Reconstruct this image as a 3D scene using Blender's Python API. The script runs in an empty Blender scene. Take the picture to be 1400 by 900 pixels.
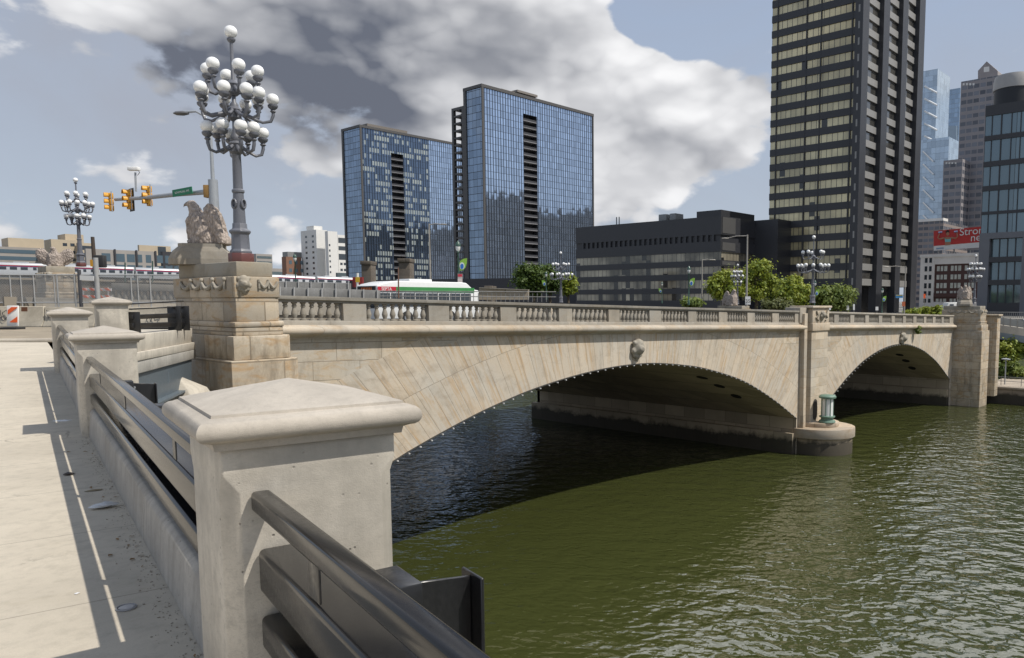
import bpy, bmesh, math, random
from mathutils import Vector, Matrix
from mathutils import noise as mnoise
random.seed(7)
scene = bpy.context.scene
R = math.radians

# ------------------------------------------------------------------ camera
ZE = 11.92                      # eye height above the river (z = 0)
AZ, PITCH, FPX, PX, PY = R(39.9), R(5.4), 1060.0, 860.0, 512.0
cam_d = bpy.data.cameras.new('camera')
cam = bpy.data.objects.new('camera', cam_d)
scene.collection.objects.link(cam)
cam.location = (0, 0, ZE)
cam.rotation_euler = (R(90) - PITCH, 0, AZ - R(90))
cam_d.sensor_width = 36.0
cam_d.lens = FPX / 1400 * 36
cam_d.shift_x = (700 - PX) / 1400
cam_d.shift_y = (PY - 450) / 1400
cam_d.clip_start = 0.05
cam_d.clip_end = 9000
scene.camera = cam

# ------------------------------------------------------------------ sky and sun
SUN_AZ, SUN_EL = R(-68), R(54)
SKY = 0.085
def build_world():
    w = bpy.data.worlds.new('World'); scene.world = w; w.use_nodes = True
    nt = w.node_tree; nt.nodes.clear()
    def nd(t, **k):
        n = nt.nodes.new(t)
        for a, b in k.items(): setattr(n, a, b)
        return n
    def lk(s, d):
        if hasattr(s, 'is_output'): nt.links.new(s, d)
        else: d.default_value = s
    def M(op, a, b=0.0, c=0.0, clamp=False):
        n = nd('ShaderNodeMath', operation=op, use_clamp=clamp)
        lk(a, n.inputs[0]); lk(b, n.inputs[1]); lk(c, n.inputs[2]); return n.outputs[0]
    def mr(v, a, b, c=0.0, d=1.0, smooth=True):
        n = nd('ShaderNodeMapRange', interpolation_type='SMOOTHSTEP' if smooth else 'LINEAR')
        lk(v, n.inputs[0])
        for i, x in enumerate((a, b, c, d)): lk(x, n.inputs[i + 1])
        return n.outputs[0]
    def mix(f, a, b):
        n = nd('ShaderNodeMix', data_type='RGBA')
        lk(f, n.inputs[0]); lk(a, n.inputs[6]); lk(b, n.inputs[7]); return n.outputs[2]
    sky = nd('ShaderNodeTexSky', sky_type='NISHITA', sun_disc=False, sun_elevation=SUN_EL,
             sun_rotation=R(90) - SUN_AZ, air_density=1.0, dust_density=2.2, ozone_density=1.3)
    tc = nd('ShaderNodeTexCoord'); d = tc.outputs['Generated']
    sep = nd('ShaderNodeSeparateXYZ'); nt.links.new(d, sep.inputs[0])
    # cloud space: compress heights near the horizon like a flat cloud layer seen from below
    stretch = nd('ShaderNodeVectorMath', operation='MULTIPLY'); lk(d, stretch.inputs[0]); stretch.inputs[1].default_value = (1, 1, 1.75)
    def fbm(vec, scale, detail, rough=0.55, dist=0.0):
        n = nd('ShaderNodeTexNoise'); lk(vec, n.inputs['Vector'])
        n.inputs['Scale'].default_value = scale; n.inputs['Detail'].default_value = detail
        n.inputs['Roughness'].default_value = rough; n.inputs['Distortion'].default_value = dist
        return n.outputs['Fac']
    def off(vec, o):
        n = nd('ShaderNodeVectorMath', operation='ADD'); lk(vec, n.inputs[0]); n.inputs[1].default_value = o; return n.outputs[0]
    def blob(az, el, ra, re, amp):
        """soft elliptical mass of cloud round a compass direction"""
        a = nd('ShaderNodeMath', operation='ARCTAN2'); lk(sep.outputs[1], a.inputs[0]); lk(sep.outputs[0], a.inputs[1])
        da = M('DIVIDE', M('SUBTRACT', a.outputs[0], R(az)), R(ra))
        e = M('ARCSINE', sep.outputs[2])
        de = M('DIVIDE', M('SUBTRACT', e, R(el)), R(re))
        q = M('ADD', M('MULTIPLY', da, da), M('MULTIPLY', de, de))
        return M('MULTIPLY', mr(q, 1.6, 0.0), amp)
    sv = stretch.outputs[0]; puffs = []
    def dens(vec):
        nz = M('ADD', M('MULTIPLY', M('SUBTRACT', fbm(vec, 4.6, 9, 0.55, 0.1), 0.5), 1.55), 0.5)
        warp = nd('ShaderNodeTexNoise'); lk(vec, warp.inputs['Vector']); warp.inputs['Scale'].default_value = 9; warp.inputs['Detail'].default_value = 4
        wv = nd('ShaderNodeVectorMath', operation='MULTIPLY_ADD'); lk(warp.outputs['Color'], wv.inputs[0]); wv.inputs[1].default_value = (0.09, 0.09, 0.09); lk(vec, wv.inputs[2])
        for sc, wt in ((13.0, 0.17), (30.0, 0.09)):               # cauliflower heads
            v = nd('ShaderNodeTexVoronoi', feature='F1'); lk(wv.outputs[0], v.inputs['Vector']); v.inputs['Scale'].default_value = sc
            nz = M('ADD', nz, M('MULTIPLY', M('SUBTRACT', 0.5, v.outputs['Distance']), wt)); puffs.append(v.outputs['Distance'])
        return nz
    def soft(vec): return fbm(vec, 6.5, 3, 0.5, 0.1)
    masses = CLOUDS
    acc = 0.0
    for b in masses: acc = M('ADD', acc, blob(*b))
    acc2 = 0.0
    for b in DARKS: acc2 = M('ADD', acc2, blob(*b))
    base = M('ADD', dens(sv), acc)
    lowd = soft(sv); up = soft(off(sv, (0.012, -0.02, 0.05)))
    cover = mr(base, 0.655, 0.77)
    # thin high veil
    veil = M('ADD', mr(fbm(stretch.outputs[0], 2.3, 5, 0.6, 0.6), 0.35, 0.72, 0.0, 0.5), M('ADD', blob(73, 14, 12, 9, 0.55), blob(50, 9, 16, 5, 0.35)), clamp=True)
    shade = mr(M('SUBTRACT', up, lowd), -0.10, 0.12)            # 0 = lit side, 1 = own shade
    crease = M('MULTIPLY', mr(puffs[0], 0.22, 0.72, 0.0, 1.0), 0.25)
    crease = M('ADD', crease, M('MULTIPLY', mr(puffs[1], 0.25, 0.75, 0.0, 1.0), 0.12))
    thick = mr(base, 0.80, 1.05)
    dark = M('ADD', M('ADD', crease, M('MULTIPLY', shade, 0.42)), M('MULTIPLY', M('SUBTRACT', 1.0, thick), 0.10))
    dark = M('ADD', dark, M('MULTIPLY', acc2, mr(fbm(off(sv, (3.1, 1.7, 0.4)), 5.0, 6, 0.5), 0.28, 0.72, 0.50, 1.25, False)))
    dark = mr(dark, 0.0, 1.55, 0.0, 1.0, False)
    k = 1.0 / SKY
    cc = mix(dark, (0.90 * k, 0.90 * k, 0.91 * k, 1), (0.135 * k, 0.15 * k, 0.19 * k, 1))
    hz = mr(sep.outputs[2], 0.0, 0.42)
    # hazy summer air keeps the clear parts pale
    air = mix(0.78, sky.outputs[0], mix(hz, (0.50 * k, 0.57 * k, 0.67 * k, 1), (0.38 * k, 0.46 * k, 0.61 * k, 1)))
    s1 = mix(M('MULTIPLY', veil, 0.85), air, (0.36 * k, 0.385 * k, 0.45 * k, 1))
    cloud_boost = M('ADD', 1.0, blob(18, 38, 38, 18, 2.6))            # added unseen cloud above the frame, overbright to reflect in the water
    gl = nd('ShaderNodeVectorMath', operation='SCALE'); lk(cc, gl.inputs[0]); lk(cloud_boost, gl.inputs['Scale'])
    s2 = mix(cover, s1, gl.outputs[0])
    bg = nd('ShaderNodeBackground'); lk(s2, bg.inputs[0]); bg.inputs[1].default_value = SKY
    out = nd('ShaderNodeOutputWorld'); nt.links.new(bg.outputs[0], out.inputs[0])
# compass azimuth (from +X), elevation, half widths, weight
CLOUDS = [(57, 17.5, 16, 8.0, 0.46), (47.5, 18.0, 6.5, 6.5, 0.34), (40.0, 13.2, 7.0, 4.4, 0.46), (34, 12.6, 5.5, 3.4, 0.34), (45, 11, 7, 5.0, 0.20), (37.5, 8.6, 4, 1.6, 0.22), (41, 7.2, 5, 1.6, 0.18), (52, 9, 9, 4, 0.06), (39.3, 17.0, 2.2, 2.0, 0.22), (35, 19.5, 6, 2.8, -0.35), (30, 6.5, 6, 3, -0.2),
          (78, 4.6, 4.5, 1.7, 0.22), (66, 4.0, 6, 1.6, 0.15), (62, 8.0, 5, 3.6, 0.16), (69.5, 12.5, 3.0, 3.5, 0.14), (59, 3.0, 6, 1.6, 0.16),
          (95, 12, 10, 4, 0.15), (20, 36, 34, 15, 0.50), (-25, 28, 30, 14, 0.26), (150, 25, 40, 12, 0.16), (-100, 22, 40, 12, 0.22), (-140, 30, 40, 14, 0.15)]  # the heaviest mass here is unseen, added to brighten the water's reflection
DARKS = [(63, 15.2, 9, 5.0, 0.72), (54, 16.5, 11, 5.0, 0.55), (69, 14.0, 4, 3.0, 0.35), (52, 19.5, 6, 3.0, 0.25), (41, 10.2, 8, 2.8, 0.42), (69, 11.2, 2.6, 1.8, 0.40), (60, 10.5, 9, 3.5, 0.25)]
build_world()
sun_d = bpy.data.lights.new('sun', 'SUN'); sun_d.energy = 4.0; sun_d.angle = R(0.53); sun_d.color = (1.0, 0.945, 0.86)
sun = bpy.data.objects.new('sun', sun_d); scene.collection.objects.link(sun)
sv_ = Vector((math.cos(SUN_AZ) * math.cos(SUN_EL), math.sin(SUN_AZ) * math.cos(SUN_EL), math.sin(SUN_EL)))
sun.rotation_euler = sv_.to_track_quat('Z', 'Y').to_euler(); sun.location = sv_ * 60
vs = scene.view_settings
vs.view_transform = 'Standard'; vs.look = 'None'; vs.exposure = 0.12; vs.gamma = 1.0; vs.use_curve_mapping = False

# ------------------------------------------------------------------ places: pixel rays met with planes of the place
FH = Vector((math.cos(AZ), math.sin(AZ), 0)); RH = Vector((math.sin(AZ), -math.cos(AZ), 0)); UZ = Vector((0, 0, 1))
EYE = Vector((0, 0, ZE))
def ray(u, v):
    x = (u - PX) / FPX; y = -(v - PY) / FPX
    return FH * (math.cos(PITCH) + y * math.sin(PITCH)) + RH * x + UZ * (-math.sin(PITCH) + y * math.cos(PITCH))
def atY(u, v, y): d = ray(u, v); return EYE + d * (y / d.y)
def atX(u, v, x): d = ray(u, v); return EYE + d * (x / d.x)
def atZ(u, v, z): d = ray(u, v); return EYE + d * ((z - ZE) / d.z)
def atD(u, v, dep): d = ray(u, v); return EYE + d * (dep / d.dot(FH))

# ------------------------------------------------------------------ mesh building
class MB:
    def __init__(s): s.v = []; s.f = []; s.m = []; s.uv = {}
    def face(s, pts, m=0, uv=None):
        b = len(s.v); s.v += [Vector(p) for p in pts]; s.f.append(tuple(range(b, b + len(pts)))); s.m.append(m)
        if uv: s.uv[len(s.f) - 1] = uv
        return s
    def box(s, x0, x1, y0, y1, z0, z1, m=0):
        return s.obox(Vector(((x0 + x1) / 2, (y0 + y1) / 2, (z0 + z1) / 2)), Vector(((x1 - x0) / 2, 0, 0)), Vector((0, (y1 - y0) / 2, 0)), Vector((0, 0, (z1 - z0) / 2)), m)
    def obox(s, c, a, b, d, m=0):
        k = len(s.v); c = Vector(c)
        for sx, sy, sz in ((-1,-1,-1),(1,-1,-1),(1,1,-1),(-1,1,-1),(-1,-1,1),(1,-1,1),(1,1,1),(-1,1,1)):
            s.v.append(c + a * sx + b * sy + d * sz)
        for f in ((3,2,1,0),(4,5,6,7),(0,1,5,4),(1,2,6,5),(2,3,7,6),(3,0,4,7)):
            s.f.append(tuple(k + i for i in f)); s.m.append(m)
        return s
    def prism(s, pts, off, m=0, caps=True):
        k = len(s.v); n = len(pts); pts = [Vector(p) for p in pts]; off = Vector(off)
        s.v += pts + [p + off for p in pts]
        if caps: s.f.append(tuple(range(k, k + n))); s.m.append(m); s.f.append(tuple(range(k + 2 * n - 1, k + n - 1, -1))); s.m.append(m)
        for i in range(n):
            j = (i + 1) % n; s.f.append((k + i, k + n + i, k + n + j, k + j)); s.m.append(m)
        return s
    def rings(s, rings, m=0, cap=True, closed=True):
        """loft through rings of equal count"""
        k = len(s.v); n = len(rings[0])
        for r in rings: s.v += [Vector(p) for p in r]
        for a in range(len(rings) - 1):
            for i in range(n if closed else n - 1):
                j = (i + 1) % n
                s.f.append((k + a * n + i, k + a * n + j, k + (a + 1) * n + j, k + (a + 1) * n + i)); s.m.append(m)
        if cap:
            s.f.append(tuple(k + i for i in range(n - 1, -1, -1))); s.m.append(m)
            b = k + (len(rings) - 1) * n; s.f.append(tuple(b + i for i in range(n))); s.m.append(m)
        return s
    def tube(s, path, rad, seg=8, m=0):
        path = [Vector(p) for p in path]; n = len(path)
        if not isinstance(rad, (list, tuple)): rad = [rad] * n
        rs = []; prev = None
        for i, p in enumerate(path):
            t = (path[min(i + 1, n - 1)] - path[max(i - 1, 0)]).normalized()
            if prev is None:
                a = t.orthogonal().normalized()
            else:
                a = (prev - t * prev.dot(t)).normalized()
            prev = a; b = t.cross(a)
            rs.append([p + (a * math.cos(2 * math.pi * q / seg) + b * math.sin(2 * math.pi * q / seg)) * rad[i] for q in range(seg)])
        return s.rings(rs, m)
    def lathe(s, prof, c=(0, 0, 0), seg=12, m=0, phase=0.0):
        c = Vector(c)
        return s.rings([[c + Vector((max(r, 1e-4) * math.cos(phase + 2 * math.pi * q / seg), max(r, 1e-4) * math.sin(phase + 2 * math.pi * q / seg), z)) for q in range(seg)] for r, z in prof], m)
    def ball(s, c, r, seg=14, rows=9, m=0, sq=(1, 1, 1)):
        c = Vector(c); rs = []
        for i in range(rows + 1):
            t = -math.pi / 2 + math.pi * i / rows
            rr = max(math.cos(t), 0.002)
            rs.append([c + Vector((rr * math.cos(2 * math.pi * q / seg) * r * sq[0], rr * math.sin(2 * math.pi * q / seg) * r * sq[1], math.sin(t) * r * sq[2])) for q in range(seg)])
        return s.rings(rs, m)
    def mesh(s, name, mats, smooth=None, bevel=0.0, segs=2, recalc=True):
        me = bpy.data.meshes.new(name)
        me.from_pydata([tuple(p) for p in s.v], [], s.f)
        me.polygons.foreach_set('material_index', s.m)
        if s.uv:
            ul = me.uv_layers.new(name='UVMap')
            for fi, uvs in s.uv.items():
                p = me.polygons[fi]
                for li, uv in zip(p.loop_indices, uvs): ul.data[li].uv = uv
        if bevel or recalc:
            bm = bmesh.new(); bm.from_mesh(me)
            if recalc: bmesh.ops.recalc_face_normals(bm, faces=bm.faces)
            if bevel:
                es = [e for e in bm.edges if len(e.link_faces) == 2 and e.calc_face_angle(0) > R(35)]
                bmesh.ops.bevel(bm, geom=es, offset=bevel, segments=segs, profile=0.5, affect='EDGES', clamp_overlap=True)
            bm.to_mesh(me); bm.free()
        for m in (mats if isinstance(mats, (list, tuple)) else [mats]): me.materials.append(m)
        if smooth is not None or bevel:
            me.polygons.foreach_set('use_smooth', [True] * len(me.polygons))
            me.set_sharp_from_angle(angle=R(smooth if smooth is not None else 40))
        me.update()
        return me
    def obj(s, name, mats, parent=None, smooth=None, bevel=0.0, segs=2, recalc=True):
        return link(name, s.mesh(name, mats, smooth, bevel, segs, recalc), parent)
def link(name, data, parent=None):
    o = bpy.data.objects.new(name, data); scene.collection.objects.link(o)
    if parent is not None:
        o.parent = parent
        o.matrix_parent_inverse = parent_inv(parent)
    return o
def world_of(o):
    m = Matrix.LocRotScale(o.location, o.rotation_euler, o.scale)
    return (world_of(o.parent) @ o.matrix_parent_inverse @ m) if o.parent else m
def parent_inv(p): return world_of(p).inverted()
def tag(o, label, cat, group=None, kind=None):
    o['label'] = label; o['category'] = cat
    if group: o['group'] = group
    if kind: o['kind'] = kind
    return o
def thing(name, label, cat, loc=(0, 0, 0), group=None):
    """an Empty at the base of a thing; parts are built in world space and keep their place"""
    o = bpy.data.objects.new(name, None); scene.collection.objects.link(o); o.location = loc; o.empty_display_size = 0.3
    return tag(o, label, cat, group)
def local_thing(name, label, cat, group=None):
    return thing(name, label, cat, (0, 0, 0), group)
def copy_tree(o, parent=None):
    c = o.copy(); scene.collection.objects.link(c)
    if parent is not None: c.parent = parent; c.matrix_parent_inverse = o.matrix_parent_inverse
    for ch in list(o.children): copy_tree(ch, c)
    return c
def struct(o): o['kind'] = 'structure'; return o
def text_mesh(s, size, depth=0.01):
    cu = bpy.data.curves.new('lettering', 'FONT'); cu.body = s; cu.size = size; cu.extrude = depth; cu.align_x = 'CENTER'; cu.align_y = 'CENTER'
    o = bpy.data.objects.new('lettering', cu); scene.collection.objects.link(o)
    dg = bpy.context.evaluated_depsgraph_get()
    me = bpy.data.meshes.new_from_object(o.evaluated_get(dg)); bpy.data.objects.remove(o); bpy.data.curves.remove(cu)
    return me
def frame_mat(origin, x, up):
    """matrix whose local X runs along x, local Y along up, local Z out of the face"""
    x = Vector(x).normalized(); up = Vector(up).normalized(); z = x.cross(up)
    return Matrix(((x.x, up.x, z.x, origin[0]), (x.y, up.y, z.y, origin[1]), (x.z, up.z, z.z, origin[2]), (0, 0, 0, 1)))
def bake(mb_or_mesh, M):
    mb_or_mesh.transform(M); return mb_or_mesh

# ------------------------------------------------------------------ materials
class NT:
    def __init__(s, name):
        s.mat = bpy.data.materials.new(name); s.mat.use_nodes = True
        s.nt = s.mat.node_tree; s.b = s.nt.nodes['Principled BSDF']; s.out = s.nt.nodes['Material Output']
    def nd(s, t, **k):
        n = s.nt.nodes.new(t)
        for a, b in k.items(): setattr(n, a, b)
        return n
    def lk(s, src, dst):
        if hasattr(src, 'is_output'): s.nt.links.new(src, dst)
        else: dst.default_value = src
    def M(s, op, a, b=0.0, c=0.0, clamp=False):
        n = s.nd('ShaderNodeMath', operation=op, use_clamp=clamp); s.lk(a, n.inputs[0]); s.lk(b, n.inputs[1]); s.lk(c, n.inputs[2]); return n.outputs[0]
    def mr(s, v, a, b, c=0.0, d=1.0):
        n = s.nd('ShaderNodeMapRange'); s.lk(v, n.inputs[0])
        for i, x in enumerate((a, b, c, d)): s.lk(x, n.inputs[i + 1])
        return n.outputs[0]
    def mix(s, f, a, b, mode='MIX'):
        n = s.nd('ShaderNodeMix', data_type='RGBA', blend_type=mode); s.lk(f, n.inputs[0]); s.lk(col(a), n.inputs[6]); s.lk(col(b), n.inputs[7]); return n.outputs[2]
    def pos(s): return s.nd('ShaderNodeNewGeometry').outputs['Position']
    def objc(s): return s.nd('ShaderNodeTexCoord').outputs['Object']
    def uvc(s): return s.nd('ShaderNodeTexCoord').outputs['UV']
    def sep(s, v): n = s.nd('ShaderNodeSeparateXYZ'); s.lk(v, n.inputs[0]); return n.outputs
    def comb(s, x, y, z=0.0): n = s.nd('ShaderNodeCombineXYZ'); s.lk(x, n.inputs[0]); s.lk(y, n.inputs[1]); s.lk(z, n.inputs[2]); return n.outputs[0]
    def vm(s, op, a, b): n = s.nd('ShaderNodeVectorMath', operation=op); s.lk(a, n.inputs[0]); s.lk(b, n.inputs[1]); return n.outputs[0]
    def noise(s, v, scale, detail=4, rough=0.55, dist=0.0):
        n = s.nd('ShaderNodeTexNoise'); s.lk(v, n.inputs['Vector']); n.inputs['Scale'].default_value = scale
        n.inputs['Detail'].default_value = detail; n.inputs['Roughness'].default_value = rough; n.inputs['Distortion'].default_value = dist
        return n.outputs['Fac']
    def white(s, v): n = s.nd('ShaderNodeTexWhiteNoise'); s.lk(v, n.inputs['Vector']); return n.outputs['Value']
    def bump(s, h, strength=0.3, dist=0.02):
        n = s.nd('ShaderNodeBump'); s.lk(h, n.inputs['Height']); n.inputs['Strength'].default_value = strength; n.inputs['Distance'].default_value = dist
        s.nt.links.new(n.outputs[0], s.b.inputs['Normal']); return n
    def set(s, **k):
        for a, b in k.items():
            nm = {'color': 'Base Color', 'rough': 'Roughness', 'metal': 'Metallic', 'ior': 'IOR', 'coat': 'Coat Weight', 'spec': 'Specular IOR Level', 'coatr': 'Coat Roughness', 'trans': 'Transmission Weight', 'alpha': 'Alpha', 'sss': 'Subsurface Weight'}[a]
            s.lk(col(b) if a == 'color' else b, s.b.inputs[nm])
        return s
def col(c):
    if isinstance(c, (tuple, list)) and len(c) == 3: return (c[0], c[1], c[2], 1.0)
    return c
def m_plain(name, c, rough=0.6, metal=0.0, var=0.12, scale=3.0, bump=0.0, **k):
    n = NT(name); p = n.pos()
    f = n.noise(p, scale, 5, 0.6)
    n.set(color=n.mix(f, tuple(x * (1 - var * 1.6) for x in c), tuple(min(1, x * (1 + var * 1.6)) for x in c)), rough=rough, metal=metal, **k)
    if bump: n.bump(n.noise(p, scale * 12, 4), bump, 0.01)
    return n.mat
def m_concrete(name, c, stain=0.5, scale=1.0, streak=False, pits=True):
    n = NT(name); p = n.pos()
    a = n.noise(p, 1.3 * scale, 6, 0.62); b = n.noise(p, 14 * scale, 5, 0.65); g = n.noise(p, 160 * scale, 2)
    dark = tuple(x * 0.62 for x in c); light = tuple(min(1, x * 1.16) for x in c)
    c1 = n.mix(n.mr(a, 0.36, 0.64), tuple(x * (1 - 0.26 * stain) for x in c), light)
    c2 = n.mix(n.mr(b, 0.48, 0.78, 0, 0.75 * stain), c1, dark)
    c3 = n.mix(n.mr(g, 0.35, 0.75, 0, 0.22), c2, tuple(x * 0.7 for x in c))
    if streak:
        q = n.sep(p)
        sv = n.comb(n.M('MULTIPLY', n.M('ADD', q[0], q[1]), 5.0), n.M('MULTIPLY', q[2], 0.35), 0)
        st = n.mr(n.noise(sv, 1.4, 6, 0.7), 0.47, 0.70, 0, 0.6)
        c3 = n.mix(st, c3, tuple(x * 0.62 for x in c))
    sw = n.noise(n.vm('MULTIPLY', p, (1, 1, 2.6)), 24, 5, 0.75, 2.0)
    c3 = n.mix(n.mr(sw, 0.545, 0.60, 0, 0.34 * stain), c3, tuple(x * 0.66 for x in c))
    h = n.M('ADD', n.M('ADD', n.M('MULTIPLY', b, 0.5), n.M('MULTIPLY', g, 0.25)), n.M('MULTIPLY', sw, 0.06))
    if pits:
        vo = n.nd('ShaderNodeTexVoronoi'); n.lk(p, vo.inputs['Vector']); vo.inputs['Scale'].default_value = 17 * scale
        pit = n.M('MULTIPLY', n.mr(vo.outputs['Distance'], 0.06, 0.13, 1.0, 0.0), n.mr(n.noise(p, 3.1, 2), 0.44, 0.52))
        c3 = n.mix(n.M('MULTIPLY', pit, 0.8), c3, tuple(x * 0.3 for x in c)); h = n.M('SUBTRACT', h, n.M('MULTIPLY', pit, 0.8))
    n.set(color=c3, rough=0.85); n.bump(h, 0.40, 0.009)
    return n.mat
def m_stone(name, c, bw=1.3, bh=0.55, use_uv=False, ochre=0.5, soot=0.4, mortar=0.012, vertical=False, off=0.5, tone_lo=0.80):
    """dressed sandstone blocks with ochre veins and old soot"""
    n = NT(name); p = n.pos()
    if use_uv: v = n.uvc()
    else:
        q = n.sep(p); v = n.comb(n.M('ADD', q[0], q[1]), q[2], 0)
    br = n.nd('ShaderNodeTexBrick', offset=off); n.lk(v, br.inputs['Vector'])
    for k, x in (('Scale', 1.0), ('Mortar Size', mortar), ('Mortar Smooth', 0.3), ('Bias', 0.0), ('Brick Width', bw), ('Row Height', bh)): br.inputs[k].default_value = x
    br.inputs['Color1'].default_value = (0, 0, 0, 1); br.inputs['Color2'].default_value = (1, 1, 1, 1); br.inputs['Mortar'].default_value = (0.5, 0.5, 0.5, 1)
    tone = n.M('MULTIPLY', n.sep(br.outputs['Color'])[0], 1.0)
    vs_ = n.sep(v)
    if vertical: st = n.comb(n.M('MULTIPLY', vs_[0], 3.4), n.M('MULTIPLY', vs_[1], 0.22), n.M('MULTIPLY', tone, 2.0))
    else: st = n.comb(n.M('MULTIPLY', vs_[0], 0.9), n.M('MULTIPLY', vs_[1], 2.2), n.M('MULTIPLY', tone, 3.0))
    vein = n.noise(st, 1.1, 7, 0.65, 1.2)
    big = n.noise(p, 0.45, 5, 0.6)
    c1 = n.mix(tone, tuple(x * tone_lo for x in c), tuple(min(1, x * (2 - tone_lo) * 0.92 + x * 0.08) for x in c))
    grey = (c[1] * 0.98, c[1] * 0.98, c[1] * 0.92)
    c1 = n.mix(n.mr(big, 0.35, 0.7, 0, 0.55), c1, grey)
    och = (c[0] * 0.80, c[1] * 0.60, c[2] * 0.36)
    c2 = n.mix(n.M('MULTIPLY', n.mr(vein, 0.50, 0.72), ochre), c1, och)
    so = n.noise(n.comb(n.M('MULTIPLY', vs_[0], 1.7), n.M('MULTIPLY', vs_[1], 0.5), 3.3), 1.0, 7, 0.7)
    c3 = n.mix(n.M('MULTIPLY', n.mr(so, 0.52, 0.75), soot), c2, tuple(x * 0.33 for x in c))
    fine = n.noise(p, 22, 4, 0.7)
    c3 = n.mix(n.mr(fine, 0.4, 0.75, 0, 0.25), c3, tuple(x * 0.5 for x in c))
    blot = n.noise(n.vm('MULTIPLY', p, (1.0, 1.0, 1.5)), 1.1, 8, 0.72, 0.6)
    c3 = n.mix(n.M('MULTIPLY', n.mr(blot, 0.50, 0.72), 0.55), c3, (c[0] * 0.50, c[1] * 0.47, c[2] * 0.44))
    c4 = n.mix(n.M('MULTIPLY', br.outputs['Fac'], 0.8), c3, tuple(x * 0.42 for x in c))
    n.set(color=c4, rough=0.88)
    n.bump(n.M('SUBTRACT', n.M('MULTIPLY', fine, 0.4), n.M('MULTIPLY', br.outputs['Fac'], 0.8)), 0.5, 0.02)
    return n.mat
def m_wet_stone(name, c):
    """blocks stained by the tide: dark and slimy below, bare above"""
    n = NT(name); p = n.pos(); q = n.sep(p)
    v = n.comb(n.M('ADD', q[0], q[1]), q[2], 0)
    br = n.nd('ShaderNodeTexBrick'); n.lk(v, br.inputs['Vector'])
    for k, x in (('Scale', 1.0), ('Mortar Size', 0.02), ('Brick Width', 2.1), ('Row Height', 0.95)): br.inputs[k].default_value = x
    br.inputs['Color1'].default_value = (0.75, 0.75, 0.75, 1); br.inputs['Color2'].default_value = (1.1, 1.1, 1.1, 1); br.inputs['Mortar'].default_value = (0.5, 0.5, 0.5, 1)
    f = n.noise(p, 0.8, 6, 0.65)
    c1 = n.mix(1.0, n.mix(f, tuple(x * 0.6 for x in c), c), br.outputs['Color'], 'MULTIPLY')
    tide = n.mr(n.M('ADD', q[2], n.M('MULTIPLY', n.noise(p, 0.7, 6, 0.7), -1.6)), 0.55, 0.15)
    c2 = n.mix(n.M('MULTIPLY', tide, 0.9), c1, (0.022, 0.020, 0.014))
    n.set(color=c2, rough=0.75); n.bump(f, 0.5, 0.05)
    return n.mat
def m_glass_wall(name, tint, pw, ph, line=0.06, dark=(0.01, 0.012, 0.016), fin=0.0, blinds=0.0, hline=0.05, rough=0.06, metal=0.75, wob=0.004, spandrel=0.0):
    """curtain wall: UV in metres, panes pw x ph, each pane tilted a hair so reflections break up"""
    n = NT(name); uv = n.sep(n.uvc())
    gx = n.M('DIVIDE', uv[0], pw); gy = n.M('DIVIDE', uv[1], ph)
    fx = n.M('FRACT', gx); fy = n.M('FRACT', gy); ix = n.M('FLOOR', gx); iy = n.M('FLOOR', gy)
    r1 = n.white(n.comb(ix, iy, 0.0)); r2 = n.white(n.comb(ix, iy, 5.0)); r3 = n.white(n.comb(n.M('FLOOR', n.M('MULTIPLY', gx, 0.2)), iy, 9.0))
    lx = n.M('LESS_THAN', fx, line); ly = n.M('LESS_THAN', fy, hline)
    ln = n.M('MAXIMUM', lx, ly)
    c0 = n.mix(n.mr(r1, 0, 1, 0, 0.5), tint, tuple(x * 0.45 for x in tint))
    if spandrel: c0 = n.mix(n.M('GREATER_THAN', fy, 1 - spandrel), c0, tuple(x * 0.5 for x in tint))
    if fin:
        fm = n.M('GREATER_THAN', fx, 1 - fin); c0 = n.mix(fm, c0, tuple(x * 0.3 for x in tint))
    met = n.M('MULTIPLY', n.M('SUBTRACT', 1.0, ln), metal)
    if blinds:
        on = n.M('MULTIPLY', n.M('GREATER_THAN', n.M('ADD', n.M('MULTIPLY', r2, 0.55), n.M('MULTIPLY', r3, 0.6)), 1.15 - blinds), n.M('MULTIPLY', n.M('GREATER_THAN', fy, 0.34), n.M('GREATER_THAN', fx, 0.36)))
        c0 = n.mix(n.M('MULTIPLY', on, n.mr(r1, 0, 1, 0.45, 0.9)), c0, (0.40, 0.44, 0.41)); met = n.M('MULTIPLY', met, n.M('SUBTRACT', 1.0, n.M('MULTIPLY', on, 0.8)))
    c = n.mix(ln, c0, dark)
    n.set(color=c, metal=met, rough=n.mix(ln, (rough, rough, rough), (0.5, 0.5, 0.5)))
    # each pane leans a little
    g = n.nd('ShaderNodeNewGeometry').outputs['Normal']
    j = n.comb(n.M('MULTIPLY', n.M('SUBTRACT', r1, 0.5), wob), n.M('MULTIPLY', n.M('SUBTRACT', r3, 0.5), wob), n.M('MULTIPLY', n.M('SUBTRACT', r2, 0.5), wob))
    wv = n.nd('ShaderNodeVectorMath', operation='NORMALIZE'); n.lk(n.vm('ADD', g, j), wv.inputs[0])
    n.nt.links.new(wv.outputs[0], n.b.inputs['Normal'])
    return n.mat
def m_metal(name, c, rough=0.4, metal=0.0, coat=0.3, wear=0.1):
    n = NT(name); p = n.pos(); f = n.noise(p, 6, 5, 0.65); g = n.noise(p, 60, 3)
    n.set(color=n.mix(n.mr(f, 0.4, 0.75, 0, wear * 3), c, tuple(min(1, x * 1.4 + 0.006) for x in c)), rough=n.mr(g, 0.3, 0.7, rough * 0.8, rough * 1.3), metal=metal, coat=coat, coatr=0.15)
    return n.mat

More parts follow.
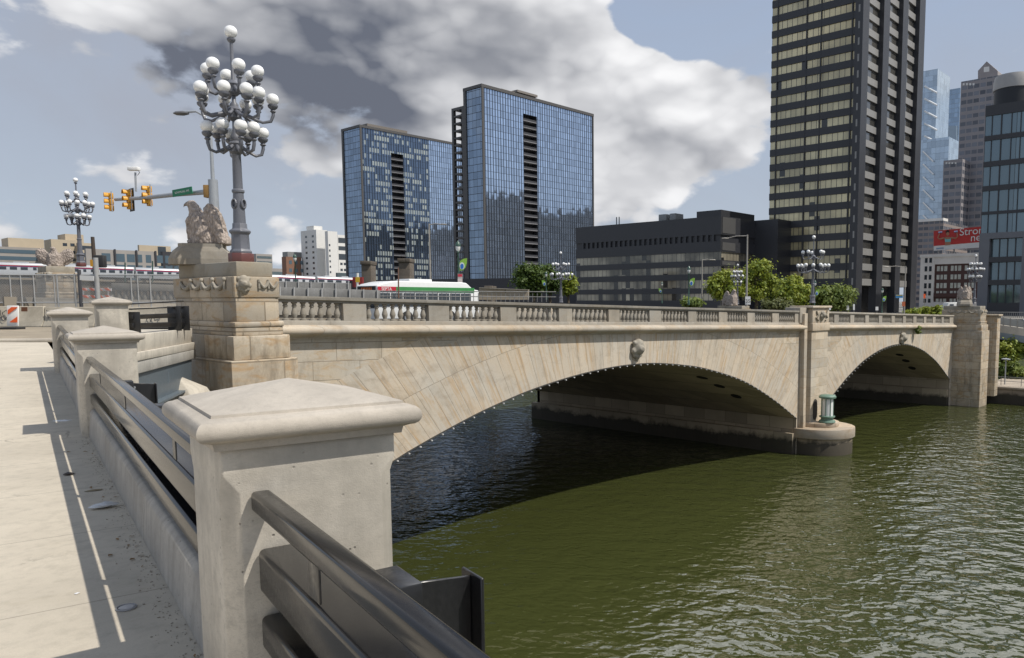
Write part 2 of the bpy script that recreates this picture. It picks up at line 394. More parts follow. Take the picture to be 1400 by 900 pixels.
# ground and water
def m_water():
    n = NT('river_water'); p = n.pos(); q = n.sep(p)
    # wind ripples: crests run roughly across the view, long and thin
    rot = n.nd('ShaderNodeVectorRotate', rotation_type='Z_AXIS'); n.lk(p, rot.inputs['Vector']); rot.inputs['Angle'].default_value = R(-35)
    rp = n.vm('MULTIPLY', rot.outputs[0], (1.12, 0.86, 1.0))
    w1 = n.noise(rp, 0.85, 0, 0.4, 0.3); w2 = n.noise(rp, 2.4, 0, 0.4, 0.5); w3 = n.noise(rp, 5.0, 1, 0.5, 0.4)
    gust = n.M('MULTIPLY', n.mr(n.noise(p, 0.045, 3, 0.5), 0.35, 0.65, 0.7, 1.15), n.mr(n.M('SUBTRACT', n.M('MULTIPLY', q[0], 0.53), n.M('MULTIPLY', q[1], 0.85)), -6.0, 22.0, 0.45, 0.95))   # calmer in the lee of the bridge
    h = n.M('ADD', n.M('ADD', n.M('MULTIPLY', w1, 0.27), n.M('MULTIPLY', w2, 0.135)), n.M('MULTIPLY', w3, 0.035))
    h = n.M('MULTIPLY', h, gust)
    big = n.noise(p, 0.06, 4, 0.6)
    n.set(color=n.mix(big, (0.033, 0.039, 0.0115), (0.046, 0.052, 0.015)), rough=0.02, ior=1.5)
    n.bump(h, 1.0, 0.75)
    return n.mat
MW = m_water()
M_SIDE = None
def m_sidewalk(name, c, joint=1.55):
    n = NT(name); p = n.pos()
    rot = n.nd('ShaderNodeVectorRotate', rotation_type='Z_AXIS'); n.lk(p, rot.inputs['Vector']); rot.inputs['Angle'].default_value = R(-78)
    q = n.sep(rot.outputs[0])
    a = n.noise(p, 0.9, 6, 0.62); b = n.noise(p, 9, 6, 0.7); g = n.noise(p, 180, 2)
    st = n.noise(n.comb(n.M('MULTIPLY', q[0], 1.0), n.M('MULTIPLY', q[1], 0.3), 0), 2.2, 6, 0.7)
    c1 = n.mix(n.mr(a, 0.3, 0.7), tuple(x * 0.86 for x in c), tuple(min(1, x * 1.08) for x in c))
    c2 = n.mix(n.mr(b, 0.48, 0.75, 0, 0.55), c1, tuple(x * 0.6 for x in c))
    c2 = n.mix(n.mr(st, 0.55, 0.75, 0, 0.35), c2, (c[0] * 0.7, c[1] * 0.66, c[2] * 0.58))
    c2 = n.mix(n.mr(g, 0.4, 0.8, 0, 0.25), c2, tuple(x * 0.55 for x in c))
    j = n.M('LESS_THAN', n.M('ABSOLUTE', n.M('SUBTRACT', n.M('FRACT', n.M('DIVIDE', n.M('ADD', q[0], 0.5), joint)), 0.5)), 0.004)
    vo = n.nd('ShaderNodeTexVoronoi', feature='DISTANCE_TO_EDGE'); n.lk(n.vm('ADD', p, n.vm('MULTIPLY', n.comb(a, b, 0), (0.5, 0.5, 0))), vo.inputs['Vector']); vo.inputs['Scale'].default_value = 0.55
    crack = n.M('MULTIPLY', n.mr(vo.outputs['Distance'], 0.002, 0.006, 1, 0), n.mr(n.noise(p, 0.8, 3), 0.5, 0.58))
    c3 = n.mix(n.M('MULTIPLY', n.M('MAXIMUM', j, crack), 0.55), c2, tuple(x * 0.35 for x in c))
    # the dirt that gathers along the kerb
    nn = n.M('SUBTRACT', n.M('ADD', n.M('MULTIPLY', q[1], -1.0), 0.0), 0.0)
    n.set(color=c3, rough=0.88); n.bump(n.M('ADD', n.M('MULTIPLY', b, 0.5), n.M('MULTIPLY', g, 0.3)), 0.4, 0.01)
    return n.mat
# ================================================================== the setting: water, banks, ground
ZS = ZE - 1.60                 # the walkway the photographer stands on
Y0 = 28.4                      # south face of the bridge
Y1 = 57.6                      # its north face
def ztop(x): return ZE + 0.21 - 0.0232 * (x - 13.6)        # top of the parapet falls gently to the far bank
def deck(x): return ztop(x) - 1.64
wm = MB(); wm.face([(-60, -300, 0), (97, -300, 0), (97, 700, 0), (-60, 700, 0)])
struct(wm.obj('river_water', MW))
M_dirt = m_concrete('dirt_ground', (0.30, 0.25, 0.18), 0.9, 0.6, pits=False)
M_asph = m_concrete('asphalt', (0.075, 0.073, 0.07), 0.6, 0.7, pits=False)
M_far = m_concrete('city_ground', (0.20, 0.19, 0.17), 0.6, 0.2, pits=False)
# the one big sheet of city ground on either bank
gb = MB()
gb.face([(118, -900, 9.4), (4000, -900, 9.4), (4000, 4000, 9.4), (97.5, 4000, 9.4), (97.5, 29, 9.4), (118, 29, 9.4)])
gb.face([(97.5, 29, 9.4), (97.5, 4000, 9.4), (97.5, 4000, -3), (97.5, 29, -3)])
gb.face([(118, 29, 9.4), (97.5, 29, 9.4), (97.5, 29, -3), (118, 29, -3)])
gb.face([(-2500, 60, 9.9), (8, 60, 9.9), (8, 4000, 9.9), (-2500, 4000, 9.9)])
gb.face([(8, 60, 9.9), (8, 4000, 9.9), (10.5, 4000, -3), (10.5, 60, -3)])
struct(gb.obj('ground', M_far))

# ================================================================== the stone arch bridge
M_face = m_stone('facade_stone', (0.53, 0.455, 0.35), 2.0, 0.74, True, 0.85, 0.55, 0.016)
M_vous = m_stone('voussoir_stone', (0.545, 0.465, 0.36), 0.62, 2.6, True, 0.95, 0.55, 0.013, vertical=True, off=0.5, tone_lo=0.93)
M_corn = m_stone('cornice_stone', (0.48, 0.40, 0.30), 2.4, 3.0, False, 0.55, 0.25, 0.01)
M_para = m_stone('parapet_stone', (0.36, 0.32, 0.26), 2.2, 3.0, False, 0.25, 0.40, 0.006)
M_rail = m_stone('coping_stone', (0.22, 0.20, 0.165), 2.4, 3.0, False, 0.15, 0.5, 0.006)
M_bal = m_stone('baluster_stone', (0.33, 0.295, 0.24), 50, 50, False, 0.2, 0.5, 0.0)
M_soff = m_wet_stone('soffit_stone', (0.52, 0.43, 0.31))
M_pier = m_wet_stone('pier_stone', (0.50, 0.40, 0.27))
bridge = thing('stone_bridge', 'long sandstone arch bridge with balustraded parapet crossing the green river', 'bridge', (54, Y0, 0))
HC = 1.62                      # parapet top down to the underside of the cornice roll
ARCH1 = [(14.6, -9.07), (16.3, -7.75), (18.49, -6.72), (20.21, -6.09), (22.23, -5.44), (23.80, -5.0), (26.34, -4.42), (29.39, -3.95), (32.2, -3.70), (34.3, -3.64), (36.4, -3.70), (38.9, -3.95), (41.59, -4.36), (45.41, -5.27), (48.17, -6.22), (51.29, -7.59), (54.3, -9.12)]
ARCH2 = [(60.0, -8.22), (61.0, -7.72), (62.4, -7.05), (63.70, -6.47), (66.72, -5.37), (69.98, -4.64), (73.0, -4.28), (75.4, -4.22), (77.8, -4.36), (81.57, -5.05), (84.2, -5.85), (86.25, -6.60), (88.6, -7.7), (90.9, -8.9)]
def smooth_arch(pts, n):
    """Catmull-Rom through the measured intrados points"""
    out = []
    P = [Vector((a, b)) for a, b in pts]
    per = max(2, n // (len(P) - 1))
    for i in range(len(P) - 1):
        p0 = P[max(i - 1, 0)]; p1 = P[i]; p2 = P[i + 1]; p3 = P[min(i + 2, len(P) - 1)]
        for k in range(per):
            t = k / per
            out.append(0.5 * ((2 * p1) + (p2 - p0) * t + (2 * p0 - 5 * p1 + 4 * p2 - p3) * t * t + (3 * p1 - p0 - 3 * p2 + p3) * t ** 3))
    out.append(P[-1]); return [(p.x, ZE + p.y) for p in out]
A1 = smooth_arch(ARCH1, 96); A2 = smooth_arch(ARCH2, 78)
def zwall(x): return ztop(x) - HC + 0.02
def facade(arch, x_lo, x_hi, lift, Y=Y0, d=-1):
    """split the face above one arch into the radiating voussoirs and the level courses beside them"""
    cx = (arch[0][0] + arch[-1][0]) / 2; span = arch[-1][0] - arch[0][0]
    zc = arch[0][1] - span * 0.42                                  # joints radiate from here
    V, W, ends = MB(), [MB(), MB()], []
    s = 0.0; top = []
    for i, (x, z) in enumerate(arch):
        dx, dz = x - cx, z - zc; L = math.hypot(dx, dz); ux, uz = dx / L, dz / L
        t = abs(dx) / (span / 2)
        ring = lift * (0.75 + 0.75 * t ** 1.3)                      # voussoirs lengthen toward the springing
        ring = round(ring / 0.74) * 0.74 if t > 0.55 else ring
        if ux < -0.01: ring = min(ring, (x - (x_lo + 0.5)) / -ux)
        if ux > 0.01: ring = min(ring, (x_hi - 0.5 - x) / ux)
        px, pz = x + ux * ring, z + uz * ring
        lim = zwall(px)
        if pz > lim or t < 0.45:
            k = (lim - z) / uz; px, pz = x + ux * k, zwall(x + ux * k)
        top.append((px, pz))
    for i in range(len(arch) - 1):
        (xa, za), (xb, zb) = arch[i], arch[i + 1]; (pa, qa), (pb, qb) = top[i], top[i + 1]
        ds = math.hypot(xb - xa, zb - za)
        la, lb = math.hypot(pa - xa, qa - za), math.hypot(pb - xb, qb - zb)
        V.face([(xa, Y, za), (xb, Y, zb), (pb, Y, qb), (pa, Y, qa)], 0, [(s, 0.3), (s + ds, 0.3), (s + ds, 0.3 + lb), (s, 0.3 + la)])
        s += ds
        if qa < zwall(pa) - 0.06 or qb < zwall(pb) - 0.06:
            pts = [(pa, Y, qa), (pb, Y, qb), (pb, Y, zwall(pb)), (pa, Y, zwall(pa))]
            W[0 if xa < cx else 1].face(pts, 0, [(p[0], p[2] + 0.0232 * (p[0] - 13.6)) for p in pts])
    # level courses out to the ends of the span
    for q, (xe, (px, pz), (ax, az)) in enumerate(((x_lo, top[0], arch[0]), (x_hi, top[-1], arch[-1]))):
        pts = [(xe, Y, -2), (xe, Y, zwall(xe)), (px, Y, zwall(px)), (px, Y, pz), (ax, Y, az), (ax, Y, -2)]
        ends.append(MB()); ends[-1].face(pts, 0, [(p[0], p[2] + 0.0232 * (p[0] - 13.6)) for p in pts])
    for w in W + ends: w.obj('spandrel_wall', M_face, bridge)
    return V
facade(A1, 11.5, 55.6, 3.6).obj('voussoirs', M_vous, bridge)
facade(A2, 55.6, 92.6, 2.9).obj('voussoirs', M_vous, bridge)
for arch, nm in ((A1, 1), (A2, 2)):
    b = MB()
    for i in range(len(arch) - 1):
        (xa, za), (xb, zb) = arch[i], arch[i + 1]
        b.face([(xa, Y0, za), (xa, Y1, za), (xb, Y1, zb), (xb, Y0, zb)])
    o = b.obj('arch_vault', M_soff, bridge, smooth=40)
    e = MB()                                                        # lip of the ring stones, a dark drip line studded with little brackets
    for i in range(len(arch) - 1):
        (xa, za), (xb, zb) = arch[i], arch[i + 1]
        e.prism([(xa, Y0 - 0.05, za - 0.02), (xb, Y0 - 0.05, zb - 0.02), (xb, Y0 - 0.05, zb + 0.03), (xa, Y0 - 0.05, za + 0.03)], (0, 0.049, 0))
    L = 0.0; nxt = 0.3
    e2 = MB(); M_clip = m_plain('edge_clips_pale', (0.5, 0.5, 0.5), 0.4)
    for i in range(len(arch) - 1):
        (xa, za), (xb, zb) = arch[i], arch[i + 1]; ds = math.hypot(xb - xa, zb - za)
        while nxt < L + ds:
            t = (nxt - L) / ds; x, z = xa + (xb - xa) * t, za + (zb - za) * t
            (e2 if nm == 2 else MB()).box(x - 0.04, x + 0.04, Y0 - 0.15, Y0 - 0.055, z - 0.09, z - 0.025) if nm == 2 else MB().box(x - 0.033, x + 0.033, Y0 - 0.14, Y0 - 0.055, z - 0.08, z - 0.025).obj('edge_clip', M_clip, bridge); nxt += 0.62
        L += ds
    e.obj('arch_edge_strip', m_plain('edge_strip_dark', (0.05, 0.048, 0.045), 0.6), bridge)
    if e2.f: e2.obj('edge_clip', M_clip, bridge)['kind'] = 'stuff'
# vault drains: dark oval scupper openings
M_drain = m_plain('drain_dark', (0.006, 0.006, 0.006), 0.9)
def vault_hit(u, v, arch):
    d = ray(u, v); t = (Y0 + 0.1) / d.y
    while t * d.y < Y1:
        p = EYE + d * t
        for k in range(len(arch) - 1):
            (xa, za), (xb, zb) = arch[k], arch[k + 1]
            if xa <= p.x < xb and p.z >= za + (zb - za) * (p.x - xa) / (xb - xa): return p, (zb - za) / (xb - xa)
        t += 0.0005 * t
    return None, 0
for arch, spots in ((A1, ((960, 516), (983.5, 527.5), (1006.5, 541.5))), (A2, ((1230, 485), (1238.5, 493), (1247, 503)))):
    for u, v in spots:
        p, sl = vault_hit(u, v, arch)
        if p is None: continue
        dr = MB(); dr.prism([(p.x + 0.42 * math.cos(a), p.y + 0.42 * math.sin(a), p.z - 0.05 + sl * 0.42 * math.cos(a)) for a in [k * math.pi / 8 for k in range(16)]], (0, 0, 0.03)); dr.obj('vault_drain', M_drain, bridge)
# pier and abutment walls under the springings, with a projecting tide course
for x, s_, zt_ in ((54.3, -1, A1[-1][1]), (60.0, 1, A2[0][1]), (90.9, -1, A2[-1][1]), (14.6, 1, A1[0][1])):
    b = MB(); b.box(min(x, x - s_ * 0.9), max(x, x - s_ * 0.9), Y0 + 0.06, Y1, -2, zt_)
    b.box(min(x, x + s_ * 0.45), max(x, x + s_ * 0.45), Y0 + 0.08, Y1 + 0.4, -2, zt_ - 1.15)
    b.obj('springing_wall', M_soff, bridge)
pc = MB(); pc.box(55.2, 59.1, Y0 + 0.02, Y1, -2, 9.0); pc.obj('pier_core', M_pier, bridge)
# north face, deck, north parapet
nf = MB()
for arch, lo, hi in ((A1, 11.5, 55.6), (A2, 55.6, 92.6)):
    pts = [(lo, Y1, -2), (lo, Y1, ztop(lo)), (hi, Y1, ztop(hi)), (hi, Y1, -2)] + [(x, Y1, z) for x, z in reversed([(arch[0][0], -2)] + arch + [(arch[-1][0], -2)])]
    nf.prism(pts, (0, -0.35, 0))
nf.obj('upstream_wall', M_face, bridge)
dk = MB(); dk.prism([(11.5, Y0 + 0.36, deck(11.5)), (93, Y0 + 0.36, deck(93)), (93, Y0 + 0.36, deck(93) - 0.5), (11.5, Y0 + 0.36, deck(11.5) - 0.5)], (0, Y1 - Y0 - 0.8, 0))
dk.obj('bridge_deck', M_asph, bridge)
# cornice roll
def run_profile(prof, x0, x1, name, mat, smooth=50, Y=Y0):
    b = MB(); n = max(2, int((x1 - x0) / 3))
    rs = []
    for i in range(n + 1):
        x = x0 + (x1 - x0) * i / n
        rs.append([(x, Y - d, ztop(x) - h) for d, h in prof])
    b.rings(rs); return b.obj(name, mat, bridge, smooth=smooth)
roll = [(-0.3, 1.09), (0.26, 1.09), (0.30, 1.12)] + [(0.30 + 0.17 * math.sin(a), 1.30 - 0.175 * math.cos(a)) for a in [k * math.pi / 8 for k in range(9)]] + [(0.20, 1.50), (0.18, 1.53), (0.06, 1.57), (0.05, HC), (-0.3, HC)]
SPANS = ((12.9, 54.95), (58.4, 91.3))
for lo, hi in SPANS: run_profile(roll, lo, hi, 'cornice', M_corn)
plinth = [(-0.28, 0.915), (0.10, 0.915), (0.12, 0.95), (0.12, 1.09), (-0.28, 1.09)]
rail = [(-0.30, 0.0), (0.13, 0.0), (0.15, 0.05), (0.15, 0.13), (0.07, 0.16), (0.07, 0.23), (-0.24, 0.23), (-0.32, 0.13)]
BAYS = [(13.54, 16.31), (17.33, 20.33), (21.42, 24.39), (25.40, 28.29), (29.26, 32.14), (33.07, 35.77), (36.90, 39.67), (40.55, 43.14), (44.12, 46.73), (47.71, 50.18), (51.15, 53.63)]
BAYS2 = [(58.60, 60.49), (61.33, 63.65), (64.45, 66.82), (67.60, 69.86), (70.68, 72.95), (73.75, 75.90), (76.66, 78.70), (79.57, 81.75), (82.46, 84.47), (85.30, 87.28), (88.01, 89.99)]
for lo, hi in SPANS:
    run_profile(plinth, lo, hi, 'balustrade_plinth', M_para, 35); run_profile(rail, lo, hi, 'balustrade_coping', M_rail if lo < 20 else M_para, 35)
for bays, (lo, hi) in ((BAYS, SPANS[0]), (BAYS2, SPANS[1])):
    edges = [lo] + [e for b in bays for e in b] + [hi]
    for i in range(0, len(edges), 2):
        a, c = edges[i], edges[i + 1]
        if c - a < 0.05: continue
        b = MB(); b.prism([(a, Y0 - 0.07, ztop(a) - 0.92), (c, Y0 - 0.07, ztop(c) - 0.92), (c, Y0 - 0.07, ztop(c) - 0.228), (a, Y0 - 0.07, ztop(a) - 0.228)], (0, 0.34, 0))
        b.obj('parapet_pier', M_para, bridge, bevel=0.012, segs=1)
bprof = [(0.135, 0), (0.135, 0.045), (0.075, 0.06), (0.085, 0.085), (0.125, 0.16), (0.128, 0.20), (0.10, 0.275), (0.072, 0.34), (0.068, 0.375), (0.10, 0.385), (0.10, 0.41), (0.075, 0.42), (0.085, 0.46), (0.12, 0.475), (0.12, 0.505)]
bprof = [(r_ * 0.92, z_ * 1.375) for r_, z_ in bprof]
bme = MB().lathe(bprof, (0, 0, 0), 12).mesh('baluster', M_bal, smooth=40)
for a, c in BAYS:
    for k in range(8):
        x = a + (c - a) * (k + 0.5) / 8
        o = link('baluster', bme, bridge); o.matrix_parent_inverse = parent_inv(bridge); o.location = (x, Y0 + 0.10, ztop(x) - 0.922)
sb = MB()
for a, c in BAYS2:
    for k in range(8):
        x = a + (c - a) * (k + 0.5) / 8
        sb.lathe([(r_, z_) for r_, z_ in bprof[::2]], (x, Y0 + 0.10, ztop(x) - 0.922), 6)
o = sb.obj('baluster', M_bal, bridge, smooth=40); o['kind'] = 'stuff'
# north parapet, plain from here
npp = MB()
for lo, hi in SPANS: npp.prism([(lo, Y1 - 0.5, ztop(lo) - 0.9), (hi, Y1 - 0.5, ztop(hi) - 0.9), (hi, Y1 - 0.5, ztop(hi)), (lo, Y1 - 0.5, ztop(lo))], (0, 0.3, 0))
npp.obj('upstream_parapet', M_para, bridge)

# lion heads on the crowns of the arches
def lion_mask(c, s, out, parent, mat, name='lion_head'):
    """a carved mask: mane block, brow, muzzle, ears and drooping swag, joined and remeshed into one carving"""
    out = Vector(out).normalized(); side = out.cross(UZ).normalized(); c = Vector(c)
    def P(a, b, d): return c + side * a * s + UZ * b * s + out * d * s
    b = MB()
    b.ball(P(0, 0.05, 0.1), 0.62 * s, 12, 8); b.ball(P(0, 0.42, 0.15), 0.5 * s, 12, 8)
    b.ball(P(0, -0.05, 0.5), 0.36 * s, 10, 7); b.ball(P(0, -0.32, 0.45), 0.24 * s, 10, 6)
    b.ball(P(-0.28, 0.22, 0.45), 0.20 * s, 8, 6); b.ball(P(0.28, 0.22, 0.45), 0.20 * s, 8, 6); b.ball(P(0, 0.08, 0.75), 0.15 * s, 8, 6)
    for q in (-1, 1):
        b.ball(P(q * 0.5, 0.55, 0.1), 0.24 * s, 8, 6); b.ball(P(q * 0.52, -0.2, 0.05), 0.32 * s, 8, 6); b.ball(P(q * 0.36, -0.6, 0.02), 0.26 * s, 8, 6)
    b.ball(P(0, -0.7, 0.05), 0.3 * s, 8, 6); b.ball(P(0, -1.0, 0.0), 0.18 * s, 8, 6)
    return remesh_obj(b, name, mat, parent, 0.09 * s)
def remesh_obj(b, name, mat, parent, vox, disp=0.0, smooth_it=0):
    me = b.mesh('tmp', mat); o = bpy.data.objects.new('tmp', me); scene.collection.objects.link(o)
    md = o.modifiers.new('r', 'REMESH'); md.mode = 'VOXEL'; md.voxel_size = vox
    if smooth_it:
        sm = o.modifiers.new('s', 'SMOOTH'); sm.iterations = smooth_it; sm.factor = 0.5
    dg = bpy.context.evaluated_depsgraph_get(); dg.update()
    m2 = bpy.data.meshes.new_from_object(o.evaluated_get(dg)); bpy.data.objects.remove(o); bpy.data.meshes.remove(me)
    if disp:
        for v in m2.vertices:
            k = mnoise.noise(v.co * (2.2 / vox) * 0.12); v.co += v.normal * disp * k
    m2.polygons.foreach_set('use_smooth', [True] * len(m2.polygons)); m2.materials.clear(); m2.materials.append(mat)
    return link(name, m2, parent)
M_mask = m_stone('carved_stone', (0.42, 0.37, 0.29), 50, 50, False, 0.2, 0.6, 0.0)
lion_mask((34.55, Y0 - 0.12, ZE - 2.72), 0.62, (0, -1, 0), bridge, M_mask)
lion_mask((75.7, Y0 - 0.12, ZE - 3.62), 0.62, (0, -1, 0), bridge, M_mask)

# river pier: recessed grooves, pilaster with carved panel, lamp block and rounded cutwater
pr = MB()
pr.box(55.55, 58.35, Y0 - 0.55, Y0 + 0.9, -2, ztop(57) - 1.55)                       # pilaster
pr.obj('pier_pilaster', M_face if False else m_stone('pilaster_stone', (0.52, 0.44, 0.33), 1.6, 0.74, False, 0.5, 0.12), bridge, bevel=0.03, segs=1)
pr = MB(); pr.box(54.6, 55.05, Y0 - 0.42, Y0 + 0.4, 1.4, ztop(55) - 0.2); pr.obj('pier_rib', M_face if False else M_corn, bridge, bevel=0.03, segs=1)
zt = ztop(57)
pb = MB(); pb.box(55.45, 58.45, Y0 - 0.66, Y0 + 1.2, zt - 1.54, zt - 0.92); pb.box(55.5, 58.4, Y0 - 0.60, Y0 + 1.15, zt - 0.92, zt + 0.25); pb.box(55.25, 58.6, Y0 - 0.75, Y0 + 1.3, zt + 0.25, zt + 0.42)
pb.obj('pier_pedestal', M_corn, bridge, bevel=0.04, segs=2)
pb = MB(); pb.box(54.2, 55.44, Y0 - 0.2, Y0 + 1.1, zt - 0.9, zt + 0.30); pb.obj('pier_pedestal', M_para, bridge, bevel=0.04)
lion_mask((57.0, Y0 - 0.66, zt - 0.32), 0.40, (0, -1, 0), bridge, M_mask)
sw = MB()
for q in (-1, 1):
    sw.tube([(57 + q * 0.95, Y0 - 0.66, zt + 0.05), (57 + q * 0.7, Y0 - 0.68, zt - 0.35), (57 + q * 0.35, Y0 - 0.68, zt - 0.1), (57 + q * 1.0, Y0 - 0.66, zt - 0.5), (57 + q * 0.6, Y0 - 0.68, zt - 0.75)], 0.07, 6)
sw.obj('carved_swags', M_mask, bridge, smooth=60)
def cutwater(x0, x1, yb, nose, z0, z1, name, mat, inset=0.0):
    pts = [(x0 + inset, yb, z0)]
    cx, r_ = (x0 + x1) / 2, (x1 - x0) / 2 - inset
    for k in range(0, 13):
        a = math.pi + math.pi * k / 12
        pts.append((cx + r_ * math.cos(a), yb - nose + r_ * 1.15 * math.sin(a), z0))
    pts.append((x1 - inset, yb, z0))
    b = MB(); b.prism(pts, (0, 0, z1 - z0)); return b.obj(name, mat, bridge, bevel=0.05, segs=2, smooth=40)
ZB = 2.05
cutwater(54.4, 59.4, Y0 + 0.3, 0.75, -2, ZB - 0.75, 'cutwater', M_pier)
cutwater(54.2, 59.6, Y0 + 0.3, 0.7, ZB - 0.75, ZB, 'cutwater_cap', m_stone('cutwater_cap_stone', (0.46, 0.36, 0.25), 2.4, 3, False, 0.35, 0.35, 0.02))
cutwater(55.0, 58.8, Y0 + 0.2, 0.6, ZB, ZB + 0.35, 'cutwater_step', m_stone('cutwater_step_stone', (0.46, 0.36, 0.25), 2.4, 3, False, 0.35, 0.35, 0.02), 0.3)
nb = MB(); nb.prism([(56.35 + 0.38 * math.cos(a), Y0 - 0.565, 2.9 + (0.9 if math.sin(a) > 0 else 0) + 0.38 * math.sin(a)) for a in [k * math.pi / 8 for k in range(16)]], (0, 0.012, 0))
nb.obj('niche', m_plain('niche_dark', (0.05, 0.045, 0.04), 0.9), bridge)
# north end of the pier so that lamps have something to stand on
nb = MB(); nb.box(55.2, 58.6, Y1 - 1.2, Y1 + 0.8, -2, ztop(57) + 0.42); nb.obj('pier_pedestal', M_corn, bridge, bevel=0.04)

# navigation lantern on the cutwater
lp = thing('river_lantern', 'stout white river lantern with green cap and foot on the pier cutwater', 'lantern', (56.45, Y0 - 1.55, ZB + 0.35))
M_verd = m_metal('verdigris_paint', (0.12, 0.20, 0.155), 0.5, 0, 0.2, 0.15)
M_milk = m_plain('milky_panel', (0.72, 0.74, 0.72), 0.3, var=0.05)
c0 = (56.45, Y0 - 1.55, ZB + 0.35)
MB().lathe([(0.62, 0), (0.66, 0.05), (0.62, 0.16), (0.48, 0.24), (0.48, 0.36), (0.62, 0.44), (0.62, 0.52), (0.5, 0.55)], c0, 24).obj('foot', M_verd, lp, smooth=35)
MB().lathe([(0.46, 0.55), (0.46, 1.92)], c0, 24).obj('lens', M_milk, lp, smooth=35)
MB().lathe([(0.5, 1.90), (0.66, 1.94), (0.68, 2.06), (0.60, 2.14), (0.55, 2.18), (0.05, 2.22)], c0, 24).obj('cap', M_verd, lp, smooth=35)
for k in range(8):
    a = k * math.pi / 4 + 0.2
    MB().box(c0[0] + 0.47 * math.cos(a) - 0.025, c0[0] + 0.47 * math.cos(a) + 0.025, c0[1] + 0.47 * math.sin(a) - 0.025, c0[1] + 0.47 * math.sin(a) + 0.025, c0[2] + 0.53, c0[2] + 1.93).obj('glazing_bar', M_verd, lp)

# ================================================================== pylons at the bridge ends
M_pyl = m_stone('pylon_stone', (0.47, 0.385, 0.275), 1.5, 0.85, False, 1.0, 0.95, 0.022)
M_pylt = m_stone('pylon_top_stone', (0.35, 0.305, 0.23), 50, 3, False, 0.2, 0.55, 0.0)
def pylon(label, x0, y0, wx, wy, zt, zb, parent_group='stone pylons at the ends of the bridge'):
    """stepped pylon; (x0, y0) is its south-west corner at mid height"""
    t = thing('stone_pylon', label, 'pylon', (x0 + wx / 2, y0 + wy / 2, zb), parent_group)
    def tier(g, za, zz, mat=M_pyl, name='tier', bev=0.03):
        b = MB(); c = min(wx, wy) * 0.16
        X0, X1, Y_0, Y_1 = x0 - g, x0 + wx + g, y0 - g, y0 + wy + g
        pts = [(X0, Y_0, za), (X1 - c, Y_0, za), (X1, Y_0 + c * 1.2, za), (X1, Y_1, za), (X0, Y_1, za)]
        b.prism(pts, (0, 0, zz - za)); return b.obj(name, mat, t, bevel=bev, segs=2)
    tier(-0.10, zt - 0.42, zt, M_pylt, 'top_slab')
    tier(0.03, zt - 1.02, zt - 0.42, M_pyl, 'frieze', 0.03); tier(0.0, zt - 1.70, zt - 1.02)
    tier(0.10, zt - 1.86, zt - 1.70, M_pyl, 'moulding', 0.05); tier(0.07, zt - 2.1, zt - 1.86)
    tier(0.20, zt - 2.78, zt - 2.1); tier(0.34, zb, zt - 2.78, M_pyl, 'base')
    g = MB()
    gw = wy * 0.72; gy0 = y0 + wy * 0.12; n = 4
    for k in range(n):
        ya = gy0 + gw * k / n; yb = gy0 + gw * (k + 1) / n
        g.tube([(x0 - 0.07, ya + (yb - ya) * q / 6, zt - 0.56 - 0.20 * math.sin(math.pi * q / 6)) for q in range(7)], [0.035 + 0.035 * math.sin(math.pi * q / 6) for q in range(7)], 6)
        g.tube([(x0 - 0.07, ya, zt - 0.50), (x0 - 0.07, ya, zt - 0.78)], 0.04, 6); g.ball((x0 - 0.07, ya, zt - 0.5), 0.07, 6, 4)
    g.tube([(x0 - 0.07, gy0 + gw, zt - 0.50), (x0 - 0.07, gy0 + gw, zt - 0.78)], 0.04, 6)
    g.obj('garland', M_mask, t, smooth=60); g = MB()
    for k in range(2):
        xa = x0 + wx * 0.48 + k * wx * 0.2; xb = xa + wx * 0.2
        g.tube([(xa + (xb - xa) * q / 6, y0 - 0.06, zt - 0.56 - 0.16 * math.sin(math.pi * q / 6)) for q in range(7)], 0.045, 6)
        g.tube([(xa, y0 - 0.06, zt - 0.5), (xa, y0 - 0.06, zt - 0.76)], 0.035, 6)
    g.obj('garland', M_mask, t, smooth=60)
    lion_mask((x0 + 0.22, y0 - 0.05, zt - 0.62), 0.26, (-0.25, -1, 0), t, M_mask)
    return t
PT = atY(320, 357, 22.5).z
pylon('soot-stained stone pylon at the left end of the balustrade, beside the black railing', 9.69, 22.5, 1.35, 4.3, PT, 3.0)
pylon('weathered pylon on the far bank where the second arch ends', 91.9, 25.6, 2.6, 4.2, ztop(92) + 1.05, -1)
pylon('stone pylon half hidden behind the chain-link fence at far left', 14.75, 62.3, 1.9, 2.2, atD(90, 366, 54).z, 8.5)
pylon('stone pylon at the far bank on the upstream side, only its top showing', 91.9, Y1 - 1.0, 2.6, 4.2, ztop(92) + 0.95, -1)
# far pylon wings
w2 = thing('abutment_wall', 'narrow stone abutment wall to the right of the far pylon', 'wall', (95.6, 26.5, 0))
b = MB(); b.box(94.9, 96.2, 24.6, 26.4, 1.0, ztop(92) - 0.1); b.box(94.7, 96.4, 24.4, 26.6, ztop(92) - 0.1, ztop(92) + 0.1); b.obj('wall', M_pyl, w2, bevel=0.03)

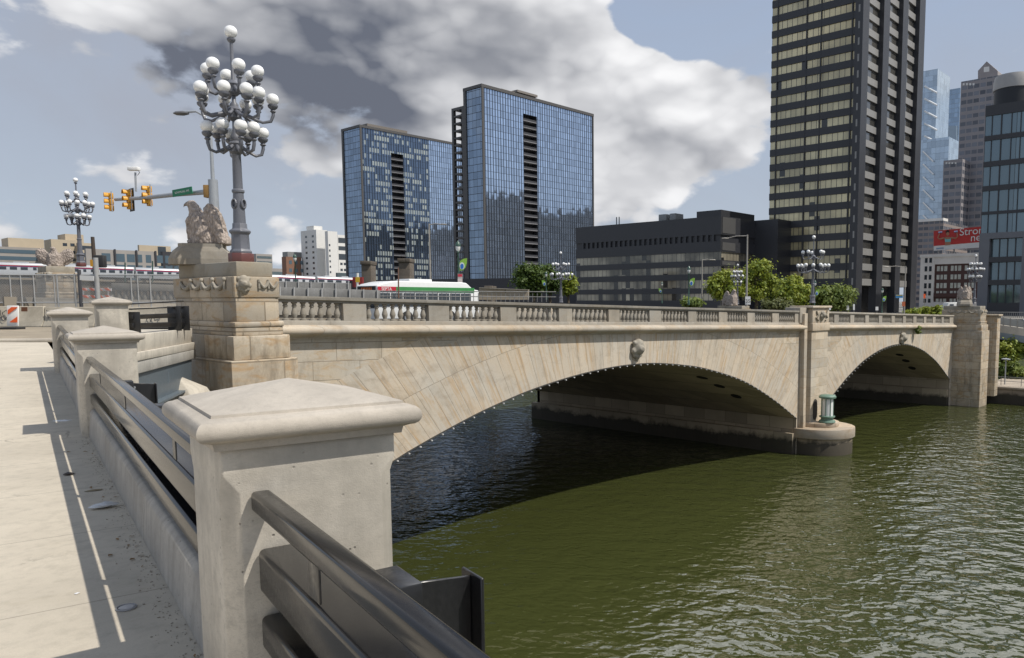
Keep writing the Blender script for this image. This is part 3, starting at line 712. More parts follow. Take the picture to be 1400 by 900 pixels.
# ------------------------------------------------------------------ eagles
def m_eagle():
    n = NT('eagle_granite'); p = n.pos()
    v = n.nd('ShaderNodeTexVoronoi', feature='F1'); n.lk(n.vm('MULTIPLY', p, (1, 1, 0.55)), v.inputs['Vector']); v.inputs['Scale'].default_value = 13.0     # rows of carved feathers
    g = n.noise(p, 40, 4, 0.7); a = n.noise(p, 4, 5, 0.65)
    c1 = n.mix(a, (0.36, 0.30, 0.26), (0.52, 0.445, 0.385)); c2 = n.mix(n.mr(v.outputs['Distance'], 0.35, 0.75, 0, 0.55), c1, (0.16, 0.13, 0.11)); c3 = n.mix(n.mr(g, 0.5, 0.75, 0, 0.4), c2, (0.12, 0.10, 0.09))  # grooves between feathers darkened in the colour, standing in for shade
    n.set(color=c3, rough=0.85); n.bump(n.M('SUBTRACT', n.M('MULTIPLY', g, 0.3), v.outputs['Distance']), 0.9, 0.06); return n.mat
M_eagle = m_eagle()
M_eagled = m_stone('eagle_plinth_stone', (0.36, 0.31, 0.24), 50, 50, False, 0.15, 0.6, 0.0)
def eagle(label, base, s, facing, plinth=True, spread=False):
    """hunched stone eagle with raised wings on a chamfered block; facing = compass angle of the beak"""
    t = thing('eagle_statue', label, 'statue', base, 'stone eagles on the pylons')
    f = Vector((math.cos(facing), math.sin(facing), 0)); l = UZ.cross(f); o = Vector(base)
    def P(a, b, c): return o + (f * a + l * b + UZ * c) * s
    if plinth:
        q = MB()
        q.rings([[P(x * k, y * k2, z) for x, y in ((-0.95, -0.8), (0.7, -0.8), (0.95, -0.5), (0.95, 0.5), (0.7, 0.8), (-0.95, 0.8))] for k, k2, z in ((1.15, 1.05, 0), (1.15, 1.05, 0.22), (1.0, 0.98, 0.5), (0.80, 0.9, 0.68), (0.80, 0.9, 0.80))])
        q.obj('plinth', M_eagled, t)
    h = 0.8 if plinth else 0
    b = MB()
    # body: stacked oval rings leaning forward, from tail to crown
    prof = [(-0.35, 0.00, 0.78, 0.60), (-0.33, 0.20, 0.76, 0.62), (-0.22, 0.45, 0.66, 0.60), (-0.10, 0.75, 0.55, 0.54), (0.02, 1.02, 0.42, 0.45), (0.13, 1.22, 0.27, 0.32), (0.20, 1.38, 0.22, 0.24), (0.25, 1.50, 0.21, 0.20), (0.29, 1.60, 0.17, 0.17), (0.30, 1.68, 0.08, 0.09)]
    b.rings([[P(cx + rx * math.cos(a), ry * math.sin(a), h + z) for a in [k * math.pi / 8 for k in range(16)]] for cx, z, rx, ry in prof])
    b.rings([[P(cx, ry * math.cos(a), h + cz + rz * math.sin(a)) for a in [k * math.pi / 4 for k in range(8)]] for cx, cz, ry, rz in ((0.36, 1.56, 0.10, 0.09), (0.48, 1.54, 0.07, 0.07), (0.56, 1.48, 0.045, 0.05), (0.57, 1.40, 0.02, 0.03))])
    # shield held against the breast, and talons
    b.rings([[P(0.36 + dx, 0.30 * k * math.cos(a), h + 0.55 + 0.48 * k * math.sin(a)) for a in [q * math.pi / 8 for q in range(16)]] for dx, k in ((-0.2, 1.0), (0.06, 1.0), (0.12, 0.8))])
    for q in (-1, 1):
        b.tube([P(0.30, q * 0.25, h + 1.0), P(0.42, q * 0.22, h + 0.85), P(0.40, q * 0.2, h + 0.6)], [0.12 * s, 0.10 * s, 0.07 * s], 8)
        b.tube([P(0.0, q * 0.3, h + 0.45), P(0.2, q * 0.3, h + 0.1), P(0.45, q * 0.3, h + 0.05)], [0.22 * s, 0.14 * s, 0.09 * s], 8)
        # wings: thick blades, shoulder to tip, in two layers of feathers
        if spread:
            pts = [(-0.05, 0.35, 1.05), (0.0, 0.7, 1.45), (-0.02, 1.05, 1.58), (-0.05, 1.32, 1.35), (-0.08, 1.38, 0.9), (-0.1, 1.2, 0.45), (-0.12, 0.85, 0.15), (-0.15, 0.5, 0.1)]
            b.prism([P(x, q * y, h + z) for x, y, z in pts], f * (-0.22 * s))
            for k in range(6): b.tube([P(0.02, q * (0.5 + 0.12 * k), h + 1.25 + 0.03 * k), P(-0.02, q * (0.55 + 0.15 * k), h + 0.25 + 0.1 * k)], [0.07 * s, 0.05 * s], 6)
        else:
            pts = [(0.0, 0.75), (0.02, 1.1), (0.10, 1.42), (0.26, 1.55), (0.42, 1.50), (0.60, 1.26), (0.74, 0.92), (0.84, 0.50), (0.90, 0.02), (0.70, 0.0), (0.45, 0.45), (0.2, 0.6)]
            wv = f * -0.80 + l * (q * 0.60)                                # blades swept back and out
            def Wp(a, z): return P(-0.10, q * 0.34, h + z) + wv * (a * s)
            b.prism([Wp(a, z) for a, z in pts], (f * -0.60 + l * (q * -0.80)) * (0.15 * s))
            for k in range(6): b.tube([Wp(0.12 + 0.1 * k, 1.38 - 0.07 * k), Wp(0.26 + 0.11 * k, 0.62 - 0.09 * k)], [0.055 * s, 0.035 * s], 6)
    remesh_obj(b, 'eagle', M_eagle, t, (0.035 if plinth and not spread and s < 1 else 0.06) * s, disp=0.02 * s)
    return t
eagle('pale stone eagle with a hooked beak turned left, above the soot-stained pylon', (10.22, 25.9, PT), 0.80, R(150))
eagle('stone eagle with spread wings beyond the chain-link fence', (15.55, 63.2, atD(90, 366, 54).z), 0.78, R(-118), False, True)
eagle('small pale eagle on the far bank pylon beside its globe lamp', (92.7, 27.6, ztop(92) + 1.05), 0.95, R(200))
eagle('distant stone eagle behind the speed sign, half lost in the yellow-green trees', (92.8, Y1 + 1.1, ztop(92) + 0.95), 1.35, R(-120), False)

# ------------------------------------------------------------------ globe lamps
M_lamp = m_metal('lamp_iron', (0.115, 0.12, 0.14), 0.45, 0.0, 0.2, 0.1)
M_globe = NT('opal_globe').set(color=(0.80, 0.80, 0.79), rough=0.22, coat=0.3).mat
M_redg = m_plain('red_granite', (0.13, 0.05, 0.045), 0.35)
gl_mesh = MB().ball((0, 0, 0), 1.0, 20, 14).mesh('globe', M_globe, smooth=80)
gl_low = MB().ball((0, 0, 0), 1.0, 12, 8).mesh('globe', M_globe, smooth=80)
def globe_lamp(label, base, H, tiers, group, hi=True, plinth=True, ph=0.0, lean=0.0):
    """tiers: (height share, arm reach, number of globes); everything scales with H"""
    k = H / 7.0; x, y, z = base
    t = thing('globe_lamp', label, 'street lamp', base, group)
    seg = 16 if hi else 8
    if plinth: MB().lathe([(0.36 * k, 0), (0.36 * k, 0.30 * k)], base, 8, phase=0.39).obj('granite_base', M_redg, t, bevel=0.02 * k)
    MB().lathe([(0.302 * k, 0.28 * k), (0.311 * k, 0.36 * k), (0.260 * k, 0.42 * k), (0.244 * k, 0.86 * k), (0.302 * k, 0.93 * k), (0.302 * k, 0.98 * k), (0.210 * k, 1.04 * k), (0.202 * k, 1.2 * k)], base, 8, phase=0.39).obj('base', M_lamp, t, bevel=0.012 * k if hi else 0)
    MB().lathe([(0.176 * k, 1.15 * k), (0.164 * k, 1.6 * k), (0.148 * k, 2.1 * k), (0.176 * k, 2.13 * k), (0.176 * k, 2.19 * k), (0.136 * k, 2.23 * k), (0.116 * k, 3.6 * k), (0.152 * k, 3.66 * k), (0.152 * k, 3.78 * k), (0.080 * k, 3.9 * k), (0.068 * k, 4.55 * k), (0.120 * k, 4.6 * k), (0.120 * k, 4.72 * k), (0.060 * k, 4.8 * k), (0.048 * k, 6.5 * k), (0.088 * k, 6.53 * k), (0.120 * k, 6.58 * k), (0.120 * k, 6.62 * k), (0.064 * k, 6.64 * k)], base, seg).obj('post', M_lamp, t, smooth=40)
    if hi:
        b = MB()
        for a in (0.4, 0.4 + math.pi / 2, 0.4 + math.pi, 0.4 + 1.5 * math.pi):
            q = Vector((math.cos(a), math.sin(a), 0)); n = UZ.cross(q)
            c = Vector(base) + q * 0.18 * k + UZ * 1.78 * k
            b.tube([c + n * 0.06 * k * math.cos(w) * 1.3 + UZ * 0.10 * k * math.sin(w) * 1.3 for w in [e * math.pi / 5 for e in range(11)]], 0.03 * k, 6)
        b.obj('ring_ornament', M_lamp, t, smooth=60)
    gr = 0.183 * k
    def put(c):
        o = link('globe', gl_mesh if hi else gl_low, t); o.matrix_parent_inverse = parent_inv(t); o.location = c; o.scale = (gr, gr, gr * 0.97)
    put((x, y, z + 6.82 * k))
    for ti, (hh, reach, n) in enumerate(tiers):
        arms = MB()
        for i in range(n):
            a = ph + 0.5 * ti + 2 * math.pi * i / n
            rr = reach * (1.0 if n < 7 or i % 2 == 0 else 0.78); dz = 0.0 if n < 7 or i % 2 == 0 else 0.05
            d = Vector((math.cos(a), math.sin(a), 0)); c = Vector((x, y, z + (hh + dz) * k))
            put(c + d * rr * k)
            path = [c + d * 0.07 * k - UZ * 0.45 * k, c + d * 0.2 * rr * k - UZ * 0.50 * k, c + d * 0.45 * rr * k - UZ * 0.62 * k, c + d * 0.72 * rr * k - UZ * 0.72 * k, c + d * 0.93 * rr * k - UZ * 0.66 * k, c + d * rr * k - UZ * 0.48 * k, c + d * rr * k - UZ * 0.28 * k]
            arms.tube(path, [0.05 * k, 0.055 * k, 0.05 * k, 0.045 * k, 0.05 * k, 0.05 * k, 0.045 * k], 8 if hi else 5)
            arms.lathe([(0.05 * k, -0.40 * k), (0.09 * k, -0.36 * k), (0.06 * k, -0.31 * k), (0.13 * k, -0.25 * k), (0.15 * k, -0.21 * k), (0.15 * k, -0.17 * k), (0.11 * k, -0.155 * k)], c + d * rr * k, 10 if hi else 6)
        # collar where the arms gather
        arms.lathe([(0.10 * k, -0.75 * k), (0.2 * k, -0.66 * k), (0.17 * k, -0.5 * k), (0.22 * k, -0.42 * k), (0.10 * k, -0.3 * k)], (x, y, z + hh * k), 10)
        arms.obj('arms', M_lamp, t, smooth=45)
    return t
LG = 'globe lamps along the bridge'
BIG = [(5.72, 0.70, 6), (4.98, 1.06, 10), (3.98, 0.76, 8)]
lb = atY(330, 357, 23.7)
globe_lamp('tall iron lamp with twenty-five white globes on the soot-stained pylon', (lb.x, lb.y, PT), (atD(312, 35, lb.dot(FH)).z - PT) * 1.0, BIG, LG, True, True, 0.35)
b0 = Vector((17.3, 64.2, atD(108, 366, 56).z)); globe_lamp('many-globed lamp behind the spread-winged eagle at far left', b0, atD(95, 243, b0.dot(FH)).z - b0.z, BIG, LG, False, True, 0.2)
b0 = Vector((57.0, Y0 + 0.2, ztop(57) + 0.42)); globe_lamp('globe lamp with two rings of globes on the river pier, nearest the water', b0, atD(1106, 322, b0.dot(FH)).z - b0.z, [(5.35, 1.05, 5), (4.0, 1.55, 10)], LG, False, False, 0.6)
b0 = Vector((57.0, Y1, ztop(57) + 0.42)); b0.xy = atY(767, 404, Y1).xy; globe_lamp('globe lamp standing before the round dark green tree', b0, atD(767, 344, b0.dot(FH)).z - b0.z, [(5.35, 1.05, 6), (4.0, 1.5, 10)], LG, False, False, 0.1)
b0 = atY(1332, 410, 28.2); b0.z = ztop(92) + 1.05; globe_lamp('globe lamp on the far bank pylon in front of the old brick building', b0, atD(1331, 348, b0.dot(FH)).z - b0.z, BIG, LG, False, False, 0.5)
b0 = atY(1008, 416, Y1 + 1.6); b0.z = ztop(92) + 0.95; globe_lamp('smallest globe lamp, in front of the yellow-green trees by the black low block', b0, atD(1007, 361, b0.dot(FH)).z - b0.z, BIG, LG, False, False, 0.3)
# shrub rooted in the cornice
M_leafy = None
# ================================================================== the walkway and its railing
RV = Vector((math.cos(R(78)), math.sin(R(78)), 0)); NV = Vector((math.cos(R(-12)), math.sin(R(-12)), 0))
P1 = FH * 2.976 + RH * -1.316
def zg(r): return ZS + min(0.2, 0.0 if r < 8 else 0.021 * (r - 8))
def RL(r, n, z=0.0): p = P1 + RV * r + NV * n; return Vector((p.x, p.y, zg(r) + z))
M_walk = m_sidewalk('walkway_concrete', (0.52, 0.465, 0.375))
M_curbc = m_concrete('kerb_concrete', (0.40, 0.37, 0.325), 0.9, 1.0, True)
M_pil = m_concrete('pillar_concrete', (0.56, 0.515, 0.44), 0.95, 1.3, True)
M_cap = m_concrete('cap_concrete', (0.41, 0.37, 0.315), 0.5, 2.0, False, pits=False)
M_rl = m_metal('rail_paint', (0.011, 0.011, 0.012), 0.14, 0.0, 0.0, 0.06); M_rl.node_tree.nodes['Principled BSDF'].inputs['Specular IOR Level'].default_value = 0.2
M_fin = m_metal('bracket_paint', (0.011, 0.011, 0.012), 0.35, 0.0, 0.2, 0.1)
M_bolt = m_metal('zinc_bolt', (0.55, 0.56, 0.58), 0.3, 0.9, 0, 0.1)
b = MB()
rs = [-9, -4, 0, 4, 8, 12, 17.5, 31.5]
for a, c in zip(rs, rs[1:]): b.face([RL(a, -0.1), RL(c, -0.1), RL(c, -30), RL(a, -30)])
struct(b.obj('sidewalk', M_walk))
b = MB()                                                       # deck slab under the railing, out to the river edge
for a, c in zip(rs[:-2], rs[1:-1]): b.prism([RL(a, -0.1, -0.004), RL(a, 0.42, -0.004), RL(a, 0.42, -0.6), RL(a, -0.1, -0.6)], RL(c, 0) - RL(a, 0))
struct(b.obj('deck_slab', M_curbc))

b = MB()                                                       # the bank the walkway stands on
b.prism([RL(-40, 0.28, -0.62), RL(17.5, 0.28, -0.62), RL(17.5, 0.28, -13), RL(-40, 0.28, -13)], NV * -30)
b.prism([RL(17.5, 0.28, -0.62), RL(24.5, 0.28, -0.62), RL(24.5, 0.28, -13), RL(17.5, 0.28, -13)], NV * -30)
b.prism([Vector((-60, 26.0, 10.25)), Vector((9.6, 26.0, 10.25)), Vector((9.6, 26.0, -2)), Vector((-60, 26.0, -2))], (0, 34.0, 0))
struct(b.obj('bank', m_stone('bank_stone', (0.30, 0.25, 0.18), 1.6, 0.7, False, 0.4, 0.7)))

def pillar(r, n, z, label, wid=0.75, h=1.147):
    c = P1 + RV * r + NV * n
    t = thing('concrete_pillar', label, 'pillar', (c.x, c.y, z), 'concrete pillars of the walkway railing')
    k = wid / 0.75; hs = 0.30 * k; B = lambda a, d, zz: c + RV * a + NV * d + UZ * (z + zz)
    sh = MB(); ch = 0.055
    def ringp(w, zz, cc): return [B(-w, -w + cc, zz), B(-w + cc, -w, zz), B(w - cc, -w, zz), B(w, -w + cc, zz), B(w, w - cc, zz), B(w - cc, w, zz), B(-w + cc, w, zz), B(-w, w - cc, zz)]
    e = 0.006
    sh.rings([ringp(hs, -0.5, ch), ringp(hs, h - 0.20, ch), ringp(hs, h - 0.135, e), ringp(hs, h - 0.045, e)])
    sh.obj('shaft', M_pil, t, bevel=0.004, segs=1)
    cp = MB(); w0 = 0.375 * k
    def sq(w, zz): return [B(-w, -w, zz), B(w, -w, zz), B(w, w, zz), B(-w, w, zz)]
    prof = [(hs + 0.02, h - 0.045), (hs + 0.025, h - 0.02), (w0 - 0.03, h - 0.012)]
    prof += [(w0 - 0.03 + 0.035 * math.sin(a), h + 0.025 - 0.037 * math.cos(a)) for a in [q * math.pi / 8 for q in range(9)]]
    prof += [(w0 - 0.037, h + 0.066), (w0 - 0.048, h + 0.068), (w0 - 0.050, h + 0.078), (0.002, h + 0.158)]
    cp.rings([sq(w, zz) for w, zz in prof]); cp.obj('cap', M_cap, t, smooth=28)
    return t
pillar(0, 0, ZS, 'big pale concrete pillar with pyramid cap filling the foreground')
pillar(8.2, 0, ZS, 'concrete pillar with pyramid cap, second along the walkway railing')
pillar(16.4, 0, zg(16.4), 'concrete pillar with pyramid cap standing on the sidewalk corner, farthest left')
q = FH * 17.5 + RH * (17.5 * (151 - 860) / 1065); d_ = q - P1
pillar(d_.dot(RV), d_.dot(NV), zg(16.4) + 0.22, 'smaller looking concrete pillar where the black railing begins')
pillar(-8.2, 0, ZS, 'concrete pillar behind the viewer') if False else None

def kerb(r0, r1, label):
    b = MB(); n = max(1, int((r1 - r0) / 2.0)); step = (r1 - r0) / n
    t = thing('concrete_kerb', label, 'kerb', RL(r0, -0.1), 'concrete kerbs under the railing')
    prof = [(-0.235, 0.0), (-0.215, 0.30), (-0.185, 0.335), (0.20, 0.335), (0.24, 0.30), (0.24, 0.0)]
    for i in range(n):
        a, c = r0 + i * step, r0 + (i + 1) * step - 0.008
        b.rings([[RL(a, x, z) for x, z in prof], [RL(c, x, z) for x, z in prof]])
    b.obj('kerb', M_curbc, t, bevel=0.008, segs=1); return t
kerb(-8.0, -0.30, 'concrete kerb under the nearest railing bay')
kerb(0.30, 7.90, 'concrete kerb between the foreground pillar and the next pillar')
kerb(8.50, 16.10, 'concrete kerb at the distant end of the walkway')
def railing(r0, r1, fins, label):
    t = thing('metal_railing', label, 'railing', RL(r0, 0), 'dark metal railing bays of the walkway')
    def beam(n0, n1, z0, z1, name, rad):
        b = MB(); b.rings([[RL(r0, n0, z0), RL(r0, n1, z0), RL(r0, n1, z1), RL(r0, n0, z1)], [RL(r1, n0, z0), RL(r1, n1, z0), RL(r1, n1, z1), RL(r1, n0, z1)]])
        return b.obj(name, M_rl, t, bevel=rad, segs=4)
    beam(-0.215, -0.150, 0.882, 0.952, 'top_rail', 0.015)
    beam(-0.200, -0.005, 0.592, 0.748, 'guard_beam', 0.020)
    beam(-0.200, -0.045, 0.390, 0.510, 'lower_beam', 0.020)
    for r in fins:
        o = MB()
        B = lambda a, n, z: RL(r + a, n, z)
        o.prism([B(0, 0.02, 0.20), B(0, 0.02, 0.745), B(0, 0.30, 0.715), B(0, 0.30, -0.30), B(0, 0.12, -0.30)], RV * 0.012)
        o.prism([B(-0.07, 0.30, -0.3), B(-0.07, 0.30, 0.725), B(0.07, 0.30, 0.725), B(0.07, 0.30, -0.3)], NV * 0.012)
        fo = o.obj('post_plate', M_fin, t, bevel=0.003, segs=1)
        s = MB(); s.rings([[B(-0.09, -0.003, z), B(-0.09, 0.10, z), B(0.11, 0.10, z), B(0.11, -0.003, z)] for z in (0.60, 0.765)])
        s.obj('bracket', M_fin, fo, bevel=0.006)
        s = MB()
        s.tube([B(-0.11, 0.06, 0.69), B(-0.085, 0.06, 0.69)], 0.02, 6); s.tube([B(-0.016, 0.11, 0.69), B(0.03, 0.11, 0.69)], 0.016, 6)
        s.obj('bolt', M_bolt, fo)
        s = MB(); s.rings([[B(a, -0.188, 0.752), B(a, -0.180, 0.752), B(a, -0.180, 0.880), B(a, -0.188, 0.880)] for a in (-0.05, 0.05)])
        s.obj('saddle', M_fin, fo, bevel=0.004)
        s = MB(); s.rings([[B(a, -0.05, 0.2), B(a, 0.02, 0.2), B(a, 0.02, 0.72), B(a, -0.05, 0.72)] for a in (-0.01, 0.014)]); s.obj('stem', M_fin, fo)
    return t
railing(-8.0, -0.305, [-0.92, -3.2, -5.6], 'dark metal railing bay running out of the bottom edge of the picture')
railing(0.305, 7.895, [1.6, 4.1, 6.5], 'dark metal railing bay between the foreground pillar and the second pillar')
railing(8.505, 16.095, [9.9, 12.3, 14.7], 'dark metal railing bay running on to the pillar at the sidewalk corner')

# black railing on the ramp toward the pylon
bl = thing('black_railing', 'open black four-bar railing in front of the sooty pylon', 'railing', atD(178, 448, 17.6))
A0, A1_ = (178, 17.7), (250, 21.6)
def BR(t, v0, v1):                                              # a point along the ramp railing
    d = A0[1] + (A1_[1] - A0[1]) * t; u0 = A0[0] + (A1_[0] - A0[0]) * ((1 / A0[1] - 1 / d) / (1 / A0[1] - 1 / A1_[1])) if t else A0[0]
    return atD(u0, v0 + (v1 - v0) * t, d)
z_lo0, z_lo1 = BR(0, 449, 447).z, BR(1, 449, 447).z
def RB(t, h): p = BR(t, 420, 420); p.z = z_lo0 + (z_lo1 - z_lo0) * t + h; return p
sd = (RB(1, 0) - RB(0, 0)).normalized().cross(UZ)
H0 = BR(0, 415, 411).z - z_lo0; H1 = BR(1, 415, 411).z - z_lo1
for f0, f1, w in ((0.95, 1.0, 0.035), (0.74, 0.79, 0.035), (0.36, 0.54, 0.05), (0.02, 0.20, 0.05)):
    b = MB(); b.rings([[RB(0, f0 * H0) - sd * w, RB(0, f0 * H0) + sd * w, RB(0, f1 * H0) + sd * w, RB(0, f1 * H0) - sd * w], [RB(1, f0 * H1) - sd * w, RB(1, f0 * H1) + sd * w, RB(1, f1 * H1) + sd * w, RB(1, f1 * H1) - sd * w]]); b.obj('rail', M_fin, bl, bevel=0.01)
for t_, fo in ((0.02, 0.66), (0.99, 1.02), (0.80, 0.98)):
    b = MB(); b.obox(RB(t_, fo * H0 / 2 - 0.05), sd * 0.16, (RB(1, 0) - RB(0, 0)).normalized() * 0.03, UZ * (fo * H0 / 2 + 0.05)); b.obj('post_plate', M_fin, bl, bevel=0.008)

# the ramp itself: concrete parapet edge on a steel girder
M_ramp = m_concrete('ramp_concrete', (0.52, 0.475, 0.40), 0.6, 1.0, True)
M_rampl = m_concrete('ramp_lip_concrete', (0.42, 0.40, 0.36), 0.8, 1.0, True)
rp = thing('ramp_span', 'short concrete ramp on a blue-grey steel girder next to the sooty pylon', 'ramp', atD(182, 500, 17))
def quad_strip(l, rr, dl, dr, back, name, mat, bev=0.02):
    """band between two measured edges (left u, v0, v1) and (right u, v0, v1), given real depth behind"""
    a, c = atD(l[0], l[1], dl), atD(l[0], l[2], dl); e, g = atD(rr[0], rr[1], dr), atD(rr[0], rr[2], dr)
    n = (e - a).cross(UZ).normalized(); n = n if n.dot(RH) < 0 else -n
    b = MB(); b.prism([a, e, g, c], n * back); return b.obj(name, mat, rp, bevel=bev)
quad_strip((150, 462, 489), (263, 449, 468), 15.5, 22.6, 0.35, 'kerb_wall', M_ramp)
quad_strip((150, 489, 502), (267, 468, 478), 15.3, 22.55, 0.5, 'ledge', M_ramp)
quad_strip((150, 502, 522), (268, 478, 490), 15.4, 22.6, 0.4, 'slab_edge', M_rampl)
M_gird = m_metal('girder_paint', (0.10, 0.125, 0.145), 0.5, 0.0, 0.1, 0.1)
quad_strip((150, 522, 580), (262, 490, 528), 15.6, 22.3, 0.1, 'girder_web', M_gird, 0)
a_, c_ = atD(150, 578, 15.45), atD(262, 526, 22.2); b = MB(); n_ = (c_ - a_).cross(UZ).normalized(); n_ = n_ if n_.dot(RH) < 0 else -n_
b.prism([a_ - n_ * 0.15, c_ - n_ * 0.15, c_ + n_ * 0.25, a_ + n_ * 0.25], (0, 0, -0.05)); b.obj('girder_flange', M_gird, rp)
b = MB()
for k in range(7):
    p = atD(231, 497 + k * 3.2, 20.0); b.ball(p, 0.022, 6, 4)
b.obj('rivets', M_gird, rp)
b = MB(); p = atD(227, 494, 19.9); b.box(p.x - 0.03, p.x + 0.03, p.y - 0.05, p.y + 0.05, p.z - 0.55, p.z + 0.02); b.obj('stiffener', M_gird, rp)
# old stone stub at the foot of the pylon
st = thing('stone_stub', 'broken pointed stone stub under the ramp girder, beside the pylon foot', 'stone', atD(242, 545, 21.0))
b = MB(); bp = atD(243, 545, 21.2)
b.rings([[bp + RH * x * k + FH * y * k + UZ * z for x, y in ((-0.75, -0.4), (0.6, -0.4), (0.75, 0.5), (-0.6, 0.5))] for z, k in ((-1.2, 1.05), (0.0, 1.0), (0.28, 0.82), (0.62, 0.10))])
b.obj('stub', M_ramp, st, bevel=0.04)
b = MB(); p = atD(215, 560, 19.5); b.obox(p, RH * 0.25, FH * 3.0, UZ * 0.15); 

# ------------------------------------------------------------------ the road and building site past the sidewalk corner
b = MB()
A = [atD(-420, 469, 26.5), atD(170, 467, 26.5), atD(170, 447, 41.0), atD(-420, 449, 41.0)]
struct(b.face(A).obj('dirt_verge', M_dirt))
b = MB(); k0, k1 = atD(-420, 468, 26.8), atD(84, 466, 26.8); b.obox((k0 + k1) / 2 + UZ * 0.0, (k1 - k0) / 2, FH * 0.15, UZ * 0.07)
o = b.obj('road_kerb', M_ramp, None, bevel=0.02); struct(o)
b = MB(); p0, p1 = atD(-420, 449, 41.2), atD(250, 448, 41.2); b.face([p0, p1, p1 + FH * 18, p0 + FH * 18]); struct(b.obj('road', M_asph))
# concrete traffic barriers with scrawled tags
M_jers = m_concrete('barrier_concrete', (0.50, 0.45, 0.36), 0.9, 0.6, True)
M_scr = m_plain('spray_paint', (0.05, 0.05, 0.055), 0.6)
jz = atD(100, 447, 42).z
def jersey(u0, u1, v_top, label, dep=42.0, marks=()):
    t = thing('concrete_barrier', label, 'barrier', atD((u0 + u1) / 2, 447, dep), 'concrete traffic barriers by the road')
    a, c = atD(u0, 430, dep), atD(u1, 430, dep); a.z = c.z = jz; h = atD(u0, v_top, dep).z - jz
    b = MB(); prof = [(-0.32, 0), (-0.32, 0.08), (-0.16, 0.35), (-0.09, h), (0.09, h), (0.16, 0.35), (0.32, 0.08), (0.32, 0)]
    b.rings([[p + FH * x + UZ * z for x, z in prof] for p in (a, c)]); b.obj('barrier', M_jers, t, bevel=0.02, segs=1)
    for m in marks:
        g = MB(); g.tube([atD(u, v, dep - 0.21 - 0.1 * (v > 436)) for u, v in m], 0.022, 5); g.obj('scrawl', M_scr, t)
    return t
jersey(-40, 62, 419, 'pale concrete barrier behind the striped orange and white panel, tag scrawled at its left', marks=[[(6, 436), (3, 428), (9, 424), (11, 432), (5, 439), (0, 434)], [(0, 424), (2, 436)]])
jersey(63, 132, 420, 'pale concrete barrier with a black scrawled tag between the panel and the pillars', marks=[[(41.5 + 22, 424), (46 + 22, 431)], [(64, 427), (66, 436)], [(67, 434), (70, 425), (71, 434)], [(67.5, 431), (71.5, 430)], [(72, 424), (74, 436)], [(77, 424), (73, 430), (78, 436)], [(79, 428), (82, 425), (83, 431), (80, 435), (79, 429)], [(84, 434), (86, 425), (89, 434)], [(90, 433), (92, 426)]])
jersey(133, 246, 420, 'pale concrete barrier seen through the bars of the black railing', marks=[[(200, 438), (203, 432), (206, 440), (209, 431), (212, 439)], [(214, 433), (219, 431), (217, 439)], [(199, 444), (206, 446), (216, 443)]])
# orange and white hazard panel
M_org = m_plain('hazard_orange', (0.75, 0.11, 0.02), 0.5); M_wht = m_plain('hazard_white', (0.75, 0.75, 0.73), 0.5, var=0.08); M_blk = m_plain('black_rubber', (0.02, 0.02, 0.02), 0.8)
hp = thing('hazard_panel', 'orange and white striped hazard panel on a rubber foot by the concrete barrier', 'traffic panel', atD(17, 449, 38))
def on(u, v, d=38.0): return atD(u, v, d)
b = MB(); b.prism([on(9, 418), on(24.5, 418), on(24.5, 446), on(9, 446)], FH * 0.08); b.obj('panel', M_wht, hp, bevel=0.02)
b = MB()
for pts in ([(10.5, 430), (10.5, 424), (15.5, 420), (23.3, 420), (23.3, 421)], [(23.3, 433), (23.3, 441), (13.5, 441), (13.5, 440)],):
    b.prism([on(u, v, 37.97) for u, v in pts], FH * 0.02)
b.obj('orange_stripes', M_org, hp)
b = MB(); b.obox(on(17, 449), RH * 0.42, FH * 0.3, UZ * 0.05); b.obj('foot', M_blk, hp, bevel=0.02)
rl = thing('brown_sign_plate', 'small brown plate leaning on the concrete barrier', 'plate', atD(33, 424, 41.5)); b = MB(); b.prism([on(29, 420, 41.4), on(37, 420, 41.4), on(37, 426, 41.4), on(29, 426, 41.4)], FH * 0.03); b.obj('plate', m_plain('brown_plate', (0.13, 0.05, 0.02), 0.6), rl)
# chain-link fence
M_galv = m_metal('galvanised', (0.36, 0.36, 0.35), 0.5, 0.2, 0, 0.1)
cf = thing('chain_link_fence', 'grey chain-link fence along the road behind the concrete barriers', 'fence', atD(100, 420, 46))
fd = 46.0; ft, fb_ = 376.0, 415.0
zt_ = atD(100, ft, fd).z; zb_ = atD(100, fb_, fd).z
def FC(u, z): p = atD(u, 400, fd); p.z = z; return p
mesh_b = MB(); x0_, x1_ = FC(-60, 0), FC(247, 0); Lf = (x1_ - x0_).length; dr_ = (x1_ - x0_).normalized(); hh = zt_ - zb_ ; step = 0.095; th = 0.0095
def wire(p, q):
    d = (q - p).normalized(); s = d.cross(FH).normalized() * th; mesh_b.face([p - s, p + s, q + s, q - s])
k = -hh
while k < Lf:
    for sg in (1, -1):
        s0 = max(k, 0.0); s1 = min(k + hh, Lf)
        if s1 > s0:
            za = (s0 - k); zc_ = (s1 - k)
            pa = x0_ + dr_ * s0; pc_ = x0_ + dr_ * s1
            pa.z = zb_ + za if sg > 0 else zt_ - za; pc_.z = zb_ + zc_ if sg > 0 else zt_ - zc_
            wire(pa, pc_)
    k += step
mesh_b.obj('wire_mesh', M_galv, cf, recalc=False)
for z in (zt_, zb_ + 0.05):
    MB().tube([FC(-60, z), FC(247, z)], 0.035, 6).obj('pipe', M_galv, cf, smooth=60)
for u in (15, 29.5, 47, 75, 79, 103, 134, 180, 189, 206):
    MB().tube([FC(u, zb_ - 0.4), FC(u, zt_ + 0.03)], 0.035 if u not in (79, 103) else 0.05, 6).obj('post', M_galv, cf, smooth=60)
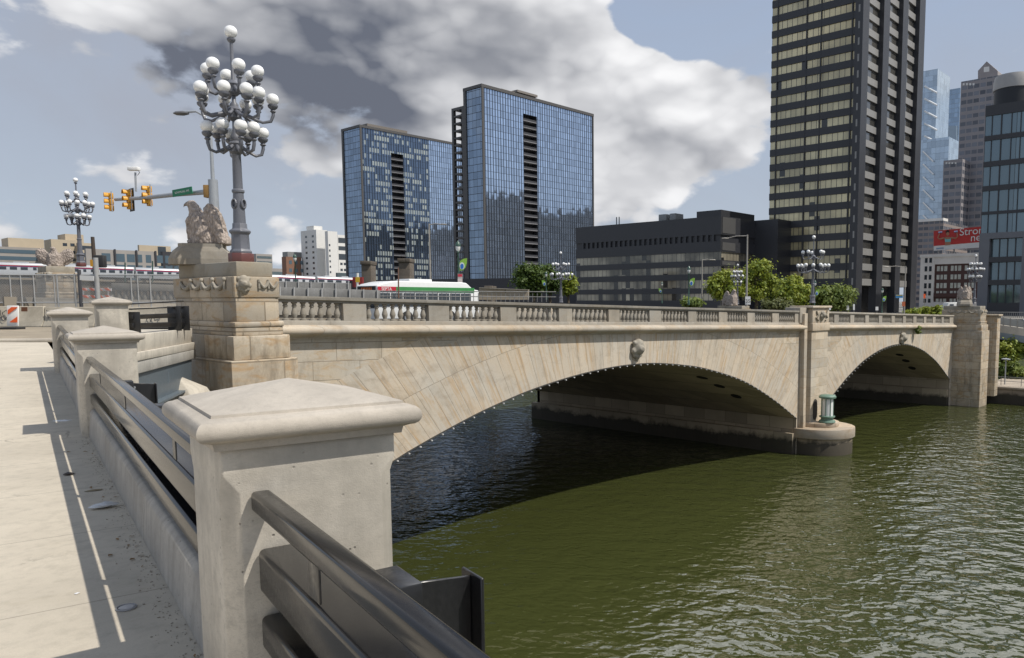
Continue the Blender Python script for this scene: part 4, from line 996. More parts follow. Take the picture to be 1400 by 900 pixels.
MB().tube([FC(110, zb_ - 0.6), FC(110, zt_ + 0.3)], 0.10, 8).obj('gate_post', m_metal('dark_post', (0.05, 0.05, 0.055), 0.5), cf, smooth=60)
MB().tube([FC(133.5, zb_ - 0.2), FC(133.5, zt_ + 1.0)], 0.14, 8).obj('gate_post', M_galv, cf, smooth=60)
# things past the fence: striped barricades, railings with pale openings, dark parked car
for (u0, u1, v0, lab) in ((110, 152, 393.5, 'striped barricade board behind the fence, upper of the two'), (112, 153, 403.5, 'striped barricade board behind the fence, lower of the two')):
    t = thing('barricade_board', lab, 'barricade', atD(130, 410, 49), 'striped barricades behind the fence')
    b = MB(); b.prism([atD(u0, v0, 49), atD(u1, v0 + 1, 49), atD(u1, v0 + 4.5, 49), atD(u0, v0 + 3.5, 49)], FH * 0.05); b.obj('board', M_wht, t)
    b = MB(); n = 4
    for i in range(n):
        ua = u0 + (u1 - u0) * i / n; w = (u1 - u0) / n * 0.5
        b.prism([atD(ua, v0 + 0.1, 48.97), atD(ua + w, v0 + 0.4, 48.97), atD(ua + w + 4, v0 + 4.2, 48.97), atD(ua + 4, v0 + 3.8, 48.97)], FH * 0.02)
    b.obj('stripes', M_org, t)
    b = MB(); b.tube([atD(u0 + 4, v0, 49.1), atD(u0 + 4, 416, 49.1)], 0.04, 5); b.tube([atD(u1 - 4, v0, 49.1), atD(u1 - 4, 416, 49.1)], 0.04, 5); b.obj('legs', M_wht, t)
ub = thing('upstream_balustrade', 'old stone balustrade with pale openings, seen through the chain-link fence', 'balustrade', atD(190, 412, 60))
b = MB(); dd = 58.0
b.prism([atD(152, 387, dd), atD(246, 390, dd), atD(246, 399, dd), atD(152, 397, dd)], FH * 0.4); b.prism([atD(152, 413, dd), atD(246, 413, dd), atD(246, 424, dd), atD(152, 424, dd)], FH * 0.4)
b.obj('rail', M_para, ub, bevel=0.02)
for k in range(11):
    u = 155 + k * 8.8
    MB().lathe([(0.12, 0), (0.22, 0.35), (0.12, 0.7), (0.2, 0.86)], atD(u, 413.5, dd + 0.2), 8).obj('baluster', M_bal, ub, smooth=50)

# ------------------------------------------------------------------ litter along the kerb
def litter(name, label, cat, u, v, build, mat):
    p = atZ(u, v, ZS); b = MB(); build(b, p); o = b.obj(name, mat, None, smooth=50); return tag(o, label, cat, None)
M_lit = m_plain('clear_plastic', (0.55, 0.56, 0.56), 0.25, var=0.2, scale=30)
def wad(sx, sy, sz, seed):
    def f(b, p):
        rnd = random.Random(seed); rs = []
        for i in range(6):
            t = i / 5; rr = math.sin(math.pi * min(max(t, 0.06), 0.94))
            rs.append([p + RV * (sx * rr * math.cos(a) * rnd.uniform(0.7, 1.2)) + NV * (sy * rr * math.sin(a) * rnd.uniform(0.7, 1.2)) + UZ * (sz * t * rnd.uniform(0.8, 1.1)) for a in [k * math.pi / 5 for k in range(10)]])
        b.rings(rs)
    return f
litter('plastic_bag', 'flattened grey plastic bag lying against the kerb', 'litter', 88, 578, wad(0.16, 0.22, 0.04, 1), M_lit)
litter('crushed_cup', 'crushed clear plastic cup nearest the kerb in the shadow', 'litter', 141, 695, wad(0.05, 0.10, 0.05, 2), M_lit)
litter('bottle_cap', 'small dark crumpled bit of rubbish alone on the shaded sidewalk', 'litter', 94, 650, wad(0.03, 0.05, 0.03, 3), m_plain('dark_rubbish', (0.06, 0.05, 0.045), 0.6))
litter('paper_scrap', 'olive brown scrap between the dark rubbish and the crushed cup', 'litter', 130, 671, wad(0.03, 0.07, 0.012, 4), m_plain('brown_scrap', (0.25, 0.20, 0.12), 0.7))
def ringlid(b, p): b.tube([p + RV * 0.045 * math.cos(a) * 1.1 + NV * 0.045 * math.sin(a) + UZ * 0.006 for a in [k * math.pi / 12 for k in range(25)]], 0.004, 5); b.lathe([(0.001, 0.002), (0.036, 0.002), (0.037, 0.008)], p, 16)
litter('cup_lid', 'round clear plastic lid lying flat in the foreground shadow', 'litter', 173, 832, ringlid, m_plain('lid_plastic', (0.27, 0.27, 0.28), 0.2, var=0.15, scale=40))
litter('foil_scrap', 'bright little foil scrap on the edge of the sunlit line', 'litter', 106, 812, wad(0.012, 0.014, 0.008, 6), m_plain('foil', (0.7, 0.7, 0.7), 0.3))
q0, q1 = atD(150, 463, 15.9), atD(258, 450, 22.6); n_ = (q1 - q0).cross(UZ).normalized(); n_ = n_ if n_.dot(RH) < 0 else -n_
b = MB(); b.prism([q0 + n_ * 0.3 + (q1 - q0) * 0.3, q1 + n_ * 0.3, q1 + n_ * 1.6, q0 + n_ * 1.6 + (q1 - q0) * 0.3], (0, 0, -0.1)); b.obj('ramp_deck', M_ramp, rp)
rnd = random.Random(5); g = MB()
for i in range(900):
    r = rnd.uniform(-2.6, 8); n = -0.24 - abs(rnd.gauss(0, 0.07)); p = RL(r, n, 0.002); s = min(0.007, 0.0012 + rnd.expovariate(1 / 0.0011))
    g.obox(p, RV * s * rnd.uniform(0.6, 1.6), NV * s, UZ * s * 0.5)
o = tag(g.obj('grit', m_plain('grit', (0.30, 0.27, 0.22), 0.9)), 'loose grit and crumbs gathered along the foot of the kerb', 'grit', None, 'stuff')
g = MB()
for i in range(26):
    r = rnd.uniform(-1.5, 7); n = -0.25 - abs(rnd.gauss(0, 0.10)); p = RL(r, n, 0.008); a = rnd.uniform(0, 6.28); s = rnd.uniform(0.015, 0.03)
    d = Vector((math.cos(a), math.sin(a), 0.1)); e = d.cross(UZ); g.face([p - d * s, p + e * s * 0.4 + UZ * 0.006, p + d * s, p - e * s * 0.4])
o = tag(g.obj('dead_leaves', m_plain('dead_leaf', (0.22, 0.13, 0.05), 0.8)), 'small dead leaves scattered along the foot of the kerb', 'leaves', None, 'stuff')
lf = MB(); p = RL(1.55, -0.05, 0.345); lf.tube([p, p + NV * -0.04 + RV * 0.03 + UZ * 0.012, p - NV * 0.09 + RV * 0.05], [0.006, 0.008, 0.003], 5)
tag(lf.obj('curled_leaf', m_plain('rust_leaf', (0.20, 0.08, 0.02), 0.8), None, smooth=60), 'curled rust-brown leaf on top of the kerb beside the foreground pillar', 'leaf')
# ================================================================== buildings of the far bank and the station side
def on_face(u, v, X=None, Y=None): return atX(u, v, X) if X is not None else atY(u, v, Y)
def uvface(b, x0, y0, x1, y1, z0, z1, m=0):
    L = math.hypot(x1 - x0, y1 - y0); b.face([(x0, y0, z0), (x1, y1, z0), (x1, y1, z1), (x0, y0, z1)], m, [(0, 0), (L, 0), (L, z1 - z0), (0, z1 - z0)])
def shell(x0, x1, y0, y1, z0, z1, mats, parent, name='wall'):
    """four walls with metre UVs and a roof"""
    b = MB(); uvface(b, x0, y0, x1, y0, z0, z1); uvface(b, x1, y0, x1, y1, z0, z1); uvface(b, x1, y1, x0, y1, z0, z1); uvface(b, x0, y1, x0, y0, z0, z1)
    b.face([(x0, y0, z1), (x1, y0, z1), (x1, y1, z1), (x0, y1, z1)]); return b.obj(name, mats, parent, recalc=False)
GZ = 9.4
M_bronze = m_metal('bronze_panel', (0.030, 0.031, 0.036), 0.45, 0.0, 0.1, 0.06)
M_bronzel = m_metal('bronze_spandrel_sunlit', (0.24, 0.235, 0.225), 0.45, 0.0, 0.1, 0.15)  # sunlit look of the dark bronze put into a paler colour
def m_ribbon(name, tint, pw, hot=0.25, base=(0.03, 0.03, 0.028), metal=0.0):
    """strip window: panes with drawn blinds of differing shades, sky reflections painted into the tint"""
    n = NT(name); uv = n.sep(n.uvc()); g = n.M('DIVIDE', uv[0], pw); fx = n.M('FRACT', g); ix = n.M('FLOOR', g)
    r = n.white(n.comb(ix, n.M('FLOOR', n.M('DIVIDE', uv[1], 50.0)), n.M('FLOOR', n.M('MULTIPLY', n.sep(n.pos())[2], 0.34)))); 
    sl = n.noise(n.comb(n.M('MULTIPLY', uv[0], 0.12), n.M('MULTIPLY', n.sep(n.pos())[2], 0.07), 2.0), 1.0, 3)
    c0 = n.mix(n.mr(sl, 0.40, 0.60, 0, 1), tuple(x * (0.55 if metal > 0.32 else 0.16) for x in tint), tint)  # broad bright and dark patches painted in as reflections
    c1 = n.mix(n.mr(r, 0, 1, 0, 0.35), c0, tuple(x * 0.5 for x in tint))
    c1 = n.mix(n.M('GREATER_THAN', r, 1 - hot * 0.15), c1, base)
    ln = n.M('MAXIMUM', n.M('LESS_THAN', fx, 0.05), n.M('GREATER_THAN', fx, 0.95))
    c2 = n.mix(ln, c1, (0.02, 0.02, 0.02)); n.set(color=c2, rough=n.mix(ln, (0.12,) * 3, (0.5,) * 3), spec=0.6, coat=0.6, coatr=0.04, metal=n.M('MULTIPLY', n.M('SUBTRACT', 1.0, ln), metal)); return n.mat

# --- the tall black office tower
pe = thing('office_tower', 'tall black office tower with golden strip windows running out of the top of the picture', 'tower', (149.5, 65, GZ))
PXx, PYy = 149.5, 65.0
cor = atX(1174, 390, PXx); PYy = cor.y
yN = atX(1051, 300, PXx).y; xE = atY(1257, 300, PYy).x
zb0 = cor.z; fl = 3.06; NF = 25
M_goldwin = m_ribbon('golden_blinds_reflection', (0.72, 0.62, 0.37), 1.18, 0.2, metal=0.35)  # brightness of the mirrored west sky is put into this gold
M_darkwin = m_ribbon('dark_strip_window', (0.10, 0.095, 0.085), 0.6, 0.1)
b = MB(); b.box(PXx + 0.35, xE - 0.1, PYy + 0.9, yN - 0.02, zb0, zb0 + fl * NF + 2); b.obj('core', M_bronze, pe)
for k in range(NF + 1):
    z = zb0 + fl * k
    b = MB(); b.box(PXx - 0.02, PXx + 0.4, PYy + 0.35, yN, z, z + 1.42); b.obj('spandrel', M_bronze, pe)
    if k < NF:
        b = MB(); uvface(b, PXx + 0.22, yN, PXx + 0.22, PYy + 0.35, z + 1.42, z + fl); b.obj('window', M_goldwin, pe, recalc=False)
cols = [yN - (1051 - u) * 0 for u in ()]
for u in (1060.5, 1099.5, 1119, 1161):
    y = atX(u, 200, PXx).y; b = MB(); b.box(PXx - 0.06, PXx + 0.3, y - 0.10, y + 0.10, zb0, zb0 + fl * NF + 1.4); b.obj('mullion', M_bronze, pe)
# south face: four deep fins, three bays of spandrels painted pale as sunlit bronze
fins = [(1178, 1186.5), (1206.5, 1214.5), (1232.5, 1239.5), (1255, 1262.5)]
bays = []
for a, c in fins:
    xa, xc = atY(a, 100, PYy - 0.6).x, atY(c, 100, PYy - 0.6).x
    b = MB(); b.box(xa, xc, PYy - 0.6, PYy + 1.0, 9.4, zb0 + fl * NF + 4); b.obj('fin', M_bronze, pe); bays.append((xa, xc))
bb = [(bays[i][1] + 0.02, bays[i + 1][0] - 0.02) for i in range(3)]
for (xa, xc) in bb:
    for k in range(NF + 1):
        z = zb0 + fl * k - 0.0
        b = MB(); b.box(xa, xc, PYy + 0.25, PYy + 0.9, z, z + 1.35); b.obj('spandrel', M_bronzel, pe)
        if k < NF:
            b = MB(); uvface(b, xa, PYy + 0.6, xc, PYy + 0.6, z + 1.35, z + fl); b.obj('window', M_darkwin, pe, recalc=False)
for k in range(NF + 1):
    z = zb0 + fl * k; b = MB(); b.box(PXx - 0.0, bays[0][0] - 0.01, PYy - 0.0, PYy + 0.34, z, z + 1.35); b.obj('corner_spandrel', M_bronzel, pe)
# open ground floor
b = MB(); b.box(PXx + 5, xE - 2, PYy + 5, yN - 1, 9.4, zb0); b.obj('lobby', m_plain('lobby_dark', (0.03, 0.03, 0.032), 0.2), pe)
for y in (PYy + 9, PYy + 16):
    b = MB(); b.box(PXx + 0.5, PXx + 1.7, y, y + 1.2, 9.4, zb0); b.obj('column', M_bronze, pe)

# --- low black block
lo = thing('office_block', 'low black office block with broad blank top storey and a slotted band', 'building', (130, 85, GZ))
LX = 131.0; p0 = atX(986, 295, LX); p1 = atX(787, 308, LX); yS, yNn = p0.y, p1.y
zt_l = p0.z; base_l = atX(986, 413, LX).z
def lz(v): return atX(986, v, LX).z
b = MB(); b.box(LX + 0.3, LX + 26, yS + 0.3, yNn, base_l - 6, zt_l - 0.05); b.obj('core', M_bronze, lo)
for va, vb in ((295, 320.5), (329.5, 344), (355.5, 364), (374, 382.5), (394, 401.5), (411, 424)):
    b = MB(); b.box(LX - 0.05, LX + 0.4, yS, yNn, lz(vb), lz(va)); b.obj('spandrel', M_bronze, lo)
    b = MB(); b.box(LX + 0.4, LX + 26, yS - 0.04, yS + 0.4, lz(vb), lz(va)); b.obj('spandrel', M_bronze, lo)
    b = MB(); b.box(LX + 0.42, LX + 5.2, yS - 0.10, yS - 0.045, lz(vb) + 0.3, lz(va) - 0.2); b.obj('sunlit_panel', m_metal('bronze_panel_lit', (0.075, 0.074, 0.073), 0.45, 0.0, 0.1, 0.1), lo)  # sun on the bronze corner painted as a paler panel
M_loww = m_ribbon('bronze_strip_window', (0.50, 0.45, 0.34), 1.15, 1.2, metal=0.3)
for va, vb in ((344, 355.5), (364, 374), (382.5, 394), (401.5, 411)):
    b = MB(); uvface(b, LX + 0.2, yNn, LX + 0.2, yS, lz(vb), lz(va)); uvface(b, LX + 0.3, yS + 0.2, LX + 25, yS + 0.2, lz(vb), lz(va)); b.obj('window', M_loww, lo, recalc=False)
n_ = 27
for i in range(n_):
    y = yNn + (yS - yNn) * (i + 1.6) / (n_ + 2)
    b = MB(); b.box(LX - 0.04, LX + 0.4, y - 0.28, y + 0.28, lz(329.5), lz(320.5)); b.obj('slot_fin', M_bronze, lo)
b = MB(); b.box(LX + 3, LX + 16, yS + 2, yS + 8, zt_l, zt_l + 1.6); b.obj('penthouse', M_bronze, lo)
M_ac = m_metal('grey_plant', (0.20, 0.21, 0.21), 0.6)
for u, w in ((911, 13), (925, 10)):
    p = atX(u, 297, LX + 8); b = MB(); b.box(p.x - 1.5, p.x + 1.5, p.y - w * 0.08, p.y + w * 0.08, zt_l, zt_l + 2.2); b.obj('roof_plant', M_ac, lo, bevel=0.1)
for u in (843, 846.5):
    p = atX(u, 300, LX + 3); MB().tube([(p.x, p.y, zt_l - 0.1), (p.x, p.y, zt_l + 2.0)], 0.14, 6).obj('flue', M_ac, lo)
lk_ = thing('link_block', 'plain dark wing joining the low black block to the tall tower', 'building', (145, 90, GZ))
p = atX(1030, 302, 144); b = MB(); b.box(144, 170, atX(1052, 302, 144).y - 2, atX(1000, 302, 144).y, 5, p.z); b.obj('wall', M_bronze, lk_)

def m_granite_tower(name, c, w=3.0, h=3.6):
    n = NT(name); uv = n.sep(n.uvc()); fx = n.M('FRACT', n.M('DIVIDE', uv[0], w)); fy = n.M('FRACT', n.M('DIVIDE', uv[1], h))
    r = n.white(n.comb(n.M('FLOOR', n.M('DIVIDE', uv[0], w)), n.M('FLOOR', n.M('DIVIDE', uv[1], h)), 1.0))
    win = n.M('MULTIPLY', n.M('GREATER_THAN', fy, 0.45), n.M('GREATER_THAN', fx, 0.14))
    f = n.noise(n.pos(), 0.1, 3)
    n.set(color=n.mix(win, n.mix(f, tuple(x * 0.85 for x in c), tuple(x * 1.1 for x in c)), n.mix(r, (0.06, 0.065, 0.08), (0.17, 0.18, 0.21))), rough=n.mix(win, (0.7,) * 3, (0.15,) * 3), spec=0.6); return n.mat
# --- twin glass apartment towers
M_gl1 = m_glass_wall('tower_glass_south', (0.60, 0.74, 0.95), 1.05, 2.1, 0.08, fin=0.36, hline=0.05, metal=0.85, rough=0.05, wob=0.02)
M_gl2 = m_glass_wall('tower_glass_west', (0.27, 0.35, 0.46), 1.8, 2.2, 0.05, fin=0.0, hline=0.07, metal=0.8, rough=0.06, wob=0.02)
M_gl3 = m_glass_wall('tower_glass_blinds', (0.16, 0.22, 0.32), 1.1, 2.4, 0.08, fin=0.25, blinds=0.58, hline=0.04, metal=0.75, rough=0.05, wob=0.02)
M_frame = m_metal('tower_frame', (0.075, 0.072, 0.07), 0.5, 0.0, 0, 0.05)
M_balc = m_plain('balcony_slab', (0.20, 0.20, 0.21), 0.6)
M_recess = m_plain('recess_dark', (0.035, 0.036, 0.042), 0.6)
def glass_tower(label, Y, uC, vC, uL, vL, uR, rec, left_recess, mats, extra):
    """slab tower: wide south face from the corner uC to uR, narrow west face from uC back to uL"""
    c = atY(uC, vC, Y); X = c.x; xR = atY(uR, vC + (uR - uC) * 0.24, Y).x; yB = atX(uL, vL, X).y
    zt = c.z; zb = 9.4; t = thing('glass_tower', label, 'tower', (X, Y, zb), 'twin glass apartment towers')
    def xs(u): return atY(u, 300, Y).x
    ra, rc = xs(rec[0]), xs(rec[1]); rz = atY((rec[0] + rec[1]) / 2, rec[2], Y).z; rb = zb + 4
    g = MB()
    def wall(xa, xb, za, zz, m): 
        g.face([(xa, Y, za), (xb, Y, za), (xb, Y, zz), (xa, Y, zz)], m, [(xa - X, za - zb), (xb - X, za - zb), (xb - X, zz - zb), (xa - X, zz - zb)])
    split = xs(extra) if extra else xR
    ms = [0, 1]
    for xa, xb, za, zz in ((X, ra, zb, zt), (ra, rc, rz, zt), (rc, min(split, xR), zb, zt)): wall(xa, xb, za, zz, 0)
    if extra: wall(split, xR, zb, zt, 1)
    g.obj('curtain_wall', [mats[0], mats[1]], t, recalc=False)
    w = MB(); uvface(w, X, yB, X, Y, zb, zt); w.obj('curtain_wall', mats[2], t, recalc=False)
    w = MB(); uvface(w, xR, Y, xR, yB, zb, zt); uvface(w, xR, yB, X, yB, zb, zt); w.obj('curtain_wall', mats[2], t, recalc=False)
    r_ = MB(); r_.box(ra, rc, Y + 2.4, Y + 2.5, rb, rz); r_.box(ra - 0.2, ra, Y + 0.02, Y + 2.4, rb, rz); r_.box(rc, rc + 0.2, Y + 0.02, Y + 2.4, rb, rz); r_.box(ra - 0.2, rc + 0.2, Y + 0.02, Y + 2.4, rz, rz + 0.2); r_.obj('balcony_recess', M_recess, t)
    fh_ = 2.15 if not extra else 2.45
    nf = int((rz - rb) / fh_)
    for k in range(nf):
        b = MB(); z = rz - fh_ * (k + 1); b.box(ra + 0.02, rc - 0.02, Y + 0.1, Y + 2.38, z, z + 0.24); bo = b.obj('balcony', M_balc, t)
        b = MB(); b.box(ra + 0.04, rc - 0.04, Y + 0.12, Y + 0.16, z + 0.25, z + 0.85); b.obj('balcony_glass', M_recess, bo)
    f = MB(); e = 0.35
    f.box(X - e, xR + e, Y - e, Y, zt, zt + 0.9); f.box(X - e, X, Y, yB + e, zt, zt + 0.9)
    f.box(X, xR + e, yB, yB + e, zt, zt + 0.9); f.box(xR, xR + e, Y, yB, zt, zt + 0.9)
    f.obj('parapet_frame', M_frame, t)
    f = MB(); f.box(X - 0.25, X + 0.5, Y - 0.32, Y - 0.02, zb, zt); f.obj('edge_frame', M_frame, t)
    f = MB(); f.box(xR - 0.2, xR + 0.3, Y - 0.3, Y - 0.02, zb, zt); f.obj('edge_frame', M_frame, t)
    f = MB(); f.box(X - 0.3, X - 0.02, yB - 0.8, yB + 0.3, zb, zt); f.obj('edge_frame', M_frame, t)
    f = MB(); f.face([(X, Y, zt + 0.2), (xR, Y, zt + 0.2), (xR, yB, zt + 0.2), (X, yB, zt + 0.2)]); f.obj('roof', M_recess, t)
    return t, X, xR, yB, zt, xs
Yt = 188.0
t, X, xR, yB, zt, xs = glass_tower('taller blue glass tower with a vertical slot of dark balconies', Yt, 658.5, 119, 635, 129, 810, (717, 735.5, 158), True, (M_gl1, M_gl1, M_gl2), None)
b = MB(); b.box(xs(705), xs(751), Yt + 6, Yt + 16, zt + 0.3, zt + 3.2); b.obj('penthouse', m_plain('penthouse_tan', (0.24, 0.21, 0.18), 0.7), t)
b = MB(); b.box(xs(724), xs(751), Yt + 5, Yt + 10, zt + 3.2, zt + 3.9); b.obj('penthouse', m_plain('penthouse_tan_roof', (0.20, 0.18, 0.16), 0.7), t)
# stepped side wing with open balcony frames at its left
sw_y1 = atX(619, 150, X).y; z2 = atX(622, 150, X).z
w = MB(); w.box(X + 3.0, X + 14, yB + 0.3, sw_y1, 9.4, z2 - 0.5); w.obj('side_wing', M_gl2, t)
for yy in (yB + 0.3, sw_y1 - 0.6):
    f = MB(); f.box(X - 0.3, X + 0.7, yy, yy + 0.9, 9.4, z2 + 0.4); f.obj('wing_post', M_frame, t)
f = MB(); f.box(X - 0.3, X + 3, yB + 1.2, sw_y1 - 0.6, z2 - 0.4, z2 + 0.4); f.obj('wing_beam', M_frame, t)
k = 0; z = z2 - 2.2
while z > 14:
    f = MB(); f.box(X - 0.2, X + 2.98, yB + 1.2, sw_y1 - 0.62, z - 0.25, z + 0.25); f.obj('wing_balcony', M_frame, t); z -= 2.2
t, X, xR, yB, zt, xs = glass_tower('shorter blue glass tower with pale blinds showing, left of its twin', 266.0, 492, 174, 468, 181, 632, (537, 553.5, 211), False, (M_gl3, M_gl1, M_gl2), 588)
b = MB(); b.box(xs(518), xs(572), 272, 284, zt + 0.3, zt + 3.4); b.obj('penthouse', m_plain('penthouse_brown', (0.17, 0.15, 0.13), 0.7), t)
# unseen stepped block added at right so the glass towers have something to mirror
mt_ = thing('office_block', 'stepped dark office block added outside the frame, to be mirrored in the glass towers', 'building', (272, 20, 9.4))
for i, (xa, xb, zz_) in enumerate(((268, 286, 58), (286.2, 300, 70), (300.2, 322, 62), (322.2, 345, 40), (345.2, 380, 66))):
    shell(xa, xb, 5, 0.178 * xa + 4, 9.4, zz_, m_granite_tower('mirrored_face_%d' % i, (0.10, 0.085, 0.075), 2.0, 3.3), mt_)
# podium and old railway piers in front of the towers
pd = thing('podium_wall', 'long low dark podium at the foot of the glass towers', 'building', (140, 180, GZ))
b = MB(); p, q = atD(462, 388, 232), atD(790, 386, 200); b.prism([Vector((p.x, p.y, 9)), Vector((q.x, q.y, 9)), Vector((q.x + 6, q.y + 6, 9)), Vector((p.x + 6, p.y + 6, 9))], (0, 0, atD(640, 380, 205).z - 9)); b.obj('wall', M_recess, pd)
M_brownst = m_stone('brown_old_stone', (0.13, 0.105, 0.08), 2.5, 1.2, False, 0.2, 0.5)
def old_pier(label, u0, u1, vt, dep):
    t = thing('stone_pier', label, 'pier', atD((u0 + u1) / 2, 400, dep), 'old railway piers before the glass towers')
    p, q = atD(u0, 400, dep), atD(u1, 400, dep); h = atD(u0, vt, dep).z
    b = MB(); b.prism([Vector((p.x, p.y, 8)), Vector((q.x, q.y, 8)), Vector((q.x, q.y, 8)) + FH * 3, Vector((p.x, p.y, 8)) + FH * 3], (0, 0, h - 8 - 0.6)); b.obj('shaft', M_brownst, t, bevel=0.06)
    m = (p + q) / 2; wv = (q - p) * 0.56; b = MB(); b.obox(Vector((m.x, m.y, h - 0.35)) + FH * 1.5, wv, FH * 1.8, UZ * 0.35); b.obj('cap', M_brownst, t, bevel=0.05)
old_pier('squat old brown stone pier at the foot of the shorter glass tower', 495, 508, 357, 150)
old_pier('wider old brown stone pier below the balcony slot of the shorter glass tower', 546, 561, 353.5, 150)
old_pier('low brown stone pier to the right of the bus', 663, 673, 391, 110)
wl = thing('stone_wall', 'low tan stone wall behind the bridge between the bus and the round tree', 'wall', atD(690, 400, 105))
b = MB(); b.prism([atD(655, 394, 105), atD(722, 397, 105), atD(722, 410, 105), atD(655, 410, 105)], FH * 1.0); b.obj('wall', m_stone('tan_wall', (0.42, 0.34, 0.24), 2, 1, False, 0.4, 0.3), wl)
b = MB(); b.prism([atD(655, 393, 104.8), atD(722, 396, 104.8), atD(722, 397, 104.8), atD(655, 394, 104.8)], FH * 1.6); b.obj('coping', M_para, wl)

# --- windows laid on a face one by one
def wall_grid(parent, O, ax, cols, rows, mat, frame=None, out=None):
    """small windows as parts: cols = [(a, b)], rows = [(z0, z1)] along ax from O"""
    ax = Vector(ax).normalized(); out = out if out is not None else ax.cross(UZ)
    for a, c in cols:
        for z0, z1 in rows:
            b = MB(); p = Vector((O[0], O[1], 0)) + ax * ((a + c) / 2) + UZ * ((z0 + z1) / 2)
            b.obox(p, ax * ((c - a) / 2), out * 0.05, UZ * ((z1 - z0) / 2)); b.obj('window', mat, parent)
M_win = NT('window_glass').set(color=(0.04, 0.05, 0.06), rough=0.08, spec=0.8).mat
M_winb = NT('window_glass_blue').set(color=(0.09, 0.13, 0.16), rough=0.08, spec=0.8).mat
def block(label, Y, uW, uC, uE, vt, mat, name='building', cat='building', zb=9.0, group=None, lift=None):
    """south-facing block: west face uW..uC, south face uC..uE"""
    c = atY(uC, vt, Y); X = c.x; yB = atX(uW, vt, X).y if uW is not None else Y + 20
    xE = atY(uE, vt, Y).x; t = thing(name, label, cat, (X, Y, zb), group)
    b = MB(); uvface(b, X, Y, xE, Y, zb, c.z); uvface(b, X, yB, X, Y, zb, c.z); uvface(b, xE, Y, xE, yB, zb, c.z); uvface(b, xE, yB, X, yB, zb, c.z)
    b.face([(X, Y, c.z), (xE, Y, c.z), (xE, yB, c.z), (X, yB, c.z)]); b.obj('wall', mat, t, recalc=False)
    return t, X, xE, Y, yB, c.z
M_whitec = m_plain('white_render', (0.66, 0.655, 0.63), 0.8, var=0.06, scale=0.3)
M_cream = m_plain('cream_render', (0.44, 0.37, 0.27), 0.8, var=0.08, scale=0.2)
M_greyc = m_plain('grey_cladding', (0.30, 0.28, 0.26), 0.8, var=0.1, scale=0.2)
M_brick = m_plain('brown_brick', (0.22, 0.12, 0.08), 0.85, var=0.1, scale=0.4)
M_winl = m_plain('window_band', (0.10, 0.13, 0.14), 0.2, var=0.25, scale=0.5)
# white slab building with small windows
t, X, xE, Yw, yB, zt = block('white slab building with rows of small dark windows', 405, 411, 432, 447, 314, M_whitec)
b = MB(); b.box(X + 2, X + 7, Yw + 6, Yw + 14, zt, zt + 2.6); b.obj('roof_plant', M_whitec, t)
zz = [zt - 4.0 - 2.9 * k for k in range(11)]
L_ = yB - Yw
wall_grid(t, (X - 0.02, Yw), (0, 1, 0), [(L_ * 0.16, L_ * 0.28), (L_ * 0.60, L_ * 0.72)], [(z, z + 1.15) for z in zz], M_win, out=Vector((-1, 0, 0)))
t2, X2, xE2, Y2, yB2, zt2 = block('white stair tower standing in front of the white slab building', 396, 444, 448, 461, 316, M_whitec)
wall_grid(t2, (X2, Y2 - 0.02), (1, 0, 0), [(0.4, 1.2)], [(zt2 - 8 - 2.9 * k, zt2 - 6.9 - 2.9 * k) for k in range(10)], M_win, out=Vector((0, -1, 0)))
t3, X3, xE3, Y3, yB3, zt3 = block('white block with broad dark window bands next to the shorter glass tower', 400, 458, 461.5, 482, 321, M_whitec)
for k, (a, c) in enumerate(((1.6, 4.4), (6.2, 8.4), (10.4, 13.6))):
    b = MB(); b.box(X3 + 0.3, xE3 - 0.3, Y3 - 0.08, Y3 + 0.02, zt3 - c, zt3 - a); b.obj('window', M_win, t3)
for k in range(7):
    z = zt3 - 16.5 - 3.3 * k
    wall_grid(t3, (X3, Y3 - 0.02), (1, 0, 0), [(1.0 + 2.1 * i, 2.4 + 2.1 * i) for i in range(5)], [(z, z + 1.3)], M_win, out=Vector((0, -1, 0)))
t4, *_r = block('low glass and grey entrance building at the foot of the white blocks', 330, 459, 461, 482, 373, M_winl)
# brick block by the street lamp
t, X, xE, Y_, yB, zt = block('small brown brick block between the far apartment slab and the white building', 420, 385, 391, 412, 351, M_brick)
for k in range(3): wall_grid(t, (X, Y_ - 0.02), (1, 0, 0), [(1.5 + 3.2 * i, 3.2 + 3.2 * i) for i in range(6)], [(zt - 4 - 4.4 * k, zt - 2 - 4.4 * k)], M_winb, out=Vector((0, -1, 0)))
b = MB(); b.box(X + 3, X + 15, Y_ + 4, Y_ + 10, zt, zt + 3); b.obj('roof_plant', M_ac, t)
t, X, xE, Y_, yB, zt = block('distant pale apartment slab with green-grey window bands right of the pylon lamp', 520, 346, 350, 372, 347, M_greyc)
for k in range(6): b = MB(); b.box(X + 0.5, xE - 0.5, Y_ - 0.1, Y_ + 0.02, zt - 3.0 - 3.4 * k, zt - 1.4 - 3.4 * k); b.obj('window', M_winl, t)
t, X, xE, Y_, yB, zt = block('low dark block between the distant apartment slab and the brick block', 480, 368, 370, 388, 367, M_greyc)
b = MB(); b.box(X + 0.5, xE - 0.5, Y_ - 0.1, Y_ + 0.02, zt - 5, zt - 2); b.obj('window', M_winl, t)
